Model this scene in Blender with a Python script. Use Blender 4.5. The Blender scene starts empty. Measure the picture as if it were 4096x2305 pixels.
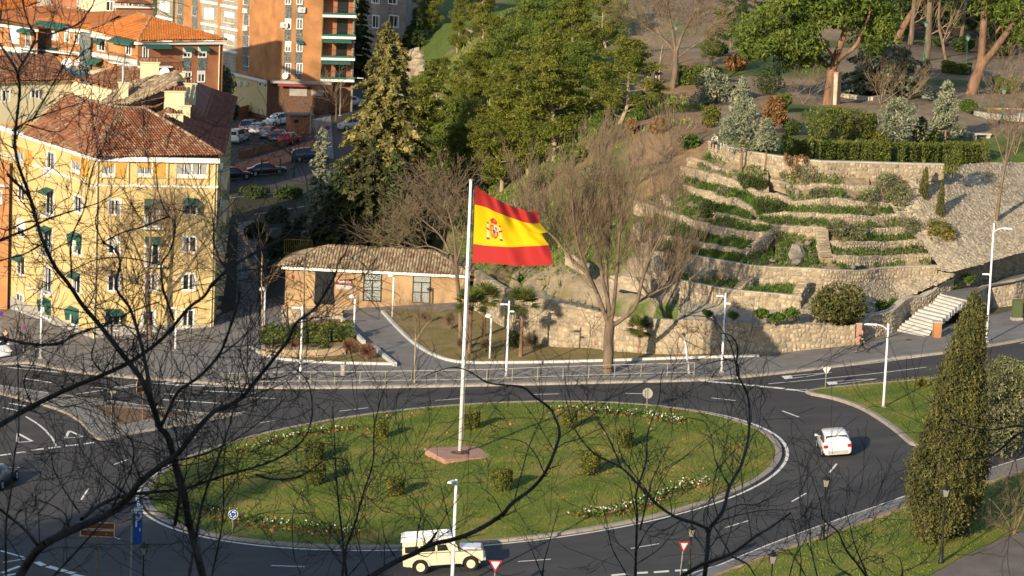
import bpy,bmesh,math,random
import numpy as np
from mathutils import Vector,Matrix,Euler
from mathutils.geometry import tessellate_polygon
# ---------------------------------------------------------------- camera, light, exposure
W0,H0=2576,1450
CF,CP,CR,CH=7650.0,0.149,0.0425,39.75
_R0=np.array([1.,0,0]);_U0=np.array([0,math.sin(CP),math.cos(CP)]);_F=np.array([0,math.cos(CP),-math.sin(CP)])
_R=_R0*math.cos(CR)+_U0*math.sin(CR);_U=-_R0*math.sin(CR)+_U0*math.cos(CR)
scene=bpy.context.scene
COL=scene.collection
cam_d=bpy.data.cameras.new('camera');cam=bpy.data.objects.new('camera',cam_d);COL.objects.link(cam)
cam.matrix_world=Matrix(((_R[0],_U[0],-_F[0],0),(_R[1],_U[1],-_F[1],0),(_R[2],_U[2],-_F[2],CH),(0,0,0,1)))
cam_d.sensor_width=36;cam_d.lens=CF/W0*36
cam_d.clip_start=1;cam_d.clip_end=9000
cam_d.dof.use_dof=True;cam_d.dof.focus_distance=200;cam_d.dof.aperture_fstop=6.3
scene.camera=cam
SUN_AZ,SUN_EL=math.radians(29),math.radians(16.5)
world=bpy.data.worlds.new('World');scene.world=world;world.use_nodes=True
wn=world.node_tree.nodes;wl=world.node_tree.links
bg=wn.get('Background')or wn.new('ShaderNodeBackground')
sky=wn.new('ShaderNodeTexSky');sky.sky_type='NISHITA';sky.sun_disc=False
sky.sun_elevation=SUN_EL;sky.sun_rotation=math.pi+SUN_AZ;sky.altitude=500
sky.dust_density=1.0;sky.air_density=1.0
wl.new(sky.outputs[0],bg.inputs[0]);bg.inputs[1].default_value=0.10
out=wn.get('World Output')or wn.new('ShaderNodeOutputWorld');wl.new(bg.outputs[0],out.inputs[0])
sun_d=bpy.data.lights.new('sun','SUN');sun=bpy.data.objects.new('sun',sun_d);COL.objects.link(sun)
sun_d.energy=3.7;sun_d.angle=math.radians(0.55);sun_d.color=(1.0,0.83,0.60)
_sd=Vector((math.sin(SUN_AZ)*math.cos(SUN_EL),math.cos(SUN_AZ)*math.cos(SUN_EL),-math.sin(SUN_EL)))
sun.rotation_euler=_sd.to_track_quat('-Z','Y').to_euler()
scene.view_settings.view_transform='Standard';scene.view_settings.look='None'
scene.view_settings.exposure=0.95;scene.view_settings.gamma=1.0
scene.view_settings.use_curve_mapping=False
scene.render.engine='CYCLES'
try:
 scene.cycles.use_denoising=True
 scene.cycles.max_bounces=5;scene.cycles.diffuse_bounces=3;scene.cycles.glossy_bounces=2
 scene.cycles.transmission_bounces=3;scene.cycles.transparent_max_bounces=6
except Exception:
 pass
# ---------------------------------------------------------------- geometry of the place
GX,GY,CX,CY=.109,.0133,-2.63,187.5
RAB=19.95
def ray(u,v):return _F+((u-W0/2)/CF)*_R-((v-H0/2)/CF)*_U
def plane_z(x,y):return GX*(x-CX)+GY*(y-CY)
def at(u,v,z):
 d=ray(u,v);t=(z-CH)/d[2];return Vector((d[0]*t,d[1]*t,z))
def aty(u,v,y):
 d=ray(u,v);t=y/d[1];return Vector((d[0]*t,y,CH+d[2]*t))
def PL(u,v,dz=0.0):
 d=ray(u,v);k=dz
 t=(CH-k+GX*CX+GY*CY)/(GX*d[0]+GY*d[1]-d[2])
 return Vector((d[0]*t,d[1]*t,CH+d[2]*t))
def tile(ox,oy,k):
 return lambda*pts:[(ox/1.59006+x/k,oy/1.59006+y/k)for x,y in pts]
TA=tile(0,0,4);TB=tile(1024,0,4);TC=tile(2048,0,4);TD=tile(3072,0,4)
TE=tile(0,576,4);TF=tile(1024,576,4);TG=tile(2048,576,4);TH=tile(3072,576,4)
TI=tile(0,1152,4);TJ=tile(1024,1152,4);TK=tile(2048,1152,4);TL=tile(3072,1152,4)
TM=tile(0,1728,4);TN=tile(1024,1728,4);TO=tile(2048,1728,4);TP=tile(3072,1728,4)
T1=tile(2464,540,4.741);T2=tile(3200,600,4.741);T3=tile(2464,940,4.741);T4=tile(3200,940,4.741);T5=tile(1800,900,4.741)
# ---------------------------------------------------------------- object helpers
def link(o,parent=None):
 COL.objects.link(o)
 if parent is not None:o.parent=parent
 return o
def tag(o,label=None,cat=None,group=None,kind=None):
 if label:o['label']=label
 if cat:o['category']=cat
 if group:o['group']=group
 if kind:o['kind']=kind
 return o
def thing(name,label,cat,loc=(0,0,0),rz=0.0,group=None):
 o=bpy.data.objects.new(name,None);o.empty_display_size=.2
 o.location=loc;o.rotation_euler=(0,0,rz)
 link(o);return tag(o,label,cat,group,'thing')
class MB:
 """collects faces, then links them as one mesh object"""
 def __init__(s):s.v=[];s.f=[]
 def quad(s,a,b,c,d):
  n=len(s.v);s.v+=[tuple(a),tuple(b),tuple(c),tuple(d)];s.f.append((n,n+1,n+2,n+3));return s
 def poly(s,pts):
  n=len(s.v);s.v+=[tuple(p)for p in pts];s.f.append(tuple(range(n,n+len(pts))));return s
 def tess(s,pts):
  n=len(s.v);s.v+=[tuple(p)for p in pts]
  for t in tessellate_polygon([[Vector((p[0],p[1],0))for p in pts]]):
   a,b,c=t
   A,B,C=pts[a],pts[b],pts[c]
   if(B[0]-A[0])*(C[1]-A[1])-(B[1]-A[1])*(C[0]-A[0])<0:b,c=c,b
   s.f.append((n+a,n+b,n+c))
  return s
 def hexa(s,p):
  n=len(s.v);s.v+=[tuple(q)for q in p]
  s.f+=[(n+3,n+2,n+1,n),(n+4,n+5,n+6,n+7)]+[(n+i,n+(i+1)%4,n+4+(i+1)%4,n+4+i)for i in range(4)];return s
 def box(s,c,size,rz=0.0,taper=1.0):
  x,y,z=size[0]/2,size[1]/2,size[2]/2;ca,sa=math.cos(rz),math.sin(rz)
  P=[]
  for dz,k in((-z,1.0),(z,taper)):
   for dx,dy in((-x,-y),(x,-y),(x,y),(-x,y)):
    dx*=k;dy*=k
    P.append((c[0]+dx*ca-dy*sa,c[1]+dx*sa+dy*ca,c[2]+dz))
  return s.hexa(P)
 def bar(s,a,b,w,h=None,up=Vector((0,0,1))):
  a,b=Vector(a),Vector(b);d=(b-a)
  if d.length<1e-6:return s
  d.normalize();h=h or w
  sd=d.cross(up)
  if sd.length<1e-4:sd=d.cross(Vector((1,0,0)))
  sd.normalize();u2=sd.cross(d);sd*=w/2;u2*=h/2
  return s.hexa([a-sd-u2,a+sd-u2,a+sd+u2,a-sd+u2,b-sd-u2,b+sd-u2,b+sd+u2,b-sd+u2])
 def tube(s,pts,rad,n=6,cap=True):
  pts=[Vector(p)for p in pts];m=len(pts);base=len(s.v)
  if not hasattr(rad,'__len__'):rad=[rad]*m
  prev=None
  for i,p in enumerate(pts):
   d=(pts[min(i+1,m-1)]-pts[max(i-1,0)])
   if d.length<1e-9:d=Vector((0,0,1))
   d.normalize()
   if prev is None:x=d.orthogonal().normalized()
   else:
    x=prev-d*prev.dot(d)
    x=x.normalized()if x.length>1e-5 else d.orthogonal().normalized()
   prev=x;y=d.cross(x)
   for k in range(n):
    a=2*math.pi*k/n;s.v.append(tuple(p+(x*math.cos(a)+y*math.sin(a))*rad[i]))
  for i in range(m-1):
   for k in range(n):
    s.f.append((base+i*n+k,base+i*n+(k+1)%n,base+(i+1)*n+(k+1)%n,base+(i+1)*n+k))
  if cap:
   s.f.append(tuple(base+k for k in reversed(range(n))));s.f.append(tuple(base+(m-1)*n+k for k in range(n)))
  return s
 def lathe(s,c,prof,n=12):
  base=len(s.v);m=len(prof)
  for r,z in prof:
   for k in range(n):
    a=2*math.pi*k/n;s.v.append((c[0]+r*math.cos(a),c[1]+r*math.sin(a),c[2]+z))
  for i in range(m-1):
   for k in range(n):
    s.f.append((base+i*n+k,base+i*n+(k+1)%n,base+(i+1)*n+(k+1)%n,base+(i+1)*n+k))
  s.f.append(tuple(base+k for k in reversed(range(n))));s.f.append(tuple(base+(m-1)*n+k for k in range(n)))
  return s
 def prism(s,prof,y0,y1):
  n=len(s.v);m=len(prof)
  s.v+=[(x,y0,z)for x,z in prof]+[(x,y1,z)for x,z in prof]
  s.f.append(tuple(n+i for i in range(m)));s.f.append(tuple(n+m+i for i in reversed(range(m))))
  s.f+=[(n+i,n+m+i,n+m+(i+1)%m,n+(i+1)%m)for i in range(m)]
  return s
 def mesh(s,name,m,smooth=False):
  me=bpy.data.meshes.new(name);me.from_pydata(s.v,[],s.f)
  for q in(m if isinstance(m,(list,tuple))else[m]):me.materials.append(q)
  if smooth:me.polygons.foreach_set('use_smooth',[True]*len(me.polygons))
  me.update();return me
 def build(s,name,m,parent=None,smooth=False,fix=False):
  me=s.mesh(name,m,smooth)
  if fix:
   bm=bmesh.new();bm.from_mesh(me);bmesh.ops.recalc_face_normals(bm,faces=bm.faces);bm.to_mesh(me);bm.free()
  return link(bpy.data.objects.new(name,me),parent)
def inst(name,me,parent=None,loc=(0,0,0),rot=(0,0,0),sc=(1,1,1)):
 o=bpy.data.objects.new(name,me);o.location=loc;o.rotation_euler=rot;o.scale=sc
 return link(o,parent)
def np_mesh(name,V,F,m,smooth=False):
 V=np.asarray(V,np.float32);F=np.asarray(F,np.int32);k=F.shape[1]
 me=bpy.data.meshes.new(name);me.vertices.add(len(V));me.vertices.foreach_set('co',V.ravel())
 me.loops.add(F.size);me.loops.foreach_set('vertex_index',F.ravel())
 me.polygons.add(len(F));me.polygons.foreach_set('loop_start',np.arange(0,F.size,k,dtype=np.int32))
 try:me.polygons.foreach_set('loop_total',np.full(len(F),k,np.int32))
 except Exception:pass
 if smooth:me.polygons.foreach_set('use_smooth',np.ones(len(F),bool))
 me.materials.append(m);me.update(calc_edges=True);return me
def np_build(name,V,F,m,parent=None,smooth=False):
 return link(bpy.data.objects.new(name,np_mesh(name,V,F,m,smooth)),parent)
def copy_tree(o,parent=None):
 c=o.copy();COL.objects.link(c);c.parent=parent
 for ch in list(o.children):copy_tree(ch,c)
 return c
def resample(pts,n):
 P=np.array([tuple(p)for p in pts],float);d=np.r_[0,np.cumsum(np.linalg.norm(np.diff(P,axis=0),axis=1))]
 t=np.linspace(0,d[-1],n);return np.stack([np.interp(t,d,P[:,i])for i in range(P.shape[1])],1)
def plen(pts):
 P=np.array([tuple(p)for p in pts],float);return float(np.linalg.norm(np.diff(P,axis=0),axis=1).sum())
def smooth_line(pts,n=40):
 """Catmull-Rom through the points"""
 P=[np.array(p,float)for p in pts];P=[2*P[0]-P[1]]+P+[2*P[-1]-P[-2]];out=[]
 for i in range(1,len(P)-2):
  a,b,c,d=P[i-1:i+3]
  for t in np.linspace(0,1,8,endpoint=False):
   out.append(.5*((2*b)+(-a+c)*t+(2*a-5*b+4*c-d)*t*t+(-a+3*b-3*c+d)*t**3))
 out.append(P[-2]);return[tuple(q)for q in resample(out,n)]
# ---------------------------------------------------------------- materials
MATS={}
def mat(name,c1,c2=None,scale=1.0,rough=.8,bump=0.0,bscale=None,mode='noise',island=0.0,metal=0.0,spec=.3,coords='pos',c3=None,detail=6,transl=0.0,stretch=None,lo=.35,hi=.65,bdist=.02,imix=0.0):
 m=bpy.data.materials.new(name);m.use_nodes=True;nt=m.node_tree;N=nt.nodes;L=nt.links
 b=N.get('Principled BSDF');MATS[name]=m
 b.inputs['Roughness'].default_value=rough;b.inputs['Metallic'].default_value=metal
 b.inputs['Specular IOR Level'].default_value=spec
 def vec():
  if coords=='pos':g=N.new('ShaderNodeNewGeometry');o=g.outputs['Position']
  else:g=N.new('ShaderNodeTexCoord');o=g.outputs['Object']
  if stretch:
   mp=N.new('ShaderNodeMapping');L.new(o,mp.inputs[0]);mp.inputs['Scale'].default_value=stretch;o=mp.outputs[0]
  return o
 col=None
 if c2 is None and not island:
  b.inputs['Base Color'].default_value=(*c1,1)
 else:
  c2=c2 or c1
  v=vec()
  n=N.new('ShaderNodeTexNoise');n.inputs['Scale'].default_value=scale;n.inputs['Detail'].default_value=detail;n.inputs['Roughness'].default_value=.62
  L.new(v,n.inputs['Vector'])
  r=N.new('ShaderNodeValToRGB');fo=n.outputs[0]
  if imix:
   gi=N.new('ShaderNodeNewGeometry');oo=N.new('ShaderNodeObjectInfo');a_=N.new('ShaderNodeMath');a_.operation='ADD';L.new(gi.outputs['Random Per Island'],a_.inputs[0]);L.new(oo.outputs['Random'],a_.inputs[1])
   f_=N.new('ShaderNodeMath');f_.operation='FRACT';L.new(a_.outputs[0],f_.inputs[0])
   mr=N.new('ShaderNodeMapRange');L.new(f_.outputs[0],mr.inputs[0]);mr.inputs[3].default_value=-imix;mr.inputs[4].default_value=imix
   ad_=N.new('ShaderNodeMath');ad_.operation='ADD';L.new(n.outputs[0],ad_.inputs[0]);L.new(mr.outputs[0],ad_.inputs[1]);fo=ad_.outputs[0]
  L.new(fo,r.inputs[0])
  r.color_ramp.elements[0].position=lo;r.color_ramp.elements[0].color=(*c1,1)
  r.color_ramp.elements[1].position=hi;r.color_ramp.elements[1].color=(*c2,1)
  if c3:e=r.color_ramp.elements.new((lo+hi)/2);e.color=(*c3,1)
  col=r.outputs[0]
  if mode=='voronoi':
   vo=N.new('ShaderNodeTexVoronoi');vo.inputs['Scale'].default_value=bscale or scale;L.new(v,vo.inputs['Vector'])
   sep=N.new('ShaderNodeSeparateColor');L.new(vo.outputs['Color'],sep.inputs[0])
   rr=N.new('ShaderNodeMapRange');L.new(sep.outputs[0],rr.inputs[0]);rr.inputs[3].default_value=.62;rr.inputs[4].default_value=1.3
   mx=N.new('ShaderNodeVectorMath');mx.operation='SCALE';L.new(col,mx.inputs[0]);L.new(rr.outputs[0],mx.inputs['Scale']);col=mx.outputs[0]
  if island:
   g=N.new('ShaderNodeNewGeometry');oi=N.new('ShaderNodeObjectInfo')
   ad=N.new('ShaderNodeMath');ad.operation='ADD';L.new(g.outputs['Random Per Island'],ad.inputs[0]);L.new(oi.outputs['Random'],ad.inputs[1])
   fr=N.new('ShaderNodeMath');fr.operation='FRACT';L.new(ad.outputs[0],fr.inputs[0])
   rr=N.new('ShaderNodeMapRange');L.new(fr.outputs[0],rr.inputs[0]);rr.inputs[3].default_value=1-island;rr.inputs[4].default_value=1+island
   mx=N.new('ShaderNodeVectorMath');mx.operation='SCALE';L.new(col,mx.inputs[0]);L.new(rr.outputs[0],mx.inputs['Scale']);col=mx.outputs[0]
  L.new(col,b.inputs['Base Color'])
 if bump:
  v=vec()
  if mode=='voronoi':
   t=N.new('ShaderNodeTexVoronoi');t.feature='DISTANCE_TO_EDGE';o=t.outputs['Distance']
  else:
   t=N.new('ShaderNodeTexNoise');t.inputs['Detail'].default_value=5;o=t.outputs[0]
  t.inputs['Scale'].default_value=bscale or scale*3;L.new(v,t.inputs['Vector'])
  bp=N.new('ShaderNodeBump');bp.inputs['Strength'].default_value=bump;bp.inputs['Distance'].default_value=bdist
  L.new(o,bp.inputs['Height']);L.new(bp.outputs[0],b.inputs['Normal'])
 if transl:
  tr=N.new('ShaderNodeBsdfTranslucent');mxs=N.new('ShaderNodeMixShader');mxs.inputs[0].default_value=transl
  if col is not None:L.new(col,tr.inputs[0])
  else:tr.inputs[0].default_value=(*c1,1)
  o=N.get('Material Output');L.new(b.outputs[0],mxs.inputs[1]);L.new(tr.outputs[0],mxs.inputs[2]);L.new(mxs.outputs[0],o.inputs[0])
 return m
def brick_mat(name,c1,c2,mortar,w=.24,h=.07,wear=.25,axis='x',msz=.012):
 """brick courses in metres on vertical walls; runs along the wall by x+y"""
 m=bpy.data.materials.new(name);m.use_nodes=True;nt=m.node_tree;N=nt.nodes;L=nt.links;b=N.get('Principled BSDF');MATS[name]=m
 g=N.new('ShaderNodeNewGeometry');s=N.new('ShaderNodeSeparateXYZ');L.new(g.outputs['Position'],s.inputs[0])
 ns=N.new('ShaderNodeSeparateXYZ');L.new(g.outputs['True Normal'],ns.inputs[0])
 a1=N.new('ShaderNodeMath');a1.operation='ABSOLUTE';L.new(ns.outputs[1],a1.inputs[0])
 a2=N.new('ShaderNodeMath');a2.operation='ABSOLUTE';L.new(ns.outputs[0],a2.inputs[0])
 m1=N.new('ShaderNodeMath');m1.operation='MULTIPLY';L.new(s.outputs[0],m1.inputs[0]);L.new(a1.outputs[0],m1.inputs[1])
 m2=N.new('ShaderNodeMath');m2.operation='MULTIPLY_ADD';L.new(s.outputs[1],m2.inputs[0]);L.new(a2.outputs[0],m2.inputs[1]);L.new(m1.outputs[0],m2.inputs[2])
 cv=N.new('ShaderNodeCombineXYZ');L.new(m2.outputs[0],cv.inputs[0]);L.new(s.outputs[2],cv.inputs[1])
 br=N.new('ShaderNodeTexBrick');L.new(cv.outputs[0],br.inputs['Vector']);br.inputs['Scale'].default_value=1
 br.inputs['Brick Width'].default_value=w;br.inputs['Row Height'].default_value=h;br.inputs['Mortar Size'].default_value=msz
 br.inputs['Color1'].default_value=(*c1,1);br.inputs['Color2'].default_value=(*c2,1);br.inputs['Mortar'].default_value=(*mortar,1)
 n=N.new('ShaderNodeTexNoise');n.inputs['Scale'].default_value=.5;n.inputs['Detail'].default_value=6;L.new(g.outputs['Position'],n.inputs['Vector'])
 rr=N.new('ShaderNodeMapRange');L.new(n.outputs[0],rr.inputs[0]);rr.inputs[1].default_value=.3;rr.inputs[2].default_value=.7;rr.inputs[3].default_value=1-wear;rr.inputs[4].default_value=1+wear
 mx=N.new('ShaderNodeVectorMath');mx.operation='SCALE';L.new(br.outputs[0],mx.inputs[0]);L.new(rr.outputs[0],mx.inputs['Scale'])
 L.new(mx.outputs[0],b.inputs['Base Color']);b.inputs['Roughness'].default_value=.85;b.inputs['Specular IOR Level'].default_value=.2
 bp=N.new('ShaderNodeBump');bp.inputs['Strength'].default_value=.5;bp.inputs['Distance'].default_value=.01;bp.invert=True
 L.new(br.outputs['Fac'],bp.inputs['Height']);L.new(bp.outputs[0],b.inputs['Normal'])
 return m
def paver_mat(name,c1,c2,mortar,w,h,rot=.35,bump=.4):
 m=bpy.data.materials.new(name);m.use_nodes=True;nt=m.node_tree;N=nt.nodes;L=nt.links;b=N.get('Principled BSDF');MATS[name]=m
 g=N.new('ShaderNodeNewGeometry');mp=N.new('ShaderNodeMapping');L.new(g.outputs['Position'],mp.inputs[0]);mp.inputs['Rotation'].default_value=(0,0,rot)
 br=N.new('ShaderNodeTexBrick');L.new(mp.outputs[0],br.inputs['Vector']);br.inputs['Scale'].default_value=1
 br.inputs['Brick Width'].default_value=w;br.inputs['Row Height'].default_value=h;br.inputs['Mortar Size'].default_value=.012
 br.inputs['Color1'].default_value=(*c1,1);br.inputs['Color2'].default_value=(*c2,1);br.inputs['Mortar'].default_value=(*mortar,1)
 n=N.new('ShaderNodeTexNoise');n.inputs['Scale'].default_value=.6;n.inputs['Detail'].default_value=7;L.new(g.outputs['Position'],n.inputs['Vector'])
 rr=N.new('ShaderNodeMapRange');L.new(n.outputs[0],rr.inputs[0]);rr.inputs[1].default_value=.3;rr.inputs[2].default_value=.7;rr.inputs[3].default_value=.8;rr.inputs[4].default_value=1.2
 mx=N.new('ShaderNodeVectorMath');mx.operation='SCALE';L.new(br.outputs[0],mx.inputs[0]);L.new(rr.outputs[0],mx.inputs['Scale'])
 L.new(mx.outputs[0],b.inputs['Base Color']);b.inputs['Roughness'].default_value=.8
 bp=N.new('ShaderNodeBump');bp.inputs['Strength'].default_value=bump;bp.inputs['Distance'].default_value=.01;bp.invert=True
 L.new(br.outputs['Fac'],bp.inputs['Height']);L.new(bp.outputs[0],b.inputs['Normal'])
 return m
def attr_mat(name,rough=.9,bump=.5,bscale=6,var=.3,vscale=1.4):
 """base colour from the mesh's own 'ground' attribute, broken up by noise"""
 m=bpy.data.materials.new(name);m.use_nodes=True;nt=m.node_tree;N=nt.nodes;L=nt.links;b=N.get('Principled BSDF');MATS[name]=m
 a=N.new('ShaderNodeAttribute');a.attribute_name='ground'
 g=N.new('ShaderNodeNewGeometry')
 n=N.new('ShaderNodeTexNoise');n.inputs['Scale'].default_value=vscale;n.inputs['Detail'].default_value=8;n.inputs['Roughness'].default_value=.7;L.new(g.outputs['Position'],n.inputs['Vector'])
 rr=N.new('ShaderNodeMapRange');L.new(n.outputs[0],rr.inputs[0]);rr.inputs[1].default_value=.3;rr.inputs[2].default_value=.7;rr.inputs[3].default_value=1-var;rr.inputs[4].default_value=1+var
 mx=N.new('ShaderNodeVectorMath');mx.operation='SCALE';L.new(a.outputs[0],mx.inputs[0]);L.new(rr.outputs[0],mx.inputs['Scale'])
 L.new(mx.outputs[0],b.inputs['Base Color']);b.inputs['Roughness'].default_value=rough;b.inputs['Specular IOR Level'].default_value=.15
 n2=N.new('ShaderNodeTexNoise');n2.inputs['Scale'].default_value=bscale;n2.inputs['Detail'].default_value=6;L.new(g.outputs['Position'],n2.inputs['Vector'])
 bp=N.new('ShaderNodeBump');bp.inputs['Strength'].default_value=bump;bp.inputs['Distance'].default_value=.12;L.new(n2.outputs[0],bp.inputs['Height']);L.new(bp.outputs[0],b.inputs['Normal'])
 return m
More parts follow.
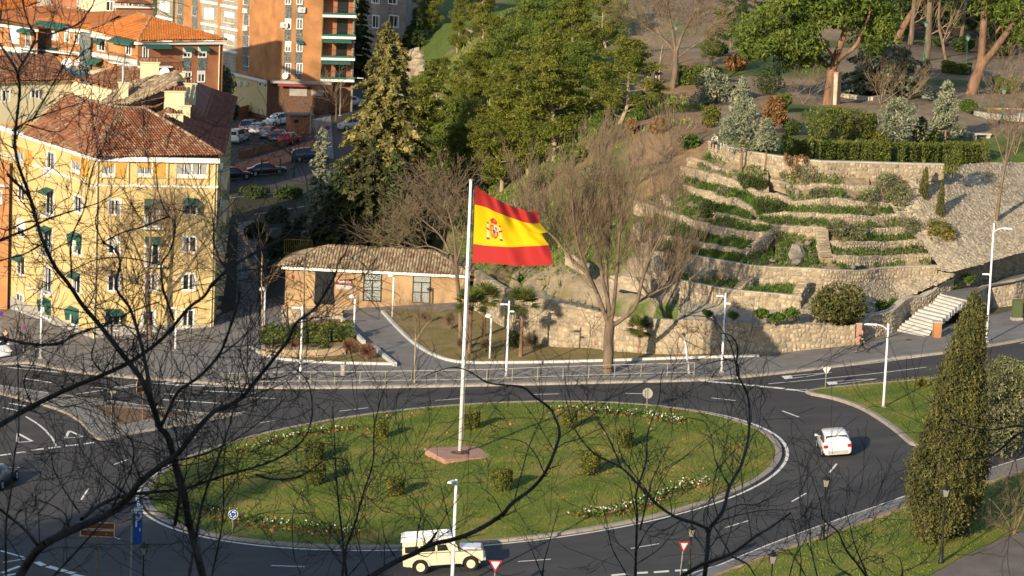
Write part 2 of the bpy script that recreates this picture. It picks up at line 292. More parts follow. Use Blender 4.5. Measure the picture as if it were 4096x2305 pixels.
M=dict(ground=attr_mat('ground'),asphalt=mat('asphalt',(.046,.043,.042),(.076,.069,.064),.22,.82,.25,60,c3=(.054,.052,.051),detail=9,stretch=(1,2.2,1),lo=.3,hi=.7),asphalt_new=mat('asphalt_new',(.034,.032,.032),(.054,.050,.048),.3,.8,.25,60,c3=(.043,.041,.040),detail=9),white_line=mat('white_line',(.60,.60,.57),(.75,.74,.70),3,.7,lo=.3,hi=.6),pavement=paver_mat('pavement',(.20,.19,.178),(.172,.163,.154),(.12,.115,.11),.4,.2),path=paver_mat('path',(.16,.135,.115),(.14,.12,.105),(.09,.08,.07),.3,.15,1.1),kerb=mat('kerb',(.24,.215,.18),(.33,.295,.25),2,.85,.3,30),kerb_pale=mat('kerb_pale',(.42,.42,.40),(.52,.51,.48),2,.8,.2,30),gravel=mat('gravel',(.12,.115,.10),(.30,.28,.25),14,.95,.9,5,mode='voronoi',lo=.3,hi=.7,bdist=.08),setts=mat('setts',(.17,.16,.145),(.27,.25,.225),3,.9,.9,7,mode='voronoi',bdist=.05),soil=mat('soil',(.10,.06,.035),(.19,.12,.07),2.5,.95,.7,9,bdist=.06),lawn=mat('lawn',(.075,.118,.010),(.23,.195,.045),.32,.9,.9,9,c3=(.125,.155,.018),detail=10,lo=.32,hi=.68,bdist=.08),garden=mat('garden',(.018,.030,.010),(.05,.045,.025),.5,.95,.8,9,detail=9),dry_lawn=mat('dry_lawn',(.15,.13,.04),(.29,.20,.10),.5,.95,.8,9,c3=(.21,.16,.065),detail=9,bdist=.08),mortar=mat('mortar',(.25,.19,.12),(.37,.285,.185),1.6,.95,.8,7,bdist=.06,detail=9),stone=mat('stone',(.22,.185,.135),(.37,.305,.215),1.3,.9,.6,8,island=.28,c3=(.34,.29,.215),bdist=.04),rubble=mat('rubble',(.22,.18,.125),(.44,.36,.26),1.1,.95,.9,6,c3=(.33,.27,.19),detail=10,bdist=.15),cobble=mat('cobble',(.30,.25,.18),(.46,.39,.29),.55,.95,.7,4.2,mode='voronoi',c3=(.38,.32,.235),detail=9,bdist=.03),coping=mat('coping',(.36,.32,.26),(.47,.42,.34),1.5,.85,.4,10),concrete=mat('concrete',(.28,.26,.235),(.40,.37,.33),1.2,.85,.4,12),step=mat('step',(.42,.41,.385),(.55,.54,.50),1.5,.8,.3,14),yellow=mat('yellow',(.55,.41,.18),(.61,.465,.21),.5,.85,.15,6,detail=8),cream=mat('cream',(.60,.52,.32),(.66,.58,.38),.5,.85,.15,6),white=mat('white',(.72,.71,.67),(.80,.79,.76),1.2,.6,lo=.3,hi=.7),white_metal=mat('white_metal',(.74,.75,.75),rough=.35,spec=.5),steel=mat('steel',(.42,.43,.42),(.52,.53,.51),4,.45,metal=.3),galv=mat('galv',(.24,.225,.195),(.30,.28,.245),4,.5,metal=.2),glass=mat('glass',(.018,.022,.024),rough=.08,spec=.7),curtain=mat('curtain',(.26,.26,.24),(.38,.37,.34),2.5,.9),frosted=mat('frosted',(.40,.43,.40),(.50,.52,.48),2,.5),blind=mat('blind',(.52,.27,.05),(.58,.31,.065),3,.7),blind_white=mat('blind_white',(.68,.66,.60),(.75,.73,.68),3,.7),awning=mat('awning',(.03,.11,.088),(.045,.15,.12),3,.8,transl=.15),tile=mat('tile',(.235,.075,.032),(.225,.155,.095),.7,.9,.5,9,island=.35,c3=(.20,.085,.045),detail=8,lo=.28,hi=.72,imix=.16),tile_old=mat('tile_old',(.20,.11,.07),(.29,.24,.165),.8,.92,.6,9,island=.32,c3=(.24,.185,.12),detail=8,lo=.25,hi=.7,imix=.16),tile_red=mat('tile_red',(.17,.055,.038),(.23,.10,.065),.8,.9,.5,9,island=.30,c3=(.19,.065,.04)),tile_orange=mat('tile_orange',(.44,.135,.03),(.53,.185,.045),.6,.85,.3,9,island=.15),brick=brick_mat('brick',(.46,.185,.06),(.40,.155,.05),(.40,.235,.12)),brick_deep=brick_mat('brick_deep',(.36,.125,.055),(.31,.105,.045),(.33,.17,.10)),brick_pale=brick_mat('brick_pale',(.42,.275,.14),(.37,.235,.115),(.33,.23,.135)),block=brick_mat('block',(.38,.34,.27),(.34,.30,.24),(.27,.24,.19),.42,.42,msz=.05),slate=mat('slate',(.07,.085,.085),(.22,.235,.22),5,.7,.5,9,mode='voronoi',lo=.4,hi=.6),stucco=mat('stucco',(.62,.47,.22),(.68,.52,.26),.6,.9,.2,8),stone_block=brick_mat('stone_block',(.33,.275,.225),(.28,.235,.195),(.20,.165,.135),.6,.35,msz=.03),iron=mat('iron',(.018,.02,.02),rough=.5),green_iron=mat('green_iron',(.010,.13,.085),rough=.45),green_box=mat('green_box',(.09,.115,.045),rough=.55),timber=mat('timber',(.17,.10,.055),(.25,.15,.085),4,.8,.3,12),bark=mat('bark',(.10,.072,.048),(.21,.155,.105),3,.95,.9,10,stretch=(1,1,.25),bdist=.05),bark_red=mat('bark_red',(.12,.07,.045),(.27,.16,.10),2.5,.95,.9,8,stretch=(1,1,.3),bdist=.06),bark_pale=mat('bark_pale',(.26,.20,.135),(.38,.31,.22),3,.95,.6,10),bark_dark=mat('bark_dark',(.022,.019,.017),(.055,.048,.043),6,.9,.8,18,coords='pos',bdist=.01),twig=mat('twig',(.17,.12,.075),(.27,.20,.13),2,.95,island=.25),twig_red=mat('twig_red',(.22,.10,.06),(.32,.17,.10),2,.95,island=.3),pine=mat('pine',(.070,.095,.012),(.19,.195,.028),.45,.75,island=.42,transl=.22,c3=(.13,.145,.019)),pine_green=mat('pine_green',(.058,.10,.013),(.16,.195,.035),.45,.75,island=.42,transl=.22,c3=(.105,.145,.021)),cedar=mat('cedar',(.12,.12,.032),(.30,.26,.085),.5,.8,island=.40,transl=.15,c3=(.19,.17,.05)),cedar_dark=mat('cedar_dark',(.03,.036,.012),(.09,.09,.03),.5,.8,island=.4,transl=.1),cypress=mat('cypress',(.055,.066,.018),(.145,.135,.042),.9,.85,island=.45,transl=.10,c3=(.098,.098,.029)),blue_green=mat('blue_green',(.12,.15,.095),(.32,.32,.205),.8,.85,island=.38,transl=.12,c3=(.21,.23,.145)),dark_leaf=mat('dark_leaf',(.022,.040,.010),(.065,.092,.022),.9,.8,island=.45,transl=.12),hedge=mat('hedge',(.06,.088,.014),(.155,.175,.032),.9,.8,island=.45,transl=.15),box_leaf=mat('box_leaf',(.055,.075,.012),(.165,.16,.024),1.2,.8,island=.45,transl=.12),olive=mat('olive',(.085,.10,.04),(.22,.22,.11),1.0,.85,island=.42,transl=.12),palm=mat('palm',(.060,.088,.016),(.175,.185,.045),1.0,.6,island=.35,transl=.2),weed=mat('weed',(.045,.10,.012),(.12,.185,.030),.8,.85,island=.45,transl=.25),grass=mat('grass',(.11,.20,.022),(.26,.26,.06),.5,.9,island=.40,transl=.25),lawn_blade=mat('lawn_blade',(.085,.15,.012),(.28,.235,.055),.32,.9,island=.2,transl=.2,c3=(.135,.18,.020),lo=.32,hi=.68,detail=10),dry_leaf=mat('dry_leaf',(.26,.10,.03),(.40,.19,.07),3,.9,island=.35),brown_leaf=mat('brown_leaf',(.17,.085,.03),(.30,.16,.06),1.5,.9,island=.4,transl=.15),flower=mat('flower',(.72,.70,.64),rough=.8),yellow_flower=mat('yellow_flower',(.80,.60,.03),rough=.7),yellow_bush=mat('yellow_bush',(.075,.095,.010),(.26,.20,.025),1.2,.85,island=.4,transl=.2),pink_stone=mat('pink_stone',(.36,.20,.145),(.44,.26,.195),1.5,.85,.3,12),stele_side=mat('stele_side',(.40,.185,.115),(.46,.23,.15),1.5,.85,.3,12),rust=mat('rust',(.08,.045,.03),(.17,.09,.055),5,.9),boulder=mat('boulder',(.16,.14,.12),(.28,.25,.215),1.2,.95,.8,5,bdist=.1),rock=mat('rock',(.30,.26,.225),(.46,.41,.36),1.2,.95,.8,5,bdist=.1),flag_red=mat('flag_red',(.43,.026,.024),rough=.75,transl=.25),flag_yellow=mat('flag_yellow',(.80,.53,.0),rough=.75,transl=.3),crest_red=mat('crest_red',(.42,.03,.03),rough=.8,transl=.2),crest_white=mat('crest_white',(.62,.58,.54),rough=.8,transl=.2),crest_blue=mat('crest_blue',(.07,.08,.18),rough=.8,transl=.2),crest_gold=mat('crest_gold',(.60,.30,.03),rough=.8,transl=.2),sign_red=mat('sign_red',(.52,.02,.018),rough=.5),sign_white=mat('sign_white',(.78,.78,.76),rough=.5),sign_blue=mat('sign_blue',(.012,.075,.30),rough=.5),sign_brown=mat('sign_brown',(.16,.05,.022),rough=.6),sign_cream=mat('sign_cream',(.58,.47,.25),rough=.6),plaque=mat('plaque',(.27,.035,.04),rough=.6),plaque_grey=mat('plaque_grey',(.42,.41,.39),rough=.6),rubber=mat('rubber',(.014,.014,.015),rough=.85),dark=mat('dark',(.012,.012,.013),rough=.7),lens_red=mat('lens_red',(.42,.012,.010),rough=.25,spec=.6),lens_clear=mat('lens_clear',(.66,.66,.63),rough=.15,spec=.7),skin=mat('skin',(.46,.27,.19),rough=.7),hair=mat('hair',(.03,.02,.014),rough=.8),cloth_black=mat('cloth_black',(.016,.016,.019),(.028,.028,.031),6,.9),cloth_trouser=mat('cloth_trouser',(.035,.034,.034),(.05,.048,.046),6,.9),cloth_white=mat('cloth_white',(.58,.55,.58),(.66,.63,.66),6,.9),cloth_blue=mat('cloth_blue',(.02,.045,.16),rough=.9),yellow_paint=mat('yellow_paint',(.60,.36,.015),rough=.5),red_paint=mat('red_paint',(.50,.02,.02),rough=.5),bin=mat('bin',(.22,.20,.165),(.30,.27,.22),3,.6),water=mat('water',(.16,.14,.06),rough=.1,spec=.6),)
def paint(name,c,rough=.28):
 m=mat(name,c,rough=rough,spec=.5);m.node_tree.nodes['Principled BSDF'].inputs['Coat Weight'].default_value=.5;return m
CARP={k:paint('paint_'+k,c)for k,c in dict(white=(.74,.75,.76),cream=(.70,.61,.42),silver=(.40,.42,.44),black=(.02,.022,.026),navy=(.02,.045,.09),red=(.42,.015,.015),grey=(.11,.12,.13),blue=(.03,.09,.19)).items()}
# ---------------------------------------------------------------- terrain
FLAT_PX=[(-1500,1640),(4200,1640),(4200,560),(2700,760),(2576,780),(2440,812),(2350,826),(2250,812),(2150,845),(1910,873),(1694,872),(1545,866),(1480,858),(1395,852),(1330,832),(1290,812),(1215,770),(1190,735),(1140,690),(1075,640),(1030,560),(1028,420),(1030,330),(1024,255),(1010,205),(1000,160),(-2500,130)]
FLAT=np.array([PL(u,v)[:2]for u,v in FLAT_PX])
def inside(poly,X,Y):
 r=np.zeros(np.shape(X),bool);n=len(poly);j=n-1
 for i in range(n):
  xi,yi=poly[i];xj,yj=poly[j]
  c=((yi>Y)!=(yj>Y))&(X<(xj-xi)*(Y-yi)/((yj-yi)if yj!=yi else 1e-9)+xi)
  r^=c;j=i
 return r
S0=(PL(2251,829).z+PL(2332,848).z)/2+.1
LS=T4((1135,1118),(1180,1087),(1215,1054),(1255,1022),(1300,990),(1335,955),(1370,922),(1408,888),(1480,852),(1535,824),(1588,793),(1610,757),(1638,722),(1670,692))
RS=T4((1520,1222),(1545,1186),(1562,1150),(1590,1112),(1620,1080),(1655,1044),(1700,1004),(1740,965),(1785,932),(1815,900),(1850,868),(1890,836),(1935,806),(2010,772))
ZL=S0+.17*13+.08
ramp_r=T4((1670,700),(1760,672),(2000,628),(2230,600),(2576,478),(3000,330));ramp_f=T4((2010,780),(2060,740),(2150,680),(2235,618),(2576,560),(3000,430))
zr=lambda u,v:ZL+max(0,(u-2440))*.0045
CUT=np.array([tuple(PL(2150,872))[:2],tuple(PL(2251,836))[:2],tuple(PL(2332,855))[:2],tuple(PL(2600,800))[:2],tuple(PL(3000,730))[:2]]+[(p.x,p.y+2.4)for p in[at(u,v,zr(u,v))for u,v in ramp_r[::-1]]]+[(p.x-.3,p.y+.6)for p in[at(*LS[i],S0+.17*i)for i in(13,10,7,4,1)]])
A_BASE=[(1195,778),(1215,788),(1290,832),(1330,850),(1395,871)]+TK((430,590),(770,605),(1030,635),(1480,668),(1990,667),(2490,668))+TL((300,630),(870,568))
A_TOP=[(1195,680),(1233,707)]+T5((700,782),(1010,865),(1250,930),(1640,1010))+TK((1030,290),(1500,320),(1990,335),(2490,368))+TL((300,373),(800,390),(880,372))
ub=np.array([p[0]for p in A_BASE]);vb=np.array([p[1]for p in A_BASE])
ut=np.array([p[0]for p in A_TOP]);vt=np.array([p[1]for p in A_TOP])
def a_base(u):return float(np.interp(u,ub,vb))
def a_top(u):return float(np.interp(u,ut,vt))
def px_m(P):
 d=np.array([P[0],P[1],P[2]-CH]);return CF/float(d@_F)*math.cos(math.atan2(CH-P[2],math.hypot(P[0],P[1])))
def a_topz(u):
 B=PL(u,a_base(u),.15);return B.z+(a_base(u)-a_top(u))/px_m(B)
W1_U=[1550,1785,1860,1980,2050,2200,2300,2380,2576,2800];W1_V=[360,392,408,425,440,444,448,440,420,410]
STAIR_B=[(2150,868),(2576,800)]
def slope_z(u,v):
 """height of the terraced slope seen at a pixel: rises evenly from the retaining wall's top to the park wall's foot"""
 v1=float(np.interp(u,W1_U,W1_V))
 if u<2140:vb_,zb=a_top(u),a_topz(u)
 else:
  k=min((u-2140)/120,1.0);vb_=a_top(2140)*(1-k)+k*float(np.interp(u,[2260,2420,2576],[742,700,655]));B=PL(u,float(np.interp(u,[2140,2576],[868,797])))
  zb=a_topz(2140)*(1-k)+k*(B.z+float(np.interp(u,[2260,2420,2576],[2.45,3.2,3.6])))
 t=(vb_-v)/(vb_-v1);return zb+(14.3-zb)*t
_ctl=[]
for u in range(1480,2600,60):
 for k in(0.06,.25,.5,.72,.9):
  v1=float(np.interp(u,W1_U,W1_V));v0=a_top(u)if u<2140 else float(np.interp(u,[2140,2260,2420,2576],[820,742,700,655]))
  v=v0+(v1-v0)*k
  if u<1640 and k>.5:continue
  P=at(u,v,slope_z(u,v)-(.55 if u<2140 else 1.3));_ctl.append(tuple(P))
for u,v,z in[(1225,742,3.2),(1300,745,4.0),(1345,760,4.1),(1420,775,4.4),(1040,600,1.2),(1038,500,1.5),(1038,400,2.2),(1036,330,2.8),(1034,250,3.5),(1040,160,7.0),(1060,95,9.0),(1100,60,12.),(1190,40,14.),(1250,30,16.5),(1330,10,19.),(1400,0,20.),(1550,0,20.5),(1300,300,11.),(1200,300,8.),(1200,180,11.),(1350,150,16.),(1100,300,5.),(1120,180,8.5),(1450,350,13.),(1550,300,14.5),(1640,330,14.8),(1700,330,15.),(1770,300,15.2),(1750,200,15.9),(1700,100,17.),(1600,200,16.2),(1500,200,16.),(1300,480,6.6),(1200,480,4.2),(1120,450,3.0),(1250,600,4.4),(1200,660,3.6),(1290,680,4.6),(1350,600,6.6),(1400,690,6.2),(1450,600,7.2),(1500,500,9.8),(1400,450,9.6),(1560,430,12.5),(1640,400,13.6),(1790,345,15.1),(1900,360,15.2),(2000,378,15.2),(2200,390,15.2),(2400,392,15.2),(2576,388,15.3),(2850,385,15.6),(1800,250,15.6),(2000,250,15.7),(2300,250,15.9),(2500,250,16.0),(2850,250,16.2),(2000,100,17.),(2300,100,17.3),(2570,100,17.6),(2850,100,18),(1800,60,18.),(2100,0,19.),(2570,0,19.8),(2850,0,20)]:
 _ctl.append(tuple(at(u,v,z)))
for x in(-160,-90,-40,0,40,90,160):
 for y,z in((118,None),(100,8.5),(60,20),(25,29),(0,36.5),(-60,38.5),(-400,40)):
  _ctl.append((x,y,plane_z(x,y)if z is None else z))
_ctl+=[(-20,560,14),(60,620,24),(140,560,28),(140,330,22),(110,250,17),(-60,620,6)]
CT=np.array(_ctl);BZ=CT[:,2]-plane_z(CT[:,0],CT[:,1])
def _phi(r):return r
_D=np.linalg.norm(CT[:,None,:2]-CT[None,:,:2],axis=2)
_n=len(CT);_A=np.zeros((_n+1,_n+1));_A[:_n,:_n]=-_phi(_D)+np.eye(_n)*1.0;_A[:_n,_n]=1;_A[_n,:_n]=1
_w=np.linalg.solve(_A,np.r_[BZ,0])
def bump_raw(X,Y):
 sh=np.shape(X);Q=np.stack([np.ravel(X),np.ravel(Y)],1);o=np.empty(len(Q))
 for i in range(0,len(Q),20000):
  q=Q[i:i+20000];o[i:i+20000]=-_phi(np.linalg.norm(q[:,None]-CT[None,:,:2],axis=2))@_w[:_n]+_w[_n]
 return o.reshape(sh)
gx_=np.r_[-4000,-1500,-600,-300,-160,np.arange(-110,121,1.0),160,300,600,1500,4000]
gy_=np.r_[-4000,-1200,-400,-100,-40,np.arange(-10,110,10.),np.arange(110,470,1.0),np.arange(470,620,6.),700,900,1500,3000,6000]
XX,YY=np.meshgrid(gx_,gy_)
BB=bump_raw(np.clip(XX,-170,170),np.clip(YY,-420,640))
PZ=GX*(np.clip(XX,-130,130)-CX)+GY*(np.clip(YY,0,520)-CY)
BB=np.where(inside(FLAT,XX,YY)|inside(CUT,XX,YY),-.10,np.maximum(BB,-.08))
rng=np.random.default_rng(7)
def vnoise(X,Y,s,seed=0):
 r=np.random.default_rng(seed);T=r.random((64,64));x=X/s;y=Y/s
 i=np.floor(x).astype(int);j=np.floor(y).astype(int);fx=x-i;fy=y-j;fx=fx*fx*(3-2*fx);fy=fy*fy*(3-2*fy)
 g=lambda a,b:T[a%64,b%64]
 return(g(i,j)*(1-fx)+g(i+1,j)*fx)*(1-fy)+(g(i,j+1)*(1-fx)+g(i+1,j+1)*fx)*fy
ZZ=PZ+BB+np.where(BB>1,(vnoise(XX,YY,4,3)-.5)*.5+(vnoise(XX,YY,1.7,4)-.5)*.25,0)
def h(x,y):
 i=int(np.clip(np.searchsorted(gx_,x)-1,0,len(gx_)-2));j=int(np.clip(np.searchsorted(gy_,y)-1,0,len(gy_)-2))
 a=(x-gx_[i])/(gx_[i+1]-gx_[i]);b=(y-gy_[j])/(gy_[j+1]-gy_[j])
 return float((ZZ[j,i]*(1-a)+ZZ[j,i+1]*a)*(1-b)+(ZZ[j+1,i]*(1-a)+ZZ[j+1,i+1]*a)*b)
def G(u,v,y0=130):
 """where the line of sight meets the terrain"""
 d=ray(u,v);d=d/d[1];y=y0
 while y<640:
  if CH+d[2]*y<=h(d[0]*y,y):
   lo,hi=y-1.0,y
   for _ in range(12):
    m_=(lo+hi)/2
    if CH+d[2]*m_<=h(d[0]*m_,m_):hi=m_
    else:lo=m_
   return Vector((d[0]*hi,hi,h(d[0]*hi,hi)))
  y+=1.0
 return PL(u,v)
def blend(a,b,k):return a+(b-a)*k[...,None]
nz=vnoise(XX,YY,7,1)*.6+vnoise(XX,YY,2.3,2)*.4
cg=np.zeros(XX.shape+(3,));cg[:]=(.085,.125,.028)
cg=blend(cg,np.array([.21,.15,.085]),np.clip((nz-.52)*6,0,1)*.8)
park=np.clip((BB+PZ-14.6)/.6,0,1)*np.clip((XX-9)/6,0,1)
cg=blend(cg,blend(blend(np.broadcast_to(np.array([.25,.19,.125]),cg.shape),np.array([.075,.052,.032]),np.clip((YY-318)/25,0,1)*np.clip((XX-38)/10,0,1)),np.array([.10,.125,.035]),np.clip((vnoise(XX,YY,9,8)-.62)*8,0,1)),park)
def zone(px,z):return inside(np.array([at(u,v,z)[:2]for u,v in px]),XX,YY)
def zone_t(px):
 return inside(np.array([(lambda p:(p.x,p.y))(at(u,v,slope_z(u,v)-.6))for u,v in px]),XX,YY)
tan_=blend(np.broadcast_to(np.array([.23,.185,.125]),cg.shape),np.array([.35,.285,.20]),vnoise(XX,YY,1.6,11))
zt=zone_t([(1330,800),(1250,720),(1350,640),(1560,700),(1640,560),(1800,420),(2000,440),(2300,455),(2400,430),(2700,400),(2700,640),(2576,655),(2420,700),(2260,742),(2200,800),(1900,800),(1500,780)])
cg[zt]=tan_[zt]
bank=inside(np.array([at(u,v,14.7)[:2]for u,v in[(1590,350),(1600,250),(1690,190),(1790,230),(1800,330),(1780,400),(1700,410)]]),XX,YY)
cg[bank]=(.25,.165,.095)
lowc=np.clip(1-BB/.3,0,1);cg=blend(cg,np.array([.105,.10,.06]),lowc*(YY>120))
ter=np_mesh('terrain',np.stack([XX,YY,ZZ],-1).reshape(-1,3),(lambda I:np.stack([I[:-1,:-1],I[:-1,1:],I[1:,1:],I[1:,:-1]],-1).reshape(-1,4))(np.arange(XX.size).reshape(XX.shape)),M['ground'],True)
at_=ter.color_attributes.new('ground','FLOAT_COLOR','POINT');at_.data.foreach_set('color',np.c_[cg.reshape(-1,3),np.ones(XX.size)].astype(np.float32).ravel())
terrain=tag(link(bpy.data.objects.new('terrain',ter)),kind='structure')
# ---------------------------------------------------------------- street sheets, all lying on the street plane
def slab(name,px,top,bottom,m,parent=None,kind='structure',world=False):
 P=[Vector(p)for p in px]if world else[PL(u,v,top)for u,v in px]
 b=MB();b.tess(P);n=len(P)
 ar=sum(P[i].x*P[(i+1)%n].y-P[(i+1)%n].x*P[i].y for i in range(n))
 if ar<0:P=P[::-1]
 dz=Vector((0,0,bottom-top))
 for i in range(n):b.quad(P[i]+dz,P[(i+1)%n]+dz,P[(i+1)%n],P[i])
 o=b.build(name,m,parent)
 return tag(o,kind=kind)if kind and parent is None else o
FAR_KERB=[(-300,940),(-60,915),(0,912),(70,908),(110,915),(200,932),(330,945),(460,954),(560,962),(644,970),(919,970),(1284,963),(1538,957),(1738,952),(1850,945),(1932,937),(2072,921),(2232,899),(2354,886),(2432,875),(2532,858),(2576,850),(2800,800)]
road=slab('road',[(-300,945),(-60,905),(110,905),(330,935),(640,960),(1284,953),(1738,942),(1932,927),(2232,889),(2432,865),(2800,790),(3000,760),(3000,1100),(2600,1620),(-700,1620),(-500,1100)],0.0,-.3,M['asphalt'])
pavement=slab('pavement',FAR_KERB+[(2830,745),(2576,775),(2440,806),(2350,822),(2250,808),(2150,838),(1910,866),(1694,866),(1545,860),(1480,850),(1395,846),(1330,826),(1290,806),(1215,764),(1100,745),(700,745),(560,790),(530,810),(236,825),(0,770),(-300,720)],.13,-.2,M['pavement'])
def kerb(label_name,px,w=.22,zt=.145,m='kerb',step=1.0,closed=False,world=None,smooth=True):
 root=bpy.data.objects.new(label_name,None);link(root);tag(root,kind='structure')
 P=world if world else[PL(u,v,zt)for u,v in(smooth_line(px,120)if smooth else px)]
 L=plen(P);n=max(2,int(round(L/step)));Q=resample(P,n+1)
 key='kerb_stone_%s_%.2f'%(m,w)
 me=KM.get(key)
 if me is None:
  b=MB();hw=w/2;z0,z1,c=-.32,0.0,.025
  for x0,x1 in((-.49,.49),):
   prof=[(-hw,z0),(hw,z0),(hw,z1-c),(hw-c,z1),(-hw+c,z1),(-hw,z1-c)]
   nn=len(b.v);b.v+=[(x0,y,z)for y,z in prof]+[(x1,y,z)for y,z in prof];k=len(prof)
   b.f.append(tuple(nn+i for i in reversed(range(k))));b.f.append(tuple(nn+k+i for i in range(k)))
   b.f+=[(nn+i,nn+(i+1)%k,nn+k+(i+1)%k,nn+k+i)for i in range(k)]
  me=b.mesh('kerb_stone',M[m]);KM[key]=me
 for i in range(n):
  a,c2=Vector(Q[i]),Vector(Q[i+1]);d=c2-a;mid=(a+c2)/2+Vector((0,0,random.uniform(-.008,.008)))
  inst('kerb_stone',me,root,mid,(0,-math.atan2(d.z,math.hypot(d.x,d.y)),math.atan2(d.y,d.x)),(d.length,1,1))
 return root
KM={};random.seed(5)
kerb('kerb',[(u,v+2)for u,v in FAR_KERB[1:]],.3,.15,'kerb',1.1)
def ring_pt(r,a,dz=0.0):
 x=CX+r*math.cos(a);y=CY+r*math.sin(a);return Vector((x,y,plane_z(x,y)+dz))
kerb('roundabout_kerb',None,.42,.15,'kerb',1.0,world=[ring_pt(RAB-.2,2*math.pi*i/160,.15)for i in range(161)])
def dome(r):return .12+.42*(1-(r/RAB)**2)
def lawn_z(x,y):return plane_z(x,y)+dome(math.hypot(x-CX,y-CY))
V=[(CX,CY,plane_z(CX,CY)+dome(0))];F=[]
rings=np.r_[np.linspace(1.2,RAB-.42,17)]
for r in rings:
 for k in range(96):
  a=2*math.pi*k/96;x,y=CX+r*math.cos(a),CY+r*math.sin(a);V.append((x,y,plane_z(x,y)+dome(r)+(random.uniform(-.03,.03)if r<RAB-1 else 0)))
b=MB();b.v=V
for k in range(96):b.f.append((0,1+k,1+(k+1)%96))
for i in range(len(rings)-1):
 for k in range(96):p=1+i*96;b.f.append((p+k,p+96+k,p+96+(k+1)%96,p+(k+1)%96))
roundabout_lawn=tag(b.build('roundabout_lawn',M['lawn'],None,True),kind='structure')
def mark(pts,w=.12,dz=.006,closed=False):
 P=[PL(u,v,dz)for u,v in pts]
 b=MB();prev=None
 for i in range(len(P)):
  d=(P[min(i+1,len(P)-1)]-P[max(i-1,0)]);d.z=0;d.normalize();n=Vector((-d.y,d.x,0))*w/2;n.z=n.x*GX+n.y*GY
  cur=(P[i]-n,P[i]+n)
  if prev:b.quad(prev[0],cur[0],cur[1],prev[1])
  prev=cur
 return b.build('road_marking',M['white_line'],road)
def mark_poly(pts,dz=.006):
 return MB().tess([PL(u,v,dz)for u,v in pts]).build('road_marking',M['white_line'],road)
b=MB()
for i in range(160):
 a0,a1=2*math.pi*i/160,2*math.pi*(i+1)/160
 b.quad(ring_pt(RAB+.22,a0,.006),ring_pt(RAB+.42,a0,.006),ring_pt(RAB+.42,a1,.006),ring_pt(RAB+.22,a1,.006))
b.build('road_marking',M['white_line'],road)
for a,c in[((644,1001),(694,1003)),((854,1034.5),(926.5,1026)),((1094,1008),(1159,1003)),((654,1064),(691,1058)),((1340,993),(1408,991)),((1573,990),(1630,991)),((1790.5,1001.5),(1850,1008)),((1968,1034),(2009.5,1049.5)),((2104.5,1167),(2087,1189)),((2028,1241),(1992,1262)),((1883,1310),(1825.5,1327.5)),((1658,1368),(1587,1380)),((1385.5,1407),(1303,1413)),((681.5,1423),(766.5,1426)),((259,1339.5),(301,1357)),((287,1169),(322,1156)),((450,1113),(495,1099)),((2465,1119),(2504,1107)),((2424,912.5),(2484.5,904.5)),((2567,864),(2600,858)),((204,1258),(222,1230))]:
 mark([a,c],.13)
for a,c in[((1745,956),(1773,959)),((1779,959),(1808,962.5)),((1812,962),(1841,965)),((1846,965),(1875,968)),((1878,969),(1908,971)),((1911,972),(1940,975)),((1944,975),(1972,978)),((1977,979.5),(2007,982)),((1538,1448),(1578,1444)),((1603,1442),(1630,1440.5)),((1645,1440),(1683,1437)),((1698,1436),(1735,1434)),((41,1140),(65,1137)),((80,1133),(110,1129)),((122,1128),(152,1124)),((165,1122),(197,1119)),((210,1117),(240,1113)),((0,1146),(28,1142)),((92,1414),(110,1423)),((120,1425),(185,1443)),((183,1446),(215,1453))]:
 mark([a,c],.38)
mark([(1932,966),(2072,953),(2219,938),(2330,924)],.13)
mark([(1700,956),(1800,954),(1932,943),(2072,928),(2219,911),(2354,893)],.14);mark([(2354,893),(2432,881),(2534,865)],.14)
mark(smooth_line([(2001,982),(2050,991),(2107,1007),(2164,1028),(2207,1052),(2249,1083),(2292,1117)],30),.16)
mark([(2001,982),(2030,980)],.13)
mark([(1700,1455),(1813,1420),(1932,1371),(2020,1338),(2274,1249),(2457,1188),(2576,1152),(2700,1112)],.13)
mark([(2457,1050),(2576,1008)],.13)
mark([(655,974),(760,974),(900,973)],.22)
for p in(TL((135,888),(240,880),(250,910),(172,920)),TL((585,947),(688,941),(702,969),(612,977))):mark_poly(p)
for p in(TL((240,884),(440,866),(640,852)),TL((250,909),(400,890),(560,862)),TL((688,941),(880,926),(1095,915)),TL((700,967),(900,944),(1095,915))):mark(p,.12)
for p in(TM((180,15),(325,95),(175,105),(180,15)),TM((695,-10),(835,50),(660,62),(695,-10))):
 for a,c in zip(p[:-1],p[1:]):mark([a,c],.2)
mark(smooth_line(TM((470,0),(530,70),(570,150)),12),.14);mark(smooth_line(TI((260,1295),(380,1370),(470,1445)),12),.14)
mark(smooth_line(TI((0,1065),(380,1155),(640,1235),(820,1340),(920,1440)),20),.15)
mark(TM((0,1195),(240,1262)),.16);mark(TM((30,1312),(270,1276)),.16);mark(TM((20,1420),(200,1350)),.3);mark(TM((40,1449),(220,1420)),.3)
for p in(TI((1600,965),(1810,940)),TI((1760,985),(2020,950)),TI((1990,985),(2240,955)),TI((2200,990),(2460,965)),TI((2380,997),(2576,975)),TI((1540,960),(2000,985),(2576,1000))):mark(p,.22)
for p in(TI((1640,1125),(2220,1162)),TI((1660,1067),(1920,1082)),TI((2010,1035),(2576,1060)),TI((1150,1000),(1420,965)),TI((1180,1010),(1500,975)),TI((770,1070),(1100,1020)),TI((60,770),(420,800)),TI((80,800),(600,850)),TI((300,745),(640,775)),TI((560,800),(900,850)),TI((240,910),(520,955)),TI((920,1000),(1090,1012)),TI((2520,1105),(2576,1110)),TI((100,1160),(260,1190)),TI((30,1205),(200,1240))):mark(p,.2)
mark([(347,1090),(480,1062),(616,1036)],.14)
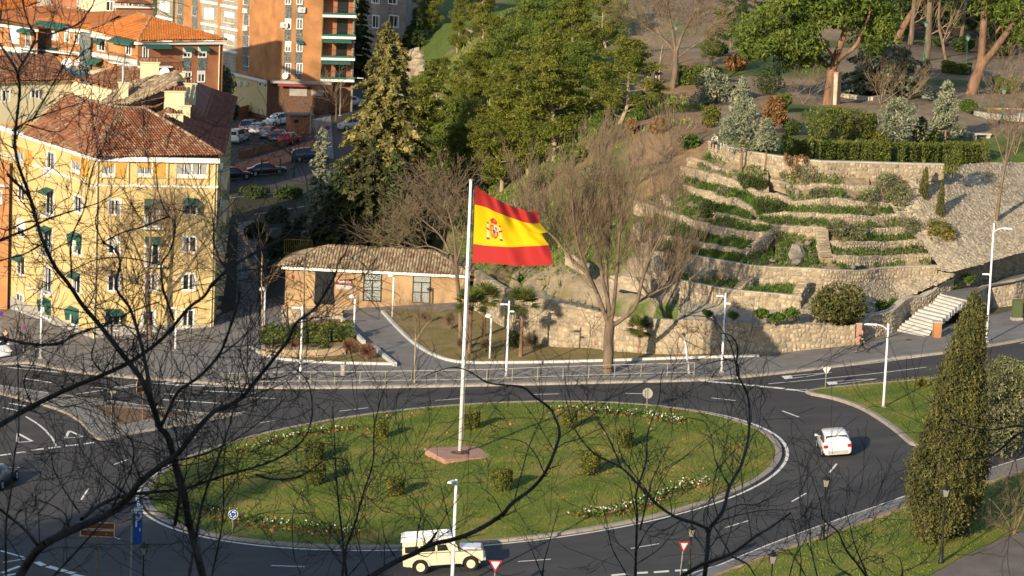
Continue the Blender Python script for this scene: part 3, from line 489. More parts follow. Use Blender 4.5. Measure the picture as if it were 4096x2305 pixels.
patch=slab('asphalt_patch',[(1760,1432),(1840,1372),(1960,1310),(2100,1243),(2240,1182),(2330,1150),(2420,1120),(2576,1062),(2700,1020),(2700,1100),(2576,1146),(2457,1184),(2274,1245),(2020,1334),(1932,1367),(1813,1416)],.003,-.2,M['asphalt_new'])
slab('asphalt_patch',[(905,1005),(1200,990),(1500,985),(1720,992),(1740,984),(1500,975),(1200,980),(900,992)],.003,-.2,M['asphalt_new'])
ISL=[(-200,935),(0,969),(137,990),(275,1007),(475,1034),(560,1041),(612,1038),(480,1064),(350,1085),(268,1104),(252,1104),(232,1088),(205,1060),(165,1036),(110,1017),(0,988),(-200,950)]
traffic_island=slab('traffic_island',ISL,.13,-.1,M['setts'])
kerb('traffic_island_kerb',[(-100,953),(0,969),(137,990),(275,1007),(475,1034),(560,1041),(608,1037),(480,1063),(350,1084),(268,1103),(252,1103),(232,1087),(205,1059),(165,1035),(110,1016),(0,987),(-100,963)],.2,.15,'kerb',1.0)
bed=slab('soil_bed',TI((950,1188),(1250,1200),(1600,1232),(1890,1252),(1700,1290),(1450,1325),(1220,1373),(1080,1280)),.16,.0,M['soil'])
kerb('soil_bed_edge',TI((950,1186),(1250,1198),(1600,1230),(1890,1250)),.15,.17,'kerb',.8)
RISL=[(2027,983),(2060,977),(2219,962),(2354,949),(2432,939),(2576,917),(2800,880),(2800,945),(2576,1003),(2454,1047),(2380,1080),(2320,1115),(2298,1112),(2255,1076),(2212,1046),(2166,1020),(2110,1000),(2060,990)]
def lawn_sheet(name,px,top,m='lawn'):return slab(name,px,top,-.05,M[m])
lawn_sheet('island_lawn',RISL,.17)
kerb('island_kerb',[(2320,1117),(2298,1113),(2255,1077),(2212,1047),(2166,1021),(2110,1001),(2060,990),(2029,984),(2060,977),(2219,962),(2354,949),(2576,917)],.35,.19,'kerb',1.0)
kerb('island_kerb',[(2380,1082),(2454,1048),(2576,1004),(2700,960)],.35,.19,'kerb',1.0)
near_pavement=slab('near_pavement',[(1500,1540),(1713,1451),(1813,1421),(1932,1372),(2019,1339),(2274,1250),(2457,1190),(2576,1154),(2800,1080),(2800,1110),(2576,1182),(2457,1222),(2274,1276),(2020,1364),(1932,1396),(1813,1440),(1700,1490),(1560,1545)],.13,-.1,M['pavement'])
brick_edge=slab('brick_edging',[(1560,1544),(1700,1489),(1813,1439),(1932,1395),(2020,1363),(2274,1275),(2457,1221),(2576,1181),(2800,1109),(2800,1117),(2576,1190),(2457,1231),(2274,1284),(2020,1371),(1932,1402),(1813,1446),(1700,1496),(1560,1552)],.15,-.1,M['brick_pale'])
near_lawn=slab('near_lawn',[(1560,1551),(1700,1495),(1813,1445),(1932,1401),(2020,1370),(2274,1283),(2457,1230),(2576,1189),(2800,1116),(2800,1250),(2576,1330),(2500,1362),(2420,1400),(2330,1452),(2250,1500),(2150,1570)],.16,-.1,M['lawn'])
near_path=slab('near_path',[(2150,1571),(2250,1501),(2330,1453),(2420,1401),(2500,1363),(2576,1331),(2800,1251),(2900,1500),(2500,1640)],.12,-.1,M['path'])
lawn_sheet('bank_lawn',[(966,782)]+TJ((1300,235),(1580,535),(1750,645),(1950,718),(2150,738),(2576,738))+TK((600,728),(1500,698),(2480,668))+[(1908,882),(1694,880),(1545,876),(1480,868),(1395,862),(1330,842),(1290,824),(1215,782),(1158,779),(1000,779)],.2,'dry_lawn')
kerb('bank_kerb',TJ((1275,225),(1430,390),(1580,530),(1750,640),(1950,715),(2150,736),(2560,737))+TK((600,726),(1500,697),(2490,667)),.3,.30,'kerb_pale',1.5)
lawn_sheet('bed_lawn',TJ((80,650),(260,698),(550,724),(1030,742),(1390,748),(1210,610),(1080,525),(960,420),(880,320),(500,330),(200,500)),.2,'dry_lawn')
kerb('bed_kerb',TJ((-60,570),(80,655),(260,702),(550,727),(1030,745),(1405,752)),.3,.30,'kerb_pale',1.5)
kerb('ramp_edge',TJ((1400,750),(1260,640),(1195,580)),.3,.45,'kerb_pale',1.5,smooth=False)
kerb('ramp_edge',TJ((1085,525),(970,410),(870,300)),.3,.6,'kerb_pale',1.5,smooth=False)
verge=slab('gravel_verge',[(600,948),(700,946),(800,944),(900,947),(1010,951),(1060,951),(1288,942),(1513,939),(1738,933),(1740,943),(1538,948),(1284,954),(919,961),(640,961)],.15,0,M['gravel'])
verge2=slab('cobbled_verge',TI((850,738),(1200,770),(1800,800),(2576,880),(2576,950),(2000,925),(1500,895),(1100,860),(900,800)),.15,0,M['gravel'])
slab('back_street',[(545,850),(620,560),(560,440),(570,330),(640,250),(830,250),(860,200),(1000,215),(1040,330),(1045,420),(1000,520),(760,640),(700,780)],.02,-.3,M['asphalt'])
slab('red_pavement',[(590,412),(640,398),(790,352),(830,352),(820,385),(700,415),(600,440)],.10,-.1,M['brick_deep'])
slab('far_pavement',[(765,250),(830,250),(840,400),(800,400),(790,330)],.12,-.1,M['pavement'])
# ---------------------------------------------------------------- stones and walls
def make_stone(seed,m,flat=.55):
 r=random.Random(seed);b=MB();c=.24
 bm=bmesh.new();bmesh.ops.create_cube(bm,size=1.0)
 bmesh.ops.bevel(bm,geom=bm.edges[:],offset=c,segments=1,affect='EDGES')
 for v in bm.verts:
  v.co.x*=1+r.uniform(-.2,.2);v.co.z*=1+r.uniform(-.22,.22);v.co.y*=1+r.uniform(-.15,.15)
  v.co.x+=v.co.z*r.uniform(-.06,.06)
 bmesh.ops.rotate(bm,verts=bm.verts,cent=(0,0,0),matrix=Matrix.Rotation(r.uniform(-.3,.3),3,'Y'))
 me=bpy.data.meshes.new('stone');bm.to_mesh(me);bm.free();me.materials.append(M[m]);me.polygons.foreach_set('use_smooth',[True]*len(me.polygons));return me
STONES=[make_stone(i,'stone')for i in range(9)]
STONE_NP=[]
for me in STONES:
 V=np.empty(len(me.vertices)*3);me.vertices.foreach_get('co',V);me.calc_loop_triangles()
 T=np.empty(len(me.loop_triangles)*3,np.int32);me.loop_triangles.foreach_get('vertices',T);STONE_NP.append((V.reshape(-1,3),T.reshape(-1,3)))
def put_stones(parent,items,limit=300,name='stone'):
 """items: (pos, yaw, pitch, size xyz); the largest become single parts, the rest one joined part"""
 items=sorted(items,key=lambda t:-t[3][0]*t[3][2])
 for i,(p,yaw,rx,s)in enumerate(items[:limit]):
  inst(name,STONES[(i*7+int(s[0]*100))%9],parent,p,(rx,0,yaw),s)
 rest=items[limit:]
 if rest:
  VV,FF,n=[],[],0
  for i,(p,yaw,rx,s)in enumerate(rest):
   V,T=STONE_NP[i%9];R=np.array(Euler((rx,0,yaw)).to_matrix());VV.append((V*np.array(s))@R.T+np.array(p));FF.append(T+n);n+=len(V)
  o=np_build('stone_facing',np.concatenate(VV),np.concatenate(FF),M['stone'],parent);o['kind']='stuff'
WALLS={}
class Wall:
 pass
def terrace_wall(key,label,top,bot,zf=slope_z,thick=.45,size=.24,batter=.06,rough=.06,coping=False,name='stone_wall',smooth=True,limit=300,depth=.09,core='mortar',fill=1.0,extra=.5,group=None):
 r=random.Random(hash(key)%1000 if False else sum(map(ord,key)))
 keep=[top[0]]
 for p in top[1:]:
  if p[0]>keep[-1][0]+1:keep.append(p)
 top=keep
 T3_=[at(u,v,zf(u,v))for u,v in top]
 bu=np.array([p[0]for p in bot]);bv=np.array([p[1]for p in bot])
 o_=np.argsort(bu);bu,bv=bu[o_],bv[o_]
 H3=[max(.15,(float(np.interp(u,bu,bv))-v)/px_m(P))for(u,v),P in zip(top,T3_)]
 Q=[(*P,hh,u)for P,hh,(u,v)in zip(T3_,H3,top)]
 L=plen([q[:3]for q in Q]);n=max(4,int(L/.45))
 Q=np.array(smooth_line(Q,n))if smooth and len(Q)>2 else resample(Q,n)
 P=Q[:,:3].copy();Hh=np.maximum(Q[:,3],.12);P[:,2]+=np.array([r.uniform(-rough,rough)for _ in range(n)])
 d=np.gradient(P[:,:2],axis=0);d/=np.linalg.norm(d,axis=1)[:,None]+1e-9
 N=np.stack([d[:,1],-d[:,0]],1)
 if N[:,1].mean()>0:N=-N
 w=Wall();w.u=Q[:,4];w.top=P;w.N=N;w.h=Hh
 root=thing(name,label,'wall',tuple(P[n//2]-np.array([0,0,Hh[n//2]])),group=group);base=np.array(root.location)
 b=MB();ft=P-base;bt=ft+np.c_[N*(-thick),np.zeros(n)]
 fb=ft+np.c_[N*(batter*Hh[:,None]),-(Hh+extra)];bb=bt-np.c_[np.zeros((n,2)),Hh+extra]
 for i in range(n-1):
  b.quad(fb[i],fb[i+1],ft[i+1],ft[i]);b.quad(ft[i],ft[i+1],bt[i+1],bt[i]);b.quad(bt[i],bt[i+1],bb[i+1],bb[i])
 b.quad(fb[0],ft[0],bt[0],bb[0]);b.quad(fb[-1],bb[-1],bt[-1],ft[-1])
 b.build('wall_core',M[core],root,fix=True)
 items=[];S=np.r_[0,np.cumsum(np.linalg.norm(np.diff(ft,axis=0),axis=1))]
 hm=float(Hh.max());y=0.0
 while y<hm+extra*.3:
  rh=size*r.uniform(.72,1.15);x=r.uniform(-.2,.05)
  while x<S[-1]:
   ww=size*r.choice((.55,.7,.85,1.,1.2,1.6))*r.uniform(.85,1.15);xc=x+ww/2;x+=ww+r.uniform(.0,.05)
   if xc>S[-1]or r.random()>fill:continue
   hh=float(np.interp(xc,S,Hh));yc=y+rh/2+r.uniform(-.22,.22)*size
   if yc>hh+.12:continue
   k=yc/max(hh,.2)
   p=np.array([np.interp(xc,S,ft[:,j])for j in range(3)]);nx,ny=np.interp(xc,S,N[:,0]),np.interp(xc,S,N[:,1])
   pr=batter*yc+r.uniform(-.03,.02)-depth*.72
   items.append(((p[0]+nx*pr,p[1]+ny*pr,p[2]-yc),math.atan2(nx,-ny)+r.uniform(-.06,.06),r.uniform(-.08,.08),(ww*r.uniform(.95,1.1),depth*2.2,rh*r.uniform(.8,1.15))))
  y+=rh+r.uniform(.01,.03)
 if not coping:
  x=0.0
  while x<S[-1]:
   ww=size*r.uniform(.8,1.7);xc=min(x+ww/2,S[-1]);x+=ww+.02
   p=np.array([np.interp(xc,S,ft[:,j])for j in range(3)]);nx,ny=np.interp(xc,S,N[:,0]),np.interp(xc,S,N[:,1])
   items.append(((p[0]-nx*thick*.45,p[1]-ny*thick*.45,p[2]-.02),math.atan2(nx,-ny)+r.uniform(-.1,.1),0,(ww*.95,thick*.95,.12)))
 put_stones(root,items,limit)
 if coping:
  cl=1.2;m=max(1,int(S[-1]/cl))
  for i in range(m):
   a,c=S[-1]*i/m+.008,S[-1]*(i+1)/m-.008
   A=np.array([np.interp(a,S,ft[:,j])for j in range(3)]);C=np.array([np.interp(c,S,ft[:,j])for j in range(3)])
   na=np.array([np.interp(a,S,N[:,0]),np.interp(a,S,N[:,1]),0]);nc=np.array([np.interp(c,S,N[:,0]),np.interp(c,S,N[:,1]),0])
   t_=coping if coping is not True else .10;up=np.array([0,0,t_]);dn=np.array([0,0,-.005])
   MB().hexa([A+na*.05+dn,C+nc*.05+dn,C-nc*(thick+.04)+dn,A-na*(thick+.04)+dn,A+na*.05+up,C+nc*.05+up,C-nc*(thick+.04)+up,A-na*(thick+.04)+up]).build('coping_stone',M['coping'],root)
 WALLS[key]=w;return root
WEED_PATCH=[]
def strip(name,up,lo,u0,u1,m='terrace',weed=0.0,weed_s=.22,n=36,drop=.07,gap=None,push=0.0):
 """ground between the foot of one wall and the back edge of the wall below it"""
 A,B=WALLS[up],WALLS[lo];V=[];F=[];K=6
 oa,ob=np.argsort(A.u),np.argsort(B.u)
 for i,u in enumerate(np.linspace(u0,u1,n)):
  a=np.array([np.interp(u,A.u[oa],A.top[oa][:,j])for j in range(3)]);a[2]-=np.interp(u,A.u[oa],A.h[oa]);a[:2]+=np.array([np.interp(u,A.u[oa],A.N[oa][:,j])for j in range(2)])*-.15
  b=np.array([np.interp(u,B.u[ob],B.top[ob][:,j])for j in range(3)]);b[2]-=drop;b[:2]+=np.array([np.interp(u,B.u[ob],B.N[ob][:,j])for j in range(2)])*-.30
  if push:a[2]-=push
  for k in range(K):
   t=k/(K-1);p=a*(1-t)+b*t;p[2]+=random.uniform(-.05,.05)if 0<k<K-1 else 0;V.append(tuple(p))
 for i in range(n-1):
  for k in range(K-1):q=i*K+k;F.append((q,q+1,q+K+1,q+K))
 o=np_build(name,V,F,M[m],None,True);tag(o,kind='structure')
 if weed:WEED_PATCH.append((np.array(V).reshape(n,K,3),weed,weed_s))
 return o
M['terrace']=mat('terrace',(.20,.145,.085),(.33,.26,.17),1.6,.95,.8,7,c3=(.25,.19,.12),bdist=.08)
M['bank']=mat('bank',(.27,.23,.175),(.42,.365,.28),1.8,.95,.9,6,c3=(.35,.30,.23),bdist=.1,stretch=(1,1,4))
def lev(z):return lambda u,v:z
terrace_wall('A','tall pale rubble retaining wall along the pavement below the terraces',A_TOP,A_BASE,zf=lambda u,v:a_topz(u),size=.36,thick=.6,extra=.3,batter=.05,rough=.04)
terrace_wall('W1','long low park wall with smooth coping on which the man sits',[(1782,358)]+T1((1280,135),(1470,185),(1620,215),(1920,265),(2230,305))+T2((300,150),(680,157),(1360,177),(1720,183)),[(1782,388)]+T1((1300,292),(1640,350),(1900,430),(2100,480))+T2((230,295),(700,315),(1300,320),(1720,280)),zf=lev(15.3),size=.30,coping=.12,rough=.0,limit=260,batter=.03)
terrace_wall('W2','short low dry wall just below the seated man',T1((850,265),(1000,300),(1150,372),(1290,412),(1430,445)),T1((850,325),(1000,350),(1150,405),(1430,470)))
terrace_wall('W3','sunlit uppermost terrace wall left of the pine trunk',T1((765,372),(900,400),(1050,440),(1250,500),(1400,545),(1520,590),(1660,672),(1800,690),(1950,715),(2080,790)),T1((765,505),(900,525),(1050,592),(1180,615),(1400,655),(1660,730),(1900,780),(2080,860)))
terrace_wall('W3R','broken ledge wall above the grey rosemary bushes',T1((2085,795),(2380,772))+T2((0,592),(190,585),(400,580),(560,590),(720,622),(1060,640)),T1((2085,865),(2380,850))+T2((190,675),(400,667),(700,692),(1060,690)))
terrace_wall('WU','small ledge wall under the dead brown shrub',T1((1800,515),(1950,560),(2130,600))+T2((30,430),(240,405),(420,415),(900,432)),T1((1800,560),(2130,668))+T2((30,490),(410,485),(600,500),(900,470)),size=.25)
terrace_wall('W4','second terrace wall, uneven, left of the round dark bush',T1((620,545),(780,597),(990,660),(1110,677),(1280,755),(1380,745),(1500,800),(1620,900)),T1((620,640),(780,650),(930,730),(1110,800),(1280,852),(1480,880),(1620,945)))
terrace_wall('W7','mid terrace wall running behind the two rosemary bushes',T1((1690,965),(2020,922),(2300,932),(2576,945))+T2((200,770),(600,777),(850,800),(1060,770),(1340,750)),T1((1690,1000),(2050,975),(2400,1003))+T2((0,803),(300,828),(640,847),(870,850),(1160,822),(1340,800)))
terrace_wall('W6','thin terrace wall meeting the zigzag corner at its right end',T1((1165,918),(1350,957),(1520,1000),(1700,1040),(1950,1082),(2200,1090),(2480,1105))+T2((340,950),),T1((1165,972),(1350,1000),(1520,1050),(1700,1082),(1950,1150),(2200,1195))+T2((340,1010),))
terrace_wall('W6R','short pale wall between grey bushes near the yellow bush',T2((800,948),(1060,940),(1450,930)),T2((800,995),(1060,1022),(1450,1000)),size=.26)
terrace_wall('W5','third terrace wall, tree shadows across its left part',T1((210,782),(430,850),(680,940),(850,1000),(1060,1062),(1240,1100),(1500,1150),(1850,1178)),T1((210,870),(430,930),(700,1042),(850,1092),(1060,1192),(1240,1212),(1500,1262),(1850,1300)))
terrace_wall('W5C','slanting link wall joining two terraces at the zigzag corner',T1((1850,1175),(1900,1120),(1965,1085)),T1((1850,1300),(1900,1250),(1965,1190)),smooth=False,thick=.5)
terrace_wall('W8','fourth terrace wall with striped branch shadows',T1((380,1155),(480,1182),(700,1222),(930,1272),(1100,1300),(1350,1352),(1570,1388)),T1((380,1245),(520,1283),(740,1322),(930,1352),(1220,1412),(1570,1446)))
terrace_wall('W8C','rough slanting end wall rising from the fourth terrace',T1((1560,1395),(1720,1265),(1845,1182)),T1((1560,1449),(1720,1370),(1845,1300)),smooth=False,thick=.5)
terrace_wall('W9','wide pale wall running downhill beside the boulders',T2((195,940),(200,1060),(215,1150),(250,1265)),T2((190,1020),(215,1230),(250,1330)),smooth=False,thick=.9,size=.26)
terrace_wall('W10','low curved wall above the lowest weed bed',T2((295,1078),(500,1105),(780,1107),(1050,1105),(1250,1082),(1470,1070)),T2((295,1150),(520,1182),(830,1192),(1050,1187),(1280,1152),(1470,1120)))
terrace_wall('W11','lowest curved terrace wall below the long weed bed',T2((335,1252),(600,1267),(1000,1277),(1250,1260),(1565,1240)),T2((335,1310),(500,1352),(720,1362),(1000,1362),(1300,1332),(1565,1295)))
terrace_wall('W12','long high rubble wall below the boulders with drain holes',T3((440,205),(540,215),(740,232),(1000,267),(1400,337),(1700,382),(2000,397),(2300,407))+T4((0,404),(400,427),(780,432),(1000,402),(1300,382),(1640,372)),T3((440,440),(740,482),(1000,495),(1380,562),(1640,604),(2150,612))+T4((250,650),(640,640),(1000,560),(1640,430)),size=.32,coping=.06,rough=.02,core='mortar')
terrace_wall('W13','lower rubble wall with weep holes above the gravel bank',T3((770,553),(1000,597),(1300,652),(1600,682),(2000,717),(2190,742)),T3((740,742),(1100,805),(1600,862),(2000,882),(2190,862)),size=.32,coping=.06,rough=.01,core='mortar')
terrace_wall('W13R','stone return wall at the right end of the lower rubble wall',T3((2195,745),(2250,640),(2305,545)),T3((2195,862),(2305,660)),size=.25,thick=.75,smooth=False)
terrace_wall('WB1','sloping stone buttress left, under the long high wall',T3((950,540),(1050,470),(1150,395)),T3((950,575),(1150,500)),size=.22,thick=.7,smooth=False)
terrace_wall('WB2','sloping stone buttress right, under the long high wall',T3((1500,640),(1560,570),(1640,490)),T3((1500,660),(1640,600)),size=.22,thick=.7,smooth=False)
terrace_wall('WL1','diagonal rubble wall on the gravel bank behind the flag',T5((850,482),(1100,502),(1300,600),(1500,702),(1760,795)),T5((850,560),(1000,602),(1240,722),(1400,762),(1640,852),(1760,870)),zf=lambda u,v:4.6+(700-v)*.021,size=.25,core='rubble')
for i,(lab,tp,bt)in enumerate([('crumbled rubble wall stub high up behind the bare plane tree',T1((535,705),(690,850)),T1((535,760),(690,900))),('small standing rubble stub beside the bare plane tree',T1((205,1062),(290,1070)),T1((205,1190),(290,1200))),('ragged rubble face left of the long high wall',T3((400,215),(470,300),(560,400)),T3((400,320),(560,470))),('broken rubble ledge behind the plane tree trunks',T3((-60,480),(120,520),(420,540)),T3((-60,560),(120,600),(420,640))),('low ruined ledge above the diagonal wall',T5((1380,330),(1500,400),(1640,470)),T5((1380,400),(1500,470),(1640,540)))]):
 terrace_wall('S%d'%i,lab,tp,bt,zf=lambda u,v:slope_z(max(u,1480),v),size=.28,smooth=False,core='rubble',rough=.12)
strip('terrace_ground','W1','W3',1740,1930,weed=.35);strip('terrace_ground','W1','W3R',1935,2330,weed=.3,push=.35);strip('terrace_ground','W3R','W7',2230,2340,weed=.4,push=.2);strip('terrace_ground','W7','W10',2060,2360,weed=.5,push=.45);strip('terrace_ground','W3','W7',1880,2000,weed=.7,push=.1);strip('terrace_ground','W7','W5',1860,1950,weed=.7,push=.45);strip('terrace_ground','W10','W12',2050,2350,weed=.5,push=.4);strip('terrace_ground','W3','W5',1600,1800,weed=.5,push=.6);strip('terrace_ground','W5','W12',1610,1960,weed=.5,push=.5);strip('terrace_ground','W12','A',1990,2110,'bank',weed=.2,push=.1);strip('terrace_ground','W1','WU',1930,2190,weed=.45)
strip('terrace_ground','W3','W4',1712,1890,weed=.8);strip('terrace_ground','WU','W3R',1990,2200,weed=.6)
strip('terrace_ground','W4','W6',1790,1885,weed=.9);strip('terrace_ground','W4','W5',1682,1800,weed=.6);strip('terrace_ground','W3R','W7',1990,2290,weed=1.)
strip('terrace_ground','W7','W6',1905,2085,weed=.9);strip('terrace_ground','W7','W6R',2180,2310,weed=.9)
strip('terrace_ground','W6','W5',1795,1945,weed=1.);strip('terrace_ground','W5','W8',1640,1900,weed=1.)
strip('terrace_ground','W8','W12',1645,1880,weed=1.);strip('terrace_ground','W6R','W10',2180,2320,weed=1.);strip('terrace_ground','W6','W10',2074,2090,weed=1.)
strip('terrace_ground','W10','W11',2082,2330,weed=1.,weed_s=.3);strip('terrace_ground','W11','W12',2082,2345,weed=.45)
strip('terrace_ground','W6','W12',1950,2056,weed=1.);strip('terrace_ground','W12','W13',1712,2005,weed=.7)
strip('gravel_bank','W13','A',1700,2010,'bank',weed=.1);strip('gravel_bank','WL1','A',1312,1500,'bank',weed=.06)
def px_sheet(name,corners,m,zf=slope_z,n=14,k=10,noise=.08,stones=None):
 """sheet from four corner lines given in pixels: top line and bottom line"""
 top,bot=corners;V=[];F=[]
 ta,ba=resample(top,n),resample(bot,n)
 for i in range(n):
  A_,B_=at(*ta[i],zf(*ta[i])),at(*ba[i],zf(*ba[i]))
  for j in range(k):
   p=A_.lerp(B_,j/(k-1));V.append((p.x,p.y,p.z+random.uniform(-noise,noise)))
 for i in range(n-1):
  for j in range(k-1):q=i*k+j;F.append((q,q+1,q+k+1,q+k))
 o=tag(np_build(name,V,F,M[m],None,True),kind='structure')
 if stones:
  r=random.Random(n*k);A=np.array(V).reshape(n,k,3);items=[]
  for q in range(stones[0]):
   a,b_=r.random()*(n-1.001),r.random()*(k-1.001);i,j=int(a),int(b_);fa,fb=a-i,b_-j;p=(A[i,j]*(1-fa)+A[i+1,j]*fa)*(1-fb)+(A[i,j+1]*(1-fa)+A[i+1,j+1]*fa)*fb
   e1=Vector(A[i+1,j]-A[i,j]);e2=Vector(A[i,j+1]-A[i,j]);nn=e1.cross(e2).normalized();nn=nn if nn.z>0 else-nn
   s_=stones[1]*r.uniform(.6,1.5);items.append((tuple(p+np.array(nn)*stones[2]*.1),math.atan2(nn.x,-nn.y),-math.asin(max(-1,min(1,nn.z))),(s_,stones[2]*1.6,s_*r.uniform(.55,.9))))
  put_stones(o,items,300)
 return o
PAVZ=lambda u,v:slope_z(u,v)
px_sheet('cobbled_slope',(T2((1290,330),(1720,270),(1900,180),(2200,150),(2700,150),(3200,140)),T4((1660,420),(1790,445),(1860,432),(2250,322),(2576,232),(3000,120))),'cobble',n=30,k=24,noise=.02,stones=(2600,.20,.05))
px_sheet('cobbled_slope',(T2((1060,640),(1250,560),(1400,420)),T4((1560,240),(1600,300),(1680,400))),'cobble',n=8,k=14,noise=.04,stones=(260,.22,.06))
px_sheet('rubble_bank',(T4((250,640),(640,600),(1000,500),(1640,420),(1860,470)),T4((560,900),(830,930),(1080,890),(1260,740),(1740,545))),'rubble',zf=lambda u,v:slope_z(u,v)-.1,n=18,k=12,noise=.08,stones=(500,.22,.05))
# ---------------------------------------------------------------- stairs and ramp
stairs=thing('stairs','flight of pale stone steps rising from the pavement to the ramp','stairs',tuple((at(*LS[0],S0)+at(*RS[0],S0))/2));sb=Vector(stairs.location)
for i in range(len(LS)):
 z=S0+.17*i+.08
 a,b_=at(*LS[i],z),at(*RS[i],z)
 if i<len(LS)-1:c,d=at(*RS[i+1],z+.17),at(*LS[i+1],z+.17)
 else:c,d=at(2445,741,z),at(2392,734,z)
 back=Vector((c.x-b_.x,c.y-b_.y,0))+Vector((.0,.12,0));back2=Vector((d.x-a.x,d.y-a.y,0))+Vector((0,.12,0))
 dn=Vector((0,0,-.42));c2,d2=b_+back,a+back2
 MB().hexa([p-sb for p in(a+dn,b_+dn,c2+dn,d2+dn,a,b_,c2,d2)]).build('step',M['step'],stairs,fix=True)
px_sheet('ramp',(ramp_r,ramp_f),'pavement',zf=zr,n=12,k=4,noise=0)
terrace_wall('WR1','rough rubble wall behind the ramp at the stair top',T4((1830,436),(2050,385),(2250,325),(2576,235),(3000,110)),T4((1830,600),(2000,640),(2250,580),(2576,485),(3000,350)),zf=lambda u,v:zr(u,v)+1.35+(u-2400)*.001,size=.3,core='rubble')
WR2_T=T4((1955,845),(2045,828),(2140,720),(2232,618),(2576,562),(3000,440));WR2_B=T4((1955,1175),(2250,1085),(2576,1002),(3000,880))
terrace_wall('WR2','rubble front wall of the ramp beside the green cabinet',WR2_T,WR2_B,zf=lambda u,v:float(np.interp(u,[2425,2444,2483,2700],[S0+1.75,S0+1.8,ZL+.12,ZL+1.1])),size=.34,coping=.1,smooth=False,core='rubble',limit=200)
zc=lambda u,v:S0+float(np.interp(u,[x[0]for x in T4((745,0),(850,0),(1110,0),(1290,0),(1530,0),(1760,0),(1840,0))],[.9,1.42,1.42,2.08,2.08,3.15,3.15]))
terrace_wall('WS','stepped stair wall with pale coping left of the steps',T4((745,1060),(850,957),(1110,927),(1290,757),(1530,732),(1760,532),(1840,527)),T4((745,1290),(850,1245),(1110,1150),(1290,1010),(1530,850),(1760,700),(1840,680)),zf=zc,size=.28,coping=.1,smooth=False,thick=.5,limit=200,core='rubble')
pil=thing('brick_pier','short brick pier at the foot of the steps','pier',tuple(PL(2356,849,.13)),.1)
MB().box((0,0,.55),(.55,.55,1.1)).build('pier_body',M['brick'],pil);MB().box((0,0,1.16),(.66,.66,.12)).build('pier_cap',M['coping'],pil)
pil=thing('brick_pier','worn brick pier where the retaining wall meets the stair wall','pier',tuple(PL(2158,866,.13)),.05)
MB().box((0,0,.75),(.40,.45,1.5)).build('pier_body',M['pink_stone'],pil);MB().box((0,0,1.54),(.46,.5,.08)).build('pier_cap',M['coping'],pil)
def boulder(label,u,v,sx,sy,sz,seed):
 P=at(u,v,slope_z(u,v));r=random.Random(seed);bm=bmesh.new();bmesh.ops.create_icosphere(bm,subdivisions=2,radius=.5)
 for q in bm.verts:
  k=1+r.uniform(-.16,.16);q.co*=k;q.co=Vector((q.co.x*sx,q.co.y*sy,max(q.co.z,-.25)*sz))
 me=bpy.data.meshes.new('boulder');bm.to_mesh(me);bm.free();me.materials.append(M['boulder'])
 o=inst('boulder',me,None,P,(0,0,r.uniform(0,3)));return tag(o,label,'boulder','boulders in the weeds')
boulder('large hollowed grey boulder among weeds beside the downhill wall',2003,640,1.3,.9,1.5,1);boulder('flat grey boulder below the large hollowed one',2005,660,1.3,.8,.6,2)
boulder('small round pale boulder right of the hollowed one',2032,612,.45,.45,.45,3);boulder('flat pale slab sunk in weeds left of the boulders',1943,656,.8,.5,.3,4)
boulder('small reddish boulder on the lowest terrace ledge',2147,672,.6,.4,.4,5);boulder('thin pale slab leaning on the lowest terrace ledge',2157,666,.55,.3,.35,6)
boulder('white lime block under the dead brown shrub',1985,470,.6,.45,.5,7);boulder('square pale block below the dead shrub',2006,486,.4,.35,.6,8)
o=boulder('grey rock lying on the green hill slope',1186,82,1.0,.6,.7,9);o.location=G(1186,80)
# ---------------------------------------------------------------- buildings
def NV(v):return np.array(tuple(v),float)
class Face:
 """a vertical wall plane from plan point A to plan point B, outward side towards the viewer"""
 def __init__(s,A,B):
  s.A=Vector((A[0],A[1],0));s.t=Vector((B[0]-A[0],B[1]-A[1],0));s.L=s.t.length;s.t.normalize()
  s.n=Vector((s.t.y,-s.t.x,0))
  if s.n.dot(Vector((0,0,0))-s.A)<0:s.n=-s.n
 def hit(s,u,v):
  d=Vector(ray(u,v));o=Vector((0,0,CH));k=(s.A-o).dot(s.n)/d.dot(s.n);P=o+d*k
  return(P-s.A).dot(s.t),P.z
 def P(s,x,z,out=0.0):return s.A+s.t*x+Vector((0,0,z))+s.n*out
 def slab(s,b,x0,x1,z0,z1,o0,o1):
  p=[s.P(x0,z0,o0),s.P(x1,z0,o0),s.P(x1,z0,o1),s.P(x0,z0,o1),s.P(x0,z1,o0),s.P(x1,z1,o0),s.P(x1,z1,o1),s.P(x0,z1,o1)]
  return b.hexa(p)
def z_over(P,u,v):
 """height at which the vertical line through plan point P is seen at row v"""
 F2=Face((P[0],P[1]),(P[0]+1,P[1]));return F2.hit(u,v)[1]
def fslab(name,f,x0,x1,z0,z1,o0,o1,m,parent):
 b=MB();f.slab(b,x0,x1,z0,z1,o0,o1);return b.build(name,m,parent,fix=True)
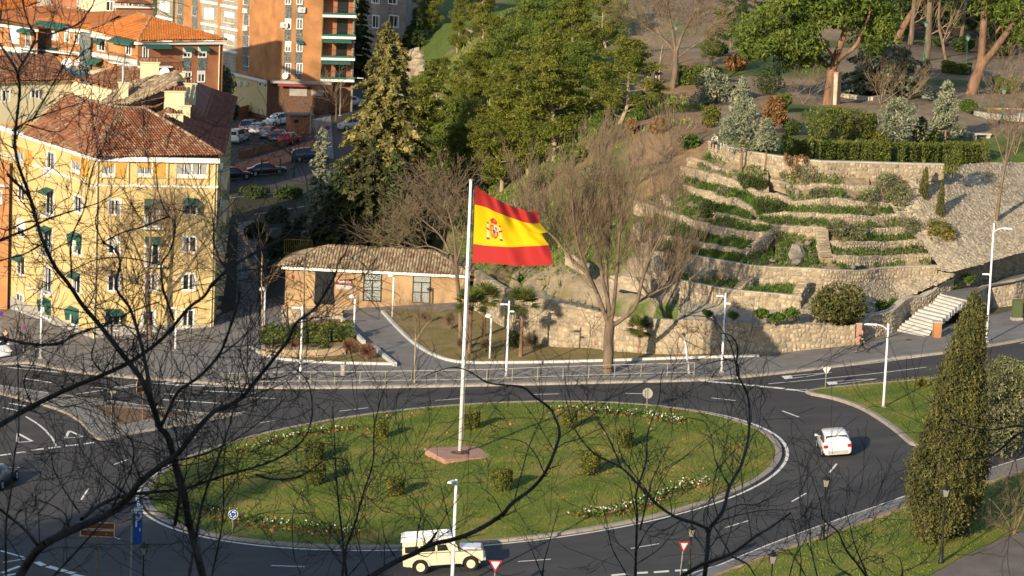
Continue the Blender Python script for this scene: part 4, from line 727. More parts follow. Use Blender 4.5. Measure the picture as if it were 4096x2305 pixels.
def window(f,px,parent,style='sash',leaves=2,blind=0.0,surround=.10,awn=None,name='window',curtain=True,wall=None,rnd=None,balcony=False):
 """px: (u0, v0, u1, v1) of the opening's outer edge on the wall"""
 u0,v0,u1,v1=px;(xa,za),(xb,zb)=f.hit(u0,v0),f.hit(u1,v1)
 uc,vc=(u0+u1)/2,(v0+v1)/2
 x0,x1=min(xa,xb),max(xa,xb);zt=f.hit(uc,v0)[1];zb=f.hit(uc,v1)[1]
 s=surround;b=MB()
 f.slab(b,x0-s,x0,zb-s,zt+s,-.05,.05);f.slab(b,x1,x1+s,zb-s,zt+s,-.05,.05);f.slab(b,x0,x1,zt,zt+s,-.05,.05);f.slab(b,x0,x1,zb-s,zb,-.05,.07)
 w=b.build(name,M['white'],parent,fix=True)
 fslab('pane',f,x0,x1,zb,zt,-.05,.012,M['glass'],w)
 if curtain:
  r=random.random()
  if r<.55:fslab('curtain',f,x0+.04,x0+(x1-x0)*random.uniform(.15,.3),zb+.05,zt-.02,.0,.016,M['curtain'],w)
  if r>.4:fslab('curtain',f,x1-(x1-x0)*random.uniform(.15,.3),x1-.04,zb+.05,zt-.02,.0,.0165,M['curtain'],w)
 b=MB();fw=.06
 for i in range(leaves):
  a,c=x0+(x1-x0)*i/leaves,x0+(x1-x0)*(i+1)/leaves
  f.slab(b,a,a+fw,zb,zt,.0,.035);f.slab(b,c-fw,c,zb,zt,.0,.035);f.slab(b,a+fw,c-fw,zt-fw,zt,.0,.034);f.slab(b,a+fw,c-fw,zb,zb+fw,.0,.034)
 b.build('frame',M['white'],w,fix=True)
 if blind:fslab('blind',f,x0+.03,x1-.03,zt-(zt-zb)*blind,zt-.01,.02,.045,M['blind_white'],w)
 if awn:awning(f,x0-.1,x1+.1,zt+.12,w,*awn)
 if balcony:balcony_rail(f,x0-.35,x1+.35,zb,w)
 return w
def awning(f,x0,x1,z,parent,out=.7,drop=.55,closed=False,name='awning'):
 b=MB();n=8
 for i in range(n):
  a,c=x0+(x1-x0)*i/n,x0+(x1-x0)*(i+1)/n
  b.quad(f.P(a,z,.03),f.P(c,z,.03),f.P(c,z-drop,out),f.P(a,z-drop,out));b.quad(f.P(a,z-drop,out),f.P(c,z-drop,out),f.P(c,z-drop-.16-.03*(i%2),out),f.P(a,z-drop-.16-.03*(i%2),out))
  b.quad(f.P(a,z+.02,.03),f.P(a,z-drop+.02,out),f.P(c,z-drop+.02,out),f.P(c,z+.02,.03))
 if closed:
  for x in(x0,x1):b.poly([f.P(x,z,.03),f.P(x,z-drop,out),f.P(x,z-drop-.9,out*.75),f.P(x,z-drop-.9,.03)])
 return b.build(name,M['awning'],parent)
def balcony_rail(f,x0,x1,z,parent,out=.6):
 fslab('balcony_slab',f,x0,x1,z-.18,z-.02,0,out,M['white'],parent)
 b=MB();n=max(4,int((x1-x0)/.14))
 for i in range(n+1):x=x0+.03+(x1-x0-.06)*i/n;b.bar(f.P(x,z,out-.04),f.P(x,z+.95,out-.04),.02)
 b.bar(f.P(x0,z+.95,out-.04),f.P(x1,z+.95,out-.04),.04)
 for x in(x0+.03,x1-.03):b.bar(f.P(x,z+.95,.0),f.P(x,z+.95,out-.04),.04)
 b.build('balcony_rail',M['iron'],parent)
def ac_unit(f,x,z,parent,s=.8):
 w=fslab('air_conditioner',f,x-s/2,x+s/2,z,z+s*.7,.05,.38,M['white'],parent)
 c=f.P(x+s*.08,z+s*.35,.39);b=MB();k=14
 pts=[c+f.t*math.cos(6.283*i/k)*s*.26+Vector((0,0,math.sin(6.283*i/k)*s*.26))for i in range(k)]
 b.poly(pts).build('fan_grille',M['steel'],w)
 b=MB();b.bar(f.P(x-s*.3,z-.05,.0),f.P(x-s*.3,z-.05,.4),.05);b.bar(f.P(x+s*.3,z-.05,.0),f.P(x+s*.3,z-.05,.4),.05);b.build('bracket',M['steel'],w)
def tile_np(rad=.105,L=.52,segs=5,th=.0):
 V=[];F=[]
 for j,(y,k)in enumerate(((-.0,1.08),(L,.88))):
  for i in range(segs+1):
   a=math.pi*i/segs;V.append((math.cos(a)*rad*k,y,math.sin(a)*rad*k*1.25+(.035 if j==0 else .005)))
 for i in range(segs):F.append((i,i+1,segs+2+i,segs+1+i))
 n=len(V)
 for i in range(segs+1):a=math.pi*i/segs;V.append((math.cos(a)*rad*.86,.0,math.sin(a)*rad*1.1+.03))
 for i in range(segs):F.append((i+1,i,n+i,n+i+1))
 return np.array(V),np.array(F)
TILE_V,TILE_F=tile_np()
TILE_ME={}
def tile_roof(roof,poly,m,spacing=.235,single=300,step=.42,scale=1.0,deck=None,seed=1,over=.12):
 """poly: eave start, eave end, then the upper corners; barrel tiles laid in columns up the slope"""
 r=random.Random(seed);P=[Vector(p)for p in poly];o=P[0];ex=(P[1]-P[0]).normalized()
 nn=ex.cross(P[-1]-P[0]).normalized()
 if nn.z<0:nn=-nn
 ey=nn.cross(ex)
 if ey.z<0:ey=-ey
 if ex.cross(ey).dot(nn)<0:ex=-ex
 Q=[((p-o).dot(ex),(p-o).dot(ey))for p in P]
 xs=[q[0]for q in Q];items=[]
 x=min(xs)+spacing/2
 while x<max(xs):
  ys=[]
  for i in range(len(Q)):
   (xa,ya),(xb,yb)=Q[i],Q[(i+1)%len(Q)]
   if(xa<=x)!=(xb<=x):ys.append(ya+(x-xa)/(xb-xa)*(yb-ya))
  if len(ys)>=2:
   y0,y1=min(ys)-over,max(ys);y=y0+r.uniform(-.06,.03)
   while y<y1-.1:
    items.append((x+r.uniform(-.012,.012),y,r.uniform(-.035,.035),r.uniform(.93,1.06)*scale));y+=step*scale
  x+=spacing
 Rm=Matrix((ex,ey,nn)).transposed()
 key=(m,spacing)
 if key not in TILE_ME:TILE_ME[key]=np_mesh('roof_tile',TILE_V*np.array([spacing/.235,1,spacing/.235]),TILE_F,M[m],True)
 items.sort(key=lambda t:t[1]+r.random()*.3)
 for x,y,a,s in items[:single]:
  ob=bpy.data.objects.new('roof_tile',TILE_ME[key]);COL.objects.link(ob);ob.parent=roof
  W=Rm.to_4x4()@Matrix.Rotation(a,4,'Z')@Matrix.Diagonal((1,s,1,1));W.translation=o+ex*x+ey*y;ob.matrix_basis=W
 rest=items[single:]
 if rest:
  V0=TILE_V*np.array([spacing/.235,1,spacing/.235]);R3=np.array(Rm);VV=[];FF=[]
  for k,(x,y,a,s)in enumerate(rest):
   ca,sa=math.cos(a),math.sin(a);V=np.stack([V0[:,0]*ca-V0[:,1]*s*sa+x,V0[:,0]*sa+V0[:,1]*s*ca+y,V0[:,2]],1);VV.append(V@R3.T+NV(o));FF.append(TILE_F+k*len(V0))
  ob=np_build('roof_tiling',np.concatenate(VV),np.concatenate(FF),M[m],roof,True);ob['kind']='stuff'
 b=MB();b.poly([p+nn*.01 for p in P]);b.build('roof_deck',M[deck or m],roof)
def ridge(roof,pts,m='tile_old',r=.12,step=.42):
 P=resample(pts,max(2,int(plen(pts)/step)));b=MB()
 for i in range(len(P)-1):
  a,c=Vector(P[i]),Vector(P[i+1]);b.tube([a+Vector((0,0,.06)),c+(c-a)*.08+Vector((0,0,.04))],[r*1.1,r*.9],7)
 return b.build('ridge_tiling',M[m],roof)
def chimney(roof,P,sx,sy,hh,rz,pots=5,m='cream',pot_h=.3):
 P=Vector(P);b=MB();b.box((P.x,P.y,P.z+hh/2-.4),(sx,sy,hh+.8),rz);b.box((P.x,P.y,P.z+hh+.05),(sx+.18,sy+.18,.1),rz)
 c=b.build('chimney',M[m],roof)
 for i in range(pots):
  d=(i-(pots-1)/2)*(sx/max(pots,1));bb=MB();bb.lathe((P.x+d*math.cos(rz),P.y+d*math.sin(rz),P.z+hh+.1),[(.085,0),(.10,.05),(.085,pot_h)],7);bb.build('chimney_pot',M['tile'],c)
 return c
def dish(label,P,r,face=(-.3,-.9,.3)):
 n=Vector(face).normalized();t=thing('satellite_dish',label,'satellite dish',tuple(P),group='satellite dishes')
 x=n.orthogonal().normalized();y=n.cross(x);b=MB();k=16
 prev=None
 for j in range(4):
  rr=r*j/3;ringp=[n*(rr*rr*.35)+(x*math.cos(6.283*i/k)+y*math.sin(6.283*i/k))*rr+Vector((0,0,.55))for i in range(k)]
  if prev:
   for i in range(k):b.quad(prev[i],prev[(i+1)%k],ringp[(i+1)%k],ringp[i])
  prev=ringp
 b.build('reflector',M['white'],t,True);b=MB();b.tube([(0,0,0),(0,0,.5)],.03,6);b.tube([(0,0,.5),tuple(n*.5*r*2+Vector((0,0,.5)))],.02,5);b.build('mast',M['steel'],t)
random.seed(11)
# ===== yellow corner block
YA=Vector((-33.9,244.3,0));YB=Vector((-24.35,246.3,0));ld=Vector((-.477,.879,0));YC=YA+ld*24
zE=z_over(YA,243,392);yellow=thing('apartment_block','yellow corner apartment block with tiled hip roof and green awnings','apartment building',(YA.x,YA.y,plane_z(YA.x,YA.y)))
def rebase(root):
 """children were built in world coordinates: keep them there"""
 for c in root.children:c.matrix_parent_inverse=root.matrix_basis.inverted()
fF,fL=Face(YA,YB),Face(YC,YA)
_e=at(592,246,zE);YD=Vector((_e.x-.3,_e.y,0));wing_d=(YD-YB).normalized()
fR=Face(YB,YD)
b=MB();z0=plane_z(YC.x,YC.y)-2.5;zt=zE-.12
foot=[YA,YB,YD,YD+Vector((-9,0,0)),YB+Vector((-6.5,9.5,0)),YA+Vector((2.0,9.5,0)),YC+Vector((6,5,0)),YC]
for i in range(len(foot)):
 p,q=foot[i],foot[(i+1)%len(foot)];b.quad((p.x,p.y,z0),(q.x,q.y,z0),(q.x,q.y,zt),(p.x,p.y,zt))
b.build('wall',M['yellow'],yellow,fix=True)
for f,L_ in((fF,fF.L),(fL,24)):
 zb_=f.hit(*((390,468)if f is fF else(180,448)))[1]
 fslab('string_course',f,-.05 if f is fF else 0,L_+.05,zb_-.1,zb_+.1,0,.08,M['white'],yellow)
 fslab('cornice',f,-.1,L_+.1,zt-.28,zt+.10,0,.38,M['white'],yellow)
 b=MB();x0_,x1_=0.0,L_;g0=min(plane_z(YA.x,YA.y),plane_z(YB.x,YB.y))-.5
 f.slab(b,0,L_,z0,plane_z(*(f.P(L_/2,0)[:2]))+(.75 if f is fF else .9),0,.05);b.build('plinth',M['concrete'],yellow,fix=True)
b=MB();b.tube([fF.P(-.0,zt,.12),fF.P(.0,z0,.12)],.07,6);b.tube([fF.P(fF.L-.25,zt,.1),fF.P(fF.L-.25,z0,.1)],.06,6);b.build('downpipe',M['cream'],yellow)
def loggia(f,px,blinds):
 """wide top-floor window in a raised surround, each half with its own roller blind"""
 u0,v0,u1,v1=px;x0,zt_=f.hit(u0,v0);x1,_=f.hit(u1,v0);zb_=f.hit((u0+u1)/2,v1)[1];zt_=f.hit((u0+u1)/2,v0)[1]
 x0,x1=min(x0,x1),max(x0,x1)
 b=MB();k=.12
 f.slab(b,x0-k,x0,zb_-.55,zt_+.1,0,.12);f.slab(b,x1,x1+k,zb_-.55,zt_+.1,0,.12);f.slab(b,x0-k,x1+k,zb_-.62,zb_-.5,0,.13);f.slab(b,x0-k,x1+k,zb_-.07,zb_,0,.15)
 w=b.build('window',M['yellow'],yellow,fix=True);fslab('pane',f,x0,x1,zb_,zt_,0,.02,M['glass'],w)
 xm=(x0+x1)/2
 for i,(a,c)in enumerate(((x0,xm),(xm,x1))):
  b=MB();fw=.07;
  f.slab(b,a,a+fw,zb_,zt_,.02,.07);f.slab(b,c-fw,c,zb_,zt_,.02,.07);f.slab(b,a+fw,c-fw,zb_,zb_+.3*(1-(blinds[i]>.9)),.021,.06);f.slab(b,a+fw,c-fw,zt_-fw,zt_,.02,.069)
  if blinds[i]<.9:m_=(a+c)/2;f.slab(b,m_-fw/2,m_+fw/2,zb_+.3,zt_-fw,.02,.065)
  b.build('frame',M['white'],w,fix=True)
  if blinds[i]<.9:fslab('curtain',f,a+.1,a+(c-a)*.4,zb_+.3,zt_-.1,.02,.03,M['curtain'],w);fslab('curtain',f,c-(c-a)*.4,c-.1,zb_+.3,zt_-.1,.02,.03,M['curtain'],w)
  if blinds[i]:fslab('blind',f,a+.05,c-.05,zt_-(zt_-zb_)*blinds[i],zt_-.02,.03,.085,M['blind'],w)
loggia(fF,(256,409,321,446),(.28,.97));loggia(fF,(346,408,420,446),(.36,.97));loggia(fF,(444,408,522,448),(.14,.12));loggia(fL,(181,397,228,440),(.30,.97));loggia(fL,(42,372,84,414),(.3,.97))
W_=[(fF,(275,503,302,540),{}),(fF,(366,505,400,570),dict(awn=(.8,.35,True),balcony=True)),(fF,(463,503,494,540),dict(awn=(.7,.35,True))),(fF,(273,598,301,638),dict(blind=.55)),(fF,(367,600,398,665),dict(awn=(.7,.35),balcony=True)),(fF,(461,596,492,635),{}),(fF,(272,692,300,732),{}),(fF,(365,690,396,730),{}),(fF,(460,690,490,730),{}),(fF,(268,782,300,830),dict(awn=(.6,.3,True))),(fF,(358,782,388,830),{}),(fF,(458,780,486,822),{}),(fL,(119,383,138,425),{}),(fL,(187,494,207,534),{}),(fL,(118,478,135,540),dict(awn=(.8,.3),balcony=True)),(fL,(185,590,205,640),dict(awn=(.6,.3,True),blind=.6)),(fL,(113,575,131,640),dict(awn=(.8,.3),balcony=True)),(fL,(45,555,62,595),dict(blind=.5)),(fL,(44,648,62,690),dict(awn=(.6,.25))),(fL,(184,690,202,735),dict(awn=(.5,.3))),(fL,(112,672,130,735),dict(balcony=True)),(fL,(42,740,58,780),{}),(fL,(110,756,128,800),dict(awn=(.6,.3,True))),(fL,(179,778,198,818),dict(awn=(.6,.3,True))),(fL,(47,465,62,505),{})]
for f,px,kw in W_:window(f,px,yellow,**kw)
for x,v in((1.2,410),(4.0,455),(2.2,500),(5.5,520),(8.5,470),(3.0,560),(9.5,540),(2.0,620)):
 ac_unit(fR,x,zE-(v-392)/31.0-.5,yellow,.75)
for i in range(5):
 for x in(2.6,7.0,11.5):fslab('balcony_box',fR,x,x+1.7,zE-2.9-2.95*i,zE-2.1-2.95*i,0,.7,M['cream'],yellow)
ac_unit(fL,fL.hit(123,436)[0],fL.hit(123,436)[1]-.25,yellow)
roof=bpy.data.objects.new('roof',None);link(roof,yellow)
eA=at(238,396,zE);eB=at(560,391,zE);R1=at(303,272,zE+3.1);R2=at(364,273,zE+3.1)
tile_roof(roof,[eA,eB,R2,R1],'tile',single=300,seed=3,spacing=.245)
eC=eA+ld*17;RL=R1+ld*13+Vector((0,0,-.2))
tile_roof(roof,[eC,eA,R1,RL],'tile',single=0,seed=4,spacing=.26)
RS0=R2.lerp(eB,.23);RS1=at(474,199,RS0.z);eB1=at(593,246,zE)
tile_roof(roof,[eB,eB1,RS1,RS0],'tile_red',single=0,seed=5,spacing=.26)
wl0=RS0+Vector((-5.5,5,-2.6));wl1=RS1+Vector((-6.5,0,-3.0))
tile_roof(roof,[wl1,wl0,RS0,RS1],'tile',single=0,seed=6,spacing=.26)
tile_roof(roof,[aty(252,263,262),aty(324,263,260),aty(447,240,262),aty(464,221,266),aty(307,214,266)],'tile_old',single=0,seed=7,spacing=.28)
tile_roof(roof,[aty(290,228,268),aty(468,224,270),aty(474,200,276),aty(297,167,284),aty(202,203,274)],'tile',single=0,seed=8,spacing=.28)
for pts in((eA,R1),(R1,R2),(R2,eB),(RS0,RS1),(R1,RL),(aty(297,166,284),aty(474,199,276))):ridge(roof,pts)
for u,v,y,sx,hh,pots in((310,238,262,.8,1.5,0),(376,191,268,1.6,1.7,6),(452,194,274,.9,.9,3),(438,262,262,1.7,1.6,7),(478,232,270,1.0,1.2,4),(463,288,262,1.0,1.2,4),(440,310,256,1.3,1.2,5),(261,306,256,1.0,.9,4)):
 P=aty(u,v,y);chimney(roof,(P.x,P.y,P.z-.3),sx,.8,hh*.85,.2,pots)
b=MB();P=aty(310,200,262);b.tube([tuple(P+Vector((0,0,-.3))),tuple(P+Vector((0,0,1.9)))],.12,8);b.build('flue',M['steel'],roof)
b=MB()
for pts in([(181,205,271),(300,232,264),(300,268,263),(181,300,270)],[(-40,209,265),(181,204,271),(181,300,270),(-40,315,265)],[(252,266,264),(330,262,262),(330,285,261),(252,285,263)]):
 b.poly([tuple(aty(*p))for p in pts])
b.build('court_wall',M['cream'],yellow)
fC=Face(aty(-40,260,264.9),aty(181,260,270.4))
for px in((6,227,24,256),(79,226,97,255),(143,270,160,292)):window(fC,px,yellow,curtain=False,surround=.08)
tile_roof(roof,[aty(-40,208,264.5),aty(184,203,270.5),aty(128,150,286),aty(-40,146,280)],'tile',single=0,seed=9,spacing=.27)
b=MB();b.poly([tuple(aty(*p))for p in[(140,152,292),(214,176,282),(214,200,281),(184,196,276)]]);b.poly([tuple(aty(*p))for p in[(214,176,282),(282,170,284),(282,182,283),(214,200,281)]]);b.build('parapet_wall',M['cream'],yellow)
rebase(yellow)
dish('white satellite dish on the left roof behind thin branches',aty(169,176,280),.55);dish('white satellite dish above the tile roof ridge',aty(414,200,272),.5);dish('small white dish at the far left roof wall',aty(193,172,284),.3)
# ===== orange brick terraces behind
row=thing('brick_terrace','row of orange brick flats with bright tiled roofs and green awnings','apartment building',tuple(PL(345,205)))
def vface(p,q):return Face(aty(*p),aty(*q))
def wall_q(name,m,f,x0,x1,z0_,z1,parent):
 b=MB();b.quad(f.P(x0,z0_),f.P(x1,z0_),f.P(x1,z1),f.P(x0,z1));return b.build(name,M[m],parent)
c3a,c3b,c3c=(228,80,334),(347,106,325),(562,103,331)
f3L,f3R=vface(c3a,c3b),vface(c3b,c3c);z3=aty(*c3b).z
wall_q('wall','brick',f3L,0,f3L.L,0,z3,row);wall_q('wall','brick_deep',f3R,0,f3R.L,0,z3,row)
c2a,c2b=(95,53,343),(228,80,334);f2=vface((95,60,341),(228,88,334.6));z2=aty(228,80,334).z
wall_q('wall','brick',f2,0,f2.L,0,z2,row)
f1=vface((-40,48,346),(95,74,337));wall_q('wall','brick',f1,0,f1.L,0,aty(95,74,337).z,row)
fG=vface((201,100,335.2),(228,100,333.2));wall_q('side_wall','slate',fG,0,fG.L,0,z2-.1,row)
roof2=bpy.data.objects.new('roof',None);link(roof2,row)
for i,(poly,m)in enumerate((([(347,104,324),(570,101,330.5),(381,45,339)],'tile_orange'),([(226,78,334),(347,104,324),(381,45,339),(345,34,345)],'tile_orange'),([(92,52,343),(228,78,333.5),(321,27,345),(215,30,352)],'tile_orange'),([(-60,44,348),(96,72,337),(216,30,350),(125,13,356),(-60,40,356)],'tile_orange'),([(-60,38,362),(70,18,362),(105,5,366),(-60,0,372)],'tile_orange'))):
 tile_roof(roof2,[aty(*p)for p in poly],m,single=0,spacing=.30,step=.55,seed=20+i,over=.05)
for pts in([(347,103,324),(381,44,339)],[(381,44,339),(570,100,330.5)],[(345,33,345),(381,44,339)],[(92,51,343),(215,29,352)],[(228,76,333.5),(345,33,345)],[(215,29,350),(125,12,356)]):ridge(roof2,[aty(*p)for p in pts],'tile_old',.13,.5)
for f,zz in((f3L,z3),(f3R,z3),(f2,z2),(f1,aty(95,74,337).z)):
 fslab('gutter',f,-.2,f.L+.2,zz-.28,zz+.02,0,.35,M['white'],row)
for f,vv,k in((f3L,147,290),(f2,132,160),(f1,128,50)):
 z_=f.hit(k,vv)[1];fslab('floor_band',f,0,f.L,z_-.22,z_+.22,0,.1,M['white'],row)
for f,px,kw in((f3L,(247,102,264,128),dict(awn=(.7,.3),curtain=True)),(f3L,(318,112,330,138),{}),(f2,(164,83,174,105),{}),(f2,(188,88,198,110),{}),(f2,(131,82,146,100),dict(blind=.97)),(f1,(26,76,48,108),dict(blind=.97)),(f1,(66,88,76,118),{}),(f3R,(462,122,480,144),dict(awn=(.7,.3),blind=.6)),(f3R,(500,120,518,144),dict(awn=(.7,.3),blind=.6)),(f3R,(465,182,480,206),{}),(f3R,(498,180,514,206),dict(blind=.3)),(f3R,(300+60,118,372,150),{})):
 window(f,px,row,surround=.08,**kw)
for f,a,c,v in((f3L,290,346,101),(f2,100,176,61),(f2,102,150,124),(f1,60,95,74),(f1,22,50,138),(f3L,232,262,153),(f1,62,95,138)):
 x0_,z_=f.hit(a,v);x1_,_=f.hit(c,v);z_=f.hit((a+c)/2,v)[1];awning(f,x0_,x1_,z_+.2,row,1.0,.45)
x0_,z_=f3R.hit(355,110);awning(f3R,.3,f3R.hit(420,110)[0],f3R.hit(390,109)[1],row,1.2,.35)
for f,a,c,vt_,vb_ in((f2,102,200,100,128),(f3L,292,346,140,158),(f3R,347,424,142,165),(f1,58,95,108,120)):
 x0_,z1_=f.hit(a,vt_);x1_,_=f.hit(c,vt_);zb_=f.hit((a+c)/2,vb_)[1];balcony_rail(f,x0_,x1_,zb_,row,1.0)
for u in(460,500):
 x0_,_=f3R.hit(u-2,160);x1_,_=f3R.hit(u+20,160);fslab('slate_panel',f3R,x0_,x1_,f3R.hit(u,178)[1],f3R.hit(u,146)[1],0,.03,M['slate'],row)
b=MB();b.tube([f3R.P(f3R.L-.5,0,.1),f3R.P(f3R.L-.5,z3,.1)],.07,6);b.tube([f3L.P(.3,0,.1),f3L.P(.3,z3,.1)],.07,6);b.build('downpipe',M['cream'],row)
rebase(row)
bk=thing('back_block','brown brick block with shutters rising behind the orange roofs','apartment building',tuple(PL(240,190)))
fB=vface((60,30,395),(384,36,386));wall_q('wall','brick_deep',fB,0,fB.L,0,aty(100,-70,395).z,bk)
for px in((268,4,286,28),(316,4,332,30),(196,-6,214,16),(350,0,360,26)):window(fB,px,bk,surround=.1)
for a,c,m_ in((321-120,268,'cream'),(292,306,'block'),(0+95,130,'block')):
 x0_,_=fB.hit(a,20);x1_,_=fB.hit(c,20);fslab('bay_panel',fB,x0_,x1_,0,aty(100,-70,395).z,0,.12,M[m_],bk)
roofb=bpy.data.objects.new('roof',None);link(roofb,bk)
tile_roof(roofb,[aty(290,8,372),aty(386,14,374),aty(352,-6,380),aty(322,-8,382)],'tile',single=0,spacing=.3,step=.55,seed=31)
fb2=vface((292,10,373),(384,16,375));wall_q('lower_wall','brick_deep',fb2,0,fb2.L,8,aty(384,15,375).z,bk);fslab('cornice',fb2,-.2,fb2.L+.2,aty(384,15,375).z-.3,aty(384,15,375).z,0,.4,M['white'],bk)
rebase(bk)
# ===== tall brick tower
K=aty(693,258,412);K.z=0;tw=thing('brick_tower','tall orange brick apartment tower with grey panels and balconies','apartment building',tuple(PL(693,258)))
tl=K+Vector((-17.5,31,0));tr=K+Vector((5.9,1.4,0));tb=K+Vector((9.8,2.4,0))
g1,g2=Face(tl,K),Face(K,tr);ZT=34.0
wall_q('wall','brick',g1,0,g1.L,-3,ZT,tw);wall_q('wall','brick',g2,0,g2.L,-3,ZT,tw)
def band(f,ua,uc,va,vc,m,name,o1=.06):
 x0_,_=f.hit(ua,(va+vc)/2);x1_,_=f.hit(uc,(va+vc)/2);um=(ua+uc)/2
 return fslab(name,f,min(x0_,x1_),max(x0_,x1_),f.hit(um,vc)[1],f.hit(um,va)[1],0,o1,M[m],tw)
for ua,uc in((395,434),(507,547),(557,597)):band(g1,ua,uc,-60,186,'block','block_panel',.04)
for ua,uc in((446,460),(483,497),(613,626)):band(g1,ua,uc,-60,180,'slate','slate_panel',.05)
for i,(ua,uc)in enumerate(((395,434),(507,547),(557,597))):
 for k in range(-1,4):
  v=(45 if i==0 else 62 if i==1 else 72)+56*k
  if v>184:continue
  band(g1,ua-1,uc+1,v-2,v+4,'white','floor_band',.16)
  if k<2:
   for a in((ua+8,ua+18),(ua+21,ua+31))if i<2 else((ua+8,ua+32),):window(g1,(a[0],v-40,a[1],v-14),tw,surround=.07,blind=.95 if i<2 else .5)
for ua,uc in((446,460),(483,497)):
 for k in range(-1,3):window(g1,(ua+1,12+58*k+(4 if ua>470 else 0),uc-1,36+58*k+(4 if ua>470 else 0)),tw,surround=.04,blind=.95)
for v in(0,52,105,155):window(g1,(613,v-14,626,v+12),tw,surround=.05)
for u,k in((718,0),(747,1)):
 band(g2,u-2,u+15,-60,200,'slate','slate_panel',.03)
 for v in(-2,60,117,172):window(g2,(u,v-12,u+13,v+13),tw,surround=.06,blind=.55 if(v,k)in((60,0),(117,0))else 0,awn=(.5,.25)if(v,k)==(117,1)else None)
for u,v in((714,62),(758,24)):ac_unit(g2,g2.hit(u,v)[0],g2.hit(u,v)[1]-.4,tw,.95)
for u,v in((619,26),(619,70)):ac_unit(g1,g1.hit(u,v)[0],g1.hit(u,v)[1]-.4,tw,.9)
g3=Face(tr,tb);rec=Face(tr+Vector((0,2.0,0)),tb+Vector((0,2.0,0)))
wall_q('balcony_back_wall','brick_deep',rec,0,rec.L,-3,ZT,tw)
fslab('balcony_end_wall',rec,rec.L-.01,rec.L+.25,-3,ZT,0,.8,M['stone_block'],tw)
for k in range(5):
 v=38+54*(k-1)
 z_=g3.hit(830,v)[1];fslab('balcony_slab',g3,0,g3.L+.6,z_-.30,z_+.05,-2.2,.35,M['white'],tw);fslab('balcony_floor',g3,0,g3.L+.6,z_+.05,z_+.32,.2,.36,M['awning']if k%2 else MATS['green_iron'],tw)
 b=MB()
 for i in range(16):x=g3.L*i/15;b.bar(g3.P(x,z_,.25),g3.P(x,z_+1.1,.25),.025)
 b.bar(g3.P(0,z_+1.1,.25),g3.P(g3.L+.5,z_+1.1,.25),.05);b.bar(g3.P(g3.L+.4,z_,.25),g3.P(g3.L+.4,z_+2.9,.25),.1);b.build('balcony_rail',M['iron'],tw)
 if k in(2,3):awning(g3,.1,g3.L,z_-.35,tw,.7,.3)
 fslab('balcony_door',rec,1.9,3.4,z_+.1,z_+2.3,0,.05,M['glass'],tw)
b=MB();gz=plane_z(K.x,K.y);gz=aty(693,258,412).z;fs=vface((556,215,428),(672,240,413));wall_q('annex_wall','stucco',fs,0,fs.L,gz-2,fs.hit(610,192)[1],tw);fslab('annex_cornice',fs,-.3,fs.L+.3,fs.hit(610,194)[1],fs.hit(610,188)[1],0,.4,M['white'],tw)
for px in((652,208,657,217),(665,211,670,220)):window(fs,px,tw,surround=.06,curtain=False,leaves=1)
for u in(607,623):ac_unit(fs,fs.hit(u,208)[0],fs.hit(u,208)[1]-.4,tw,.8)
fw_=Face(aty(671,258,411.6),aty(826,254,412.6));wall_q('shop_wall','rust',fw_,0,fw_.L,gz-2,gz+3,tw)
for a,c in((728,772),(783,814)):
 x0_,_=fw_.hit(a,230);x1_,_=fw_.hit(c,230);fslab('garage_door',fw_,x0_,x1_,fw_.hit(a,241)[1],fw_.hit(a,216)[1],0,.06,M['concrete'],tw)
fslab('canopy',fw_,.4,fw_.L+.3,gz+2.72,gz+3.05,-.5,1.3,M['concrete'],tw);fslab('canopy_sign_band',fw_,1.4,fw_.L-.1,gz+2.35,gz+2.68,1.0,1.2,M['plaque'],tw)
rebase(tw);dish('small white dish low on the brick tower corner',g2.P(1.2,g2.hit(712,192)[1]-.5,.2),.45)
sb_=thing('stone_house','grey stone block building in shade behind the cedars','building',tuple(PL(960,120)))
fst=vface((905,40,478),(1020,40,470));wall_q('wall','stone_block',fst,0,fst.L,-2,40,sb_);fst2=vface((1020,40,470),(1070,30,485));wall_q('wall','stone_block',fst2,0,fst2.L,-2,40,sb_)
for px in((938,40,953,70),(980,40,1002,68),(978,-14,998,10),(936,-14,954,8)):window(fst,px,sb_,surround=.12)
rebase(sb_)
lb=thing('brick_house','orange brick house slice at the left picture edge','building',tuple(PL(0,790)))
flb=vface((-160,600,268),(21,610,262));wall_q('wall','brick',flb,0,flb.L,-8,flb.hit(10,405)[1],lb);fslab('balcony_slab',flb,flb.L-3,flb.L,flb.hit(5,468)[1],flb.hit(5,463)[1],0,.6,M['white'],lb);window(flb,(-12,480,4,510),lb)
rebase(lb)
# ===== small foundation building
fz=at(716,768,PL(716,790).z).z
FA=PL(715,790);FB=aty(1168,784,FA.y-.6);FA.z=0;FB.z=0
fnd=thing('foundation_house','low pale brick building with tiled roof and red wall plaque','building',(FA.x,FA.y,0));ff=Face(FA,FB)
zb0=ff.hit(716,768)[1];zb1=ff.hit(1166,785)[1];ze=ff.hit(940,683)[1]
back=-ff.n*6.4;b=MB();q0,q1=FA,FB
for p,q in((FA,FB),(FB,FB+back),(FB+back,FA+back),(FA+back,FA)):b.quad((p.x,p.y,zb0-2),(q.x,q.y,zb0-2),(q.x,q.y,ze),(p.x,p.y,ze))
b.build('wall',M['brick_pale'],fnd,fix=True)
fslab('cornice',ff,-.3,ff.L+.3,ze-.15,ze+.12,-.2,.35,M['white'],fnd);fslab('plinth',ff,-.2,ff.L+.3,zb0-1.5,zb0+.02,0,.5,M['coping'],fnd)
rf=bpy.data.objects.new('roof',None);link(rf,fnd)
e0,e1=ff.P(-.45,ze+.14,.5),ff.P(ff.L+.45,ze+.14,.5);rr=1.45
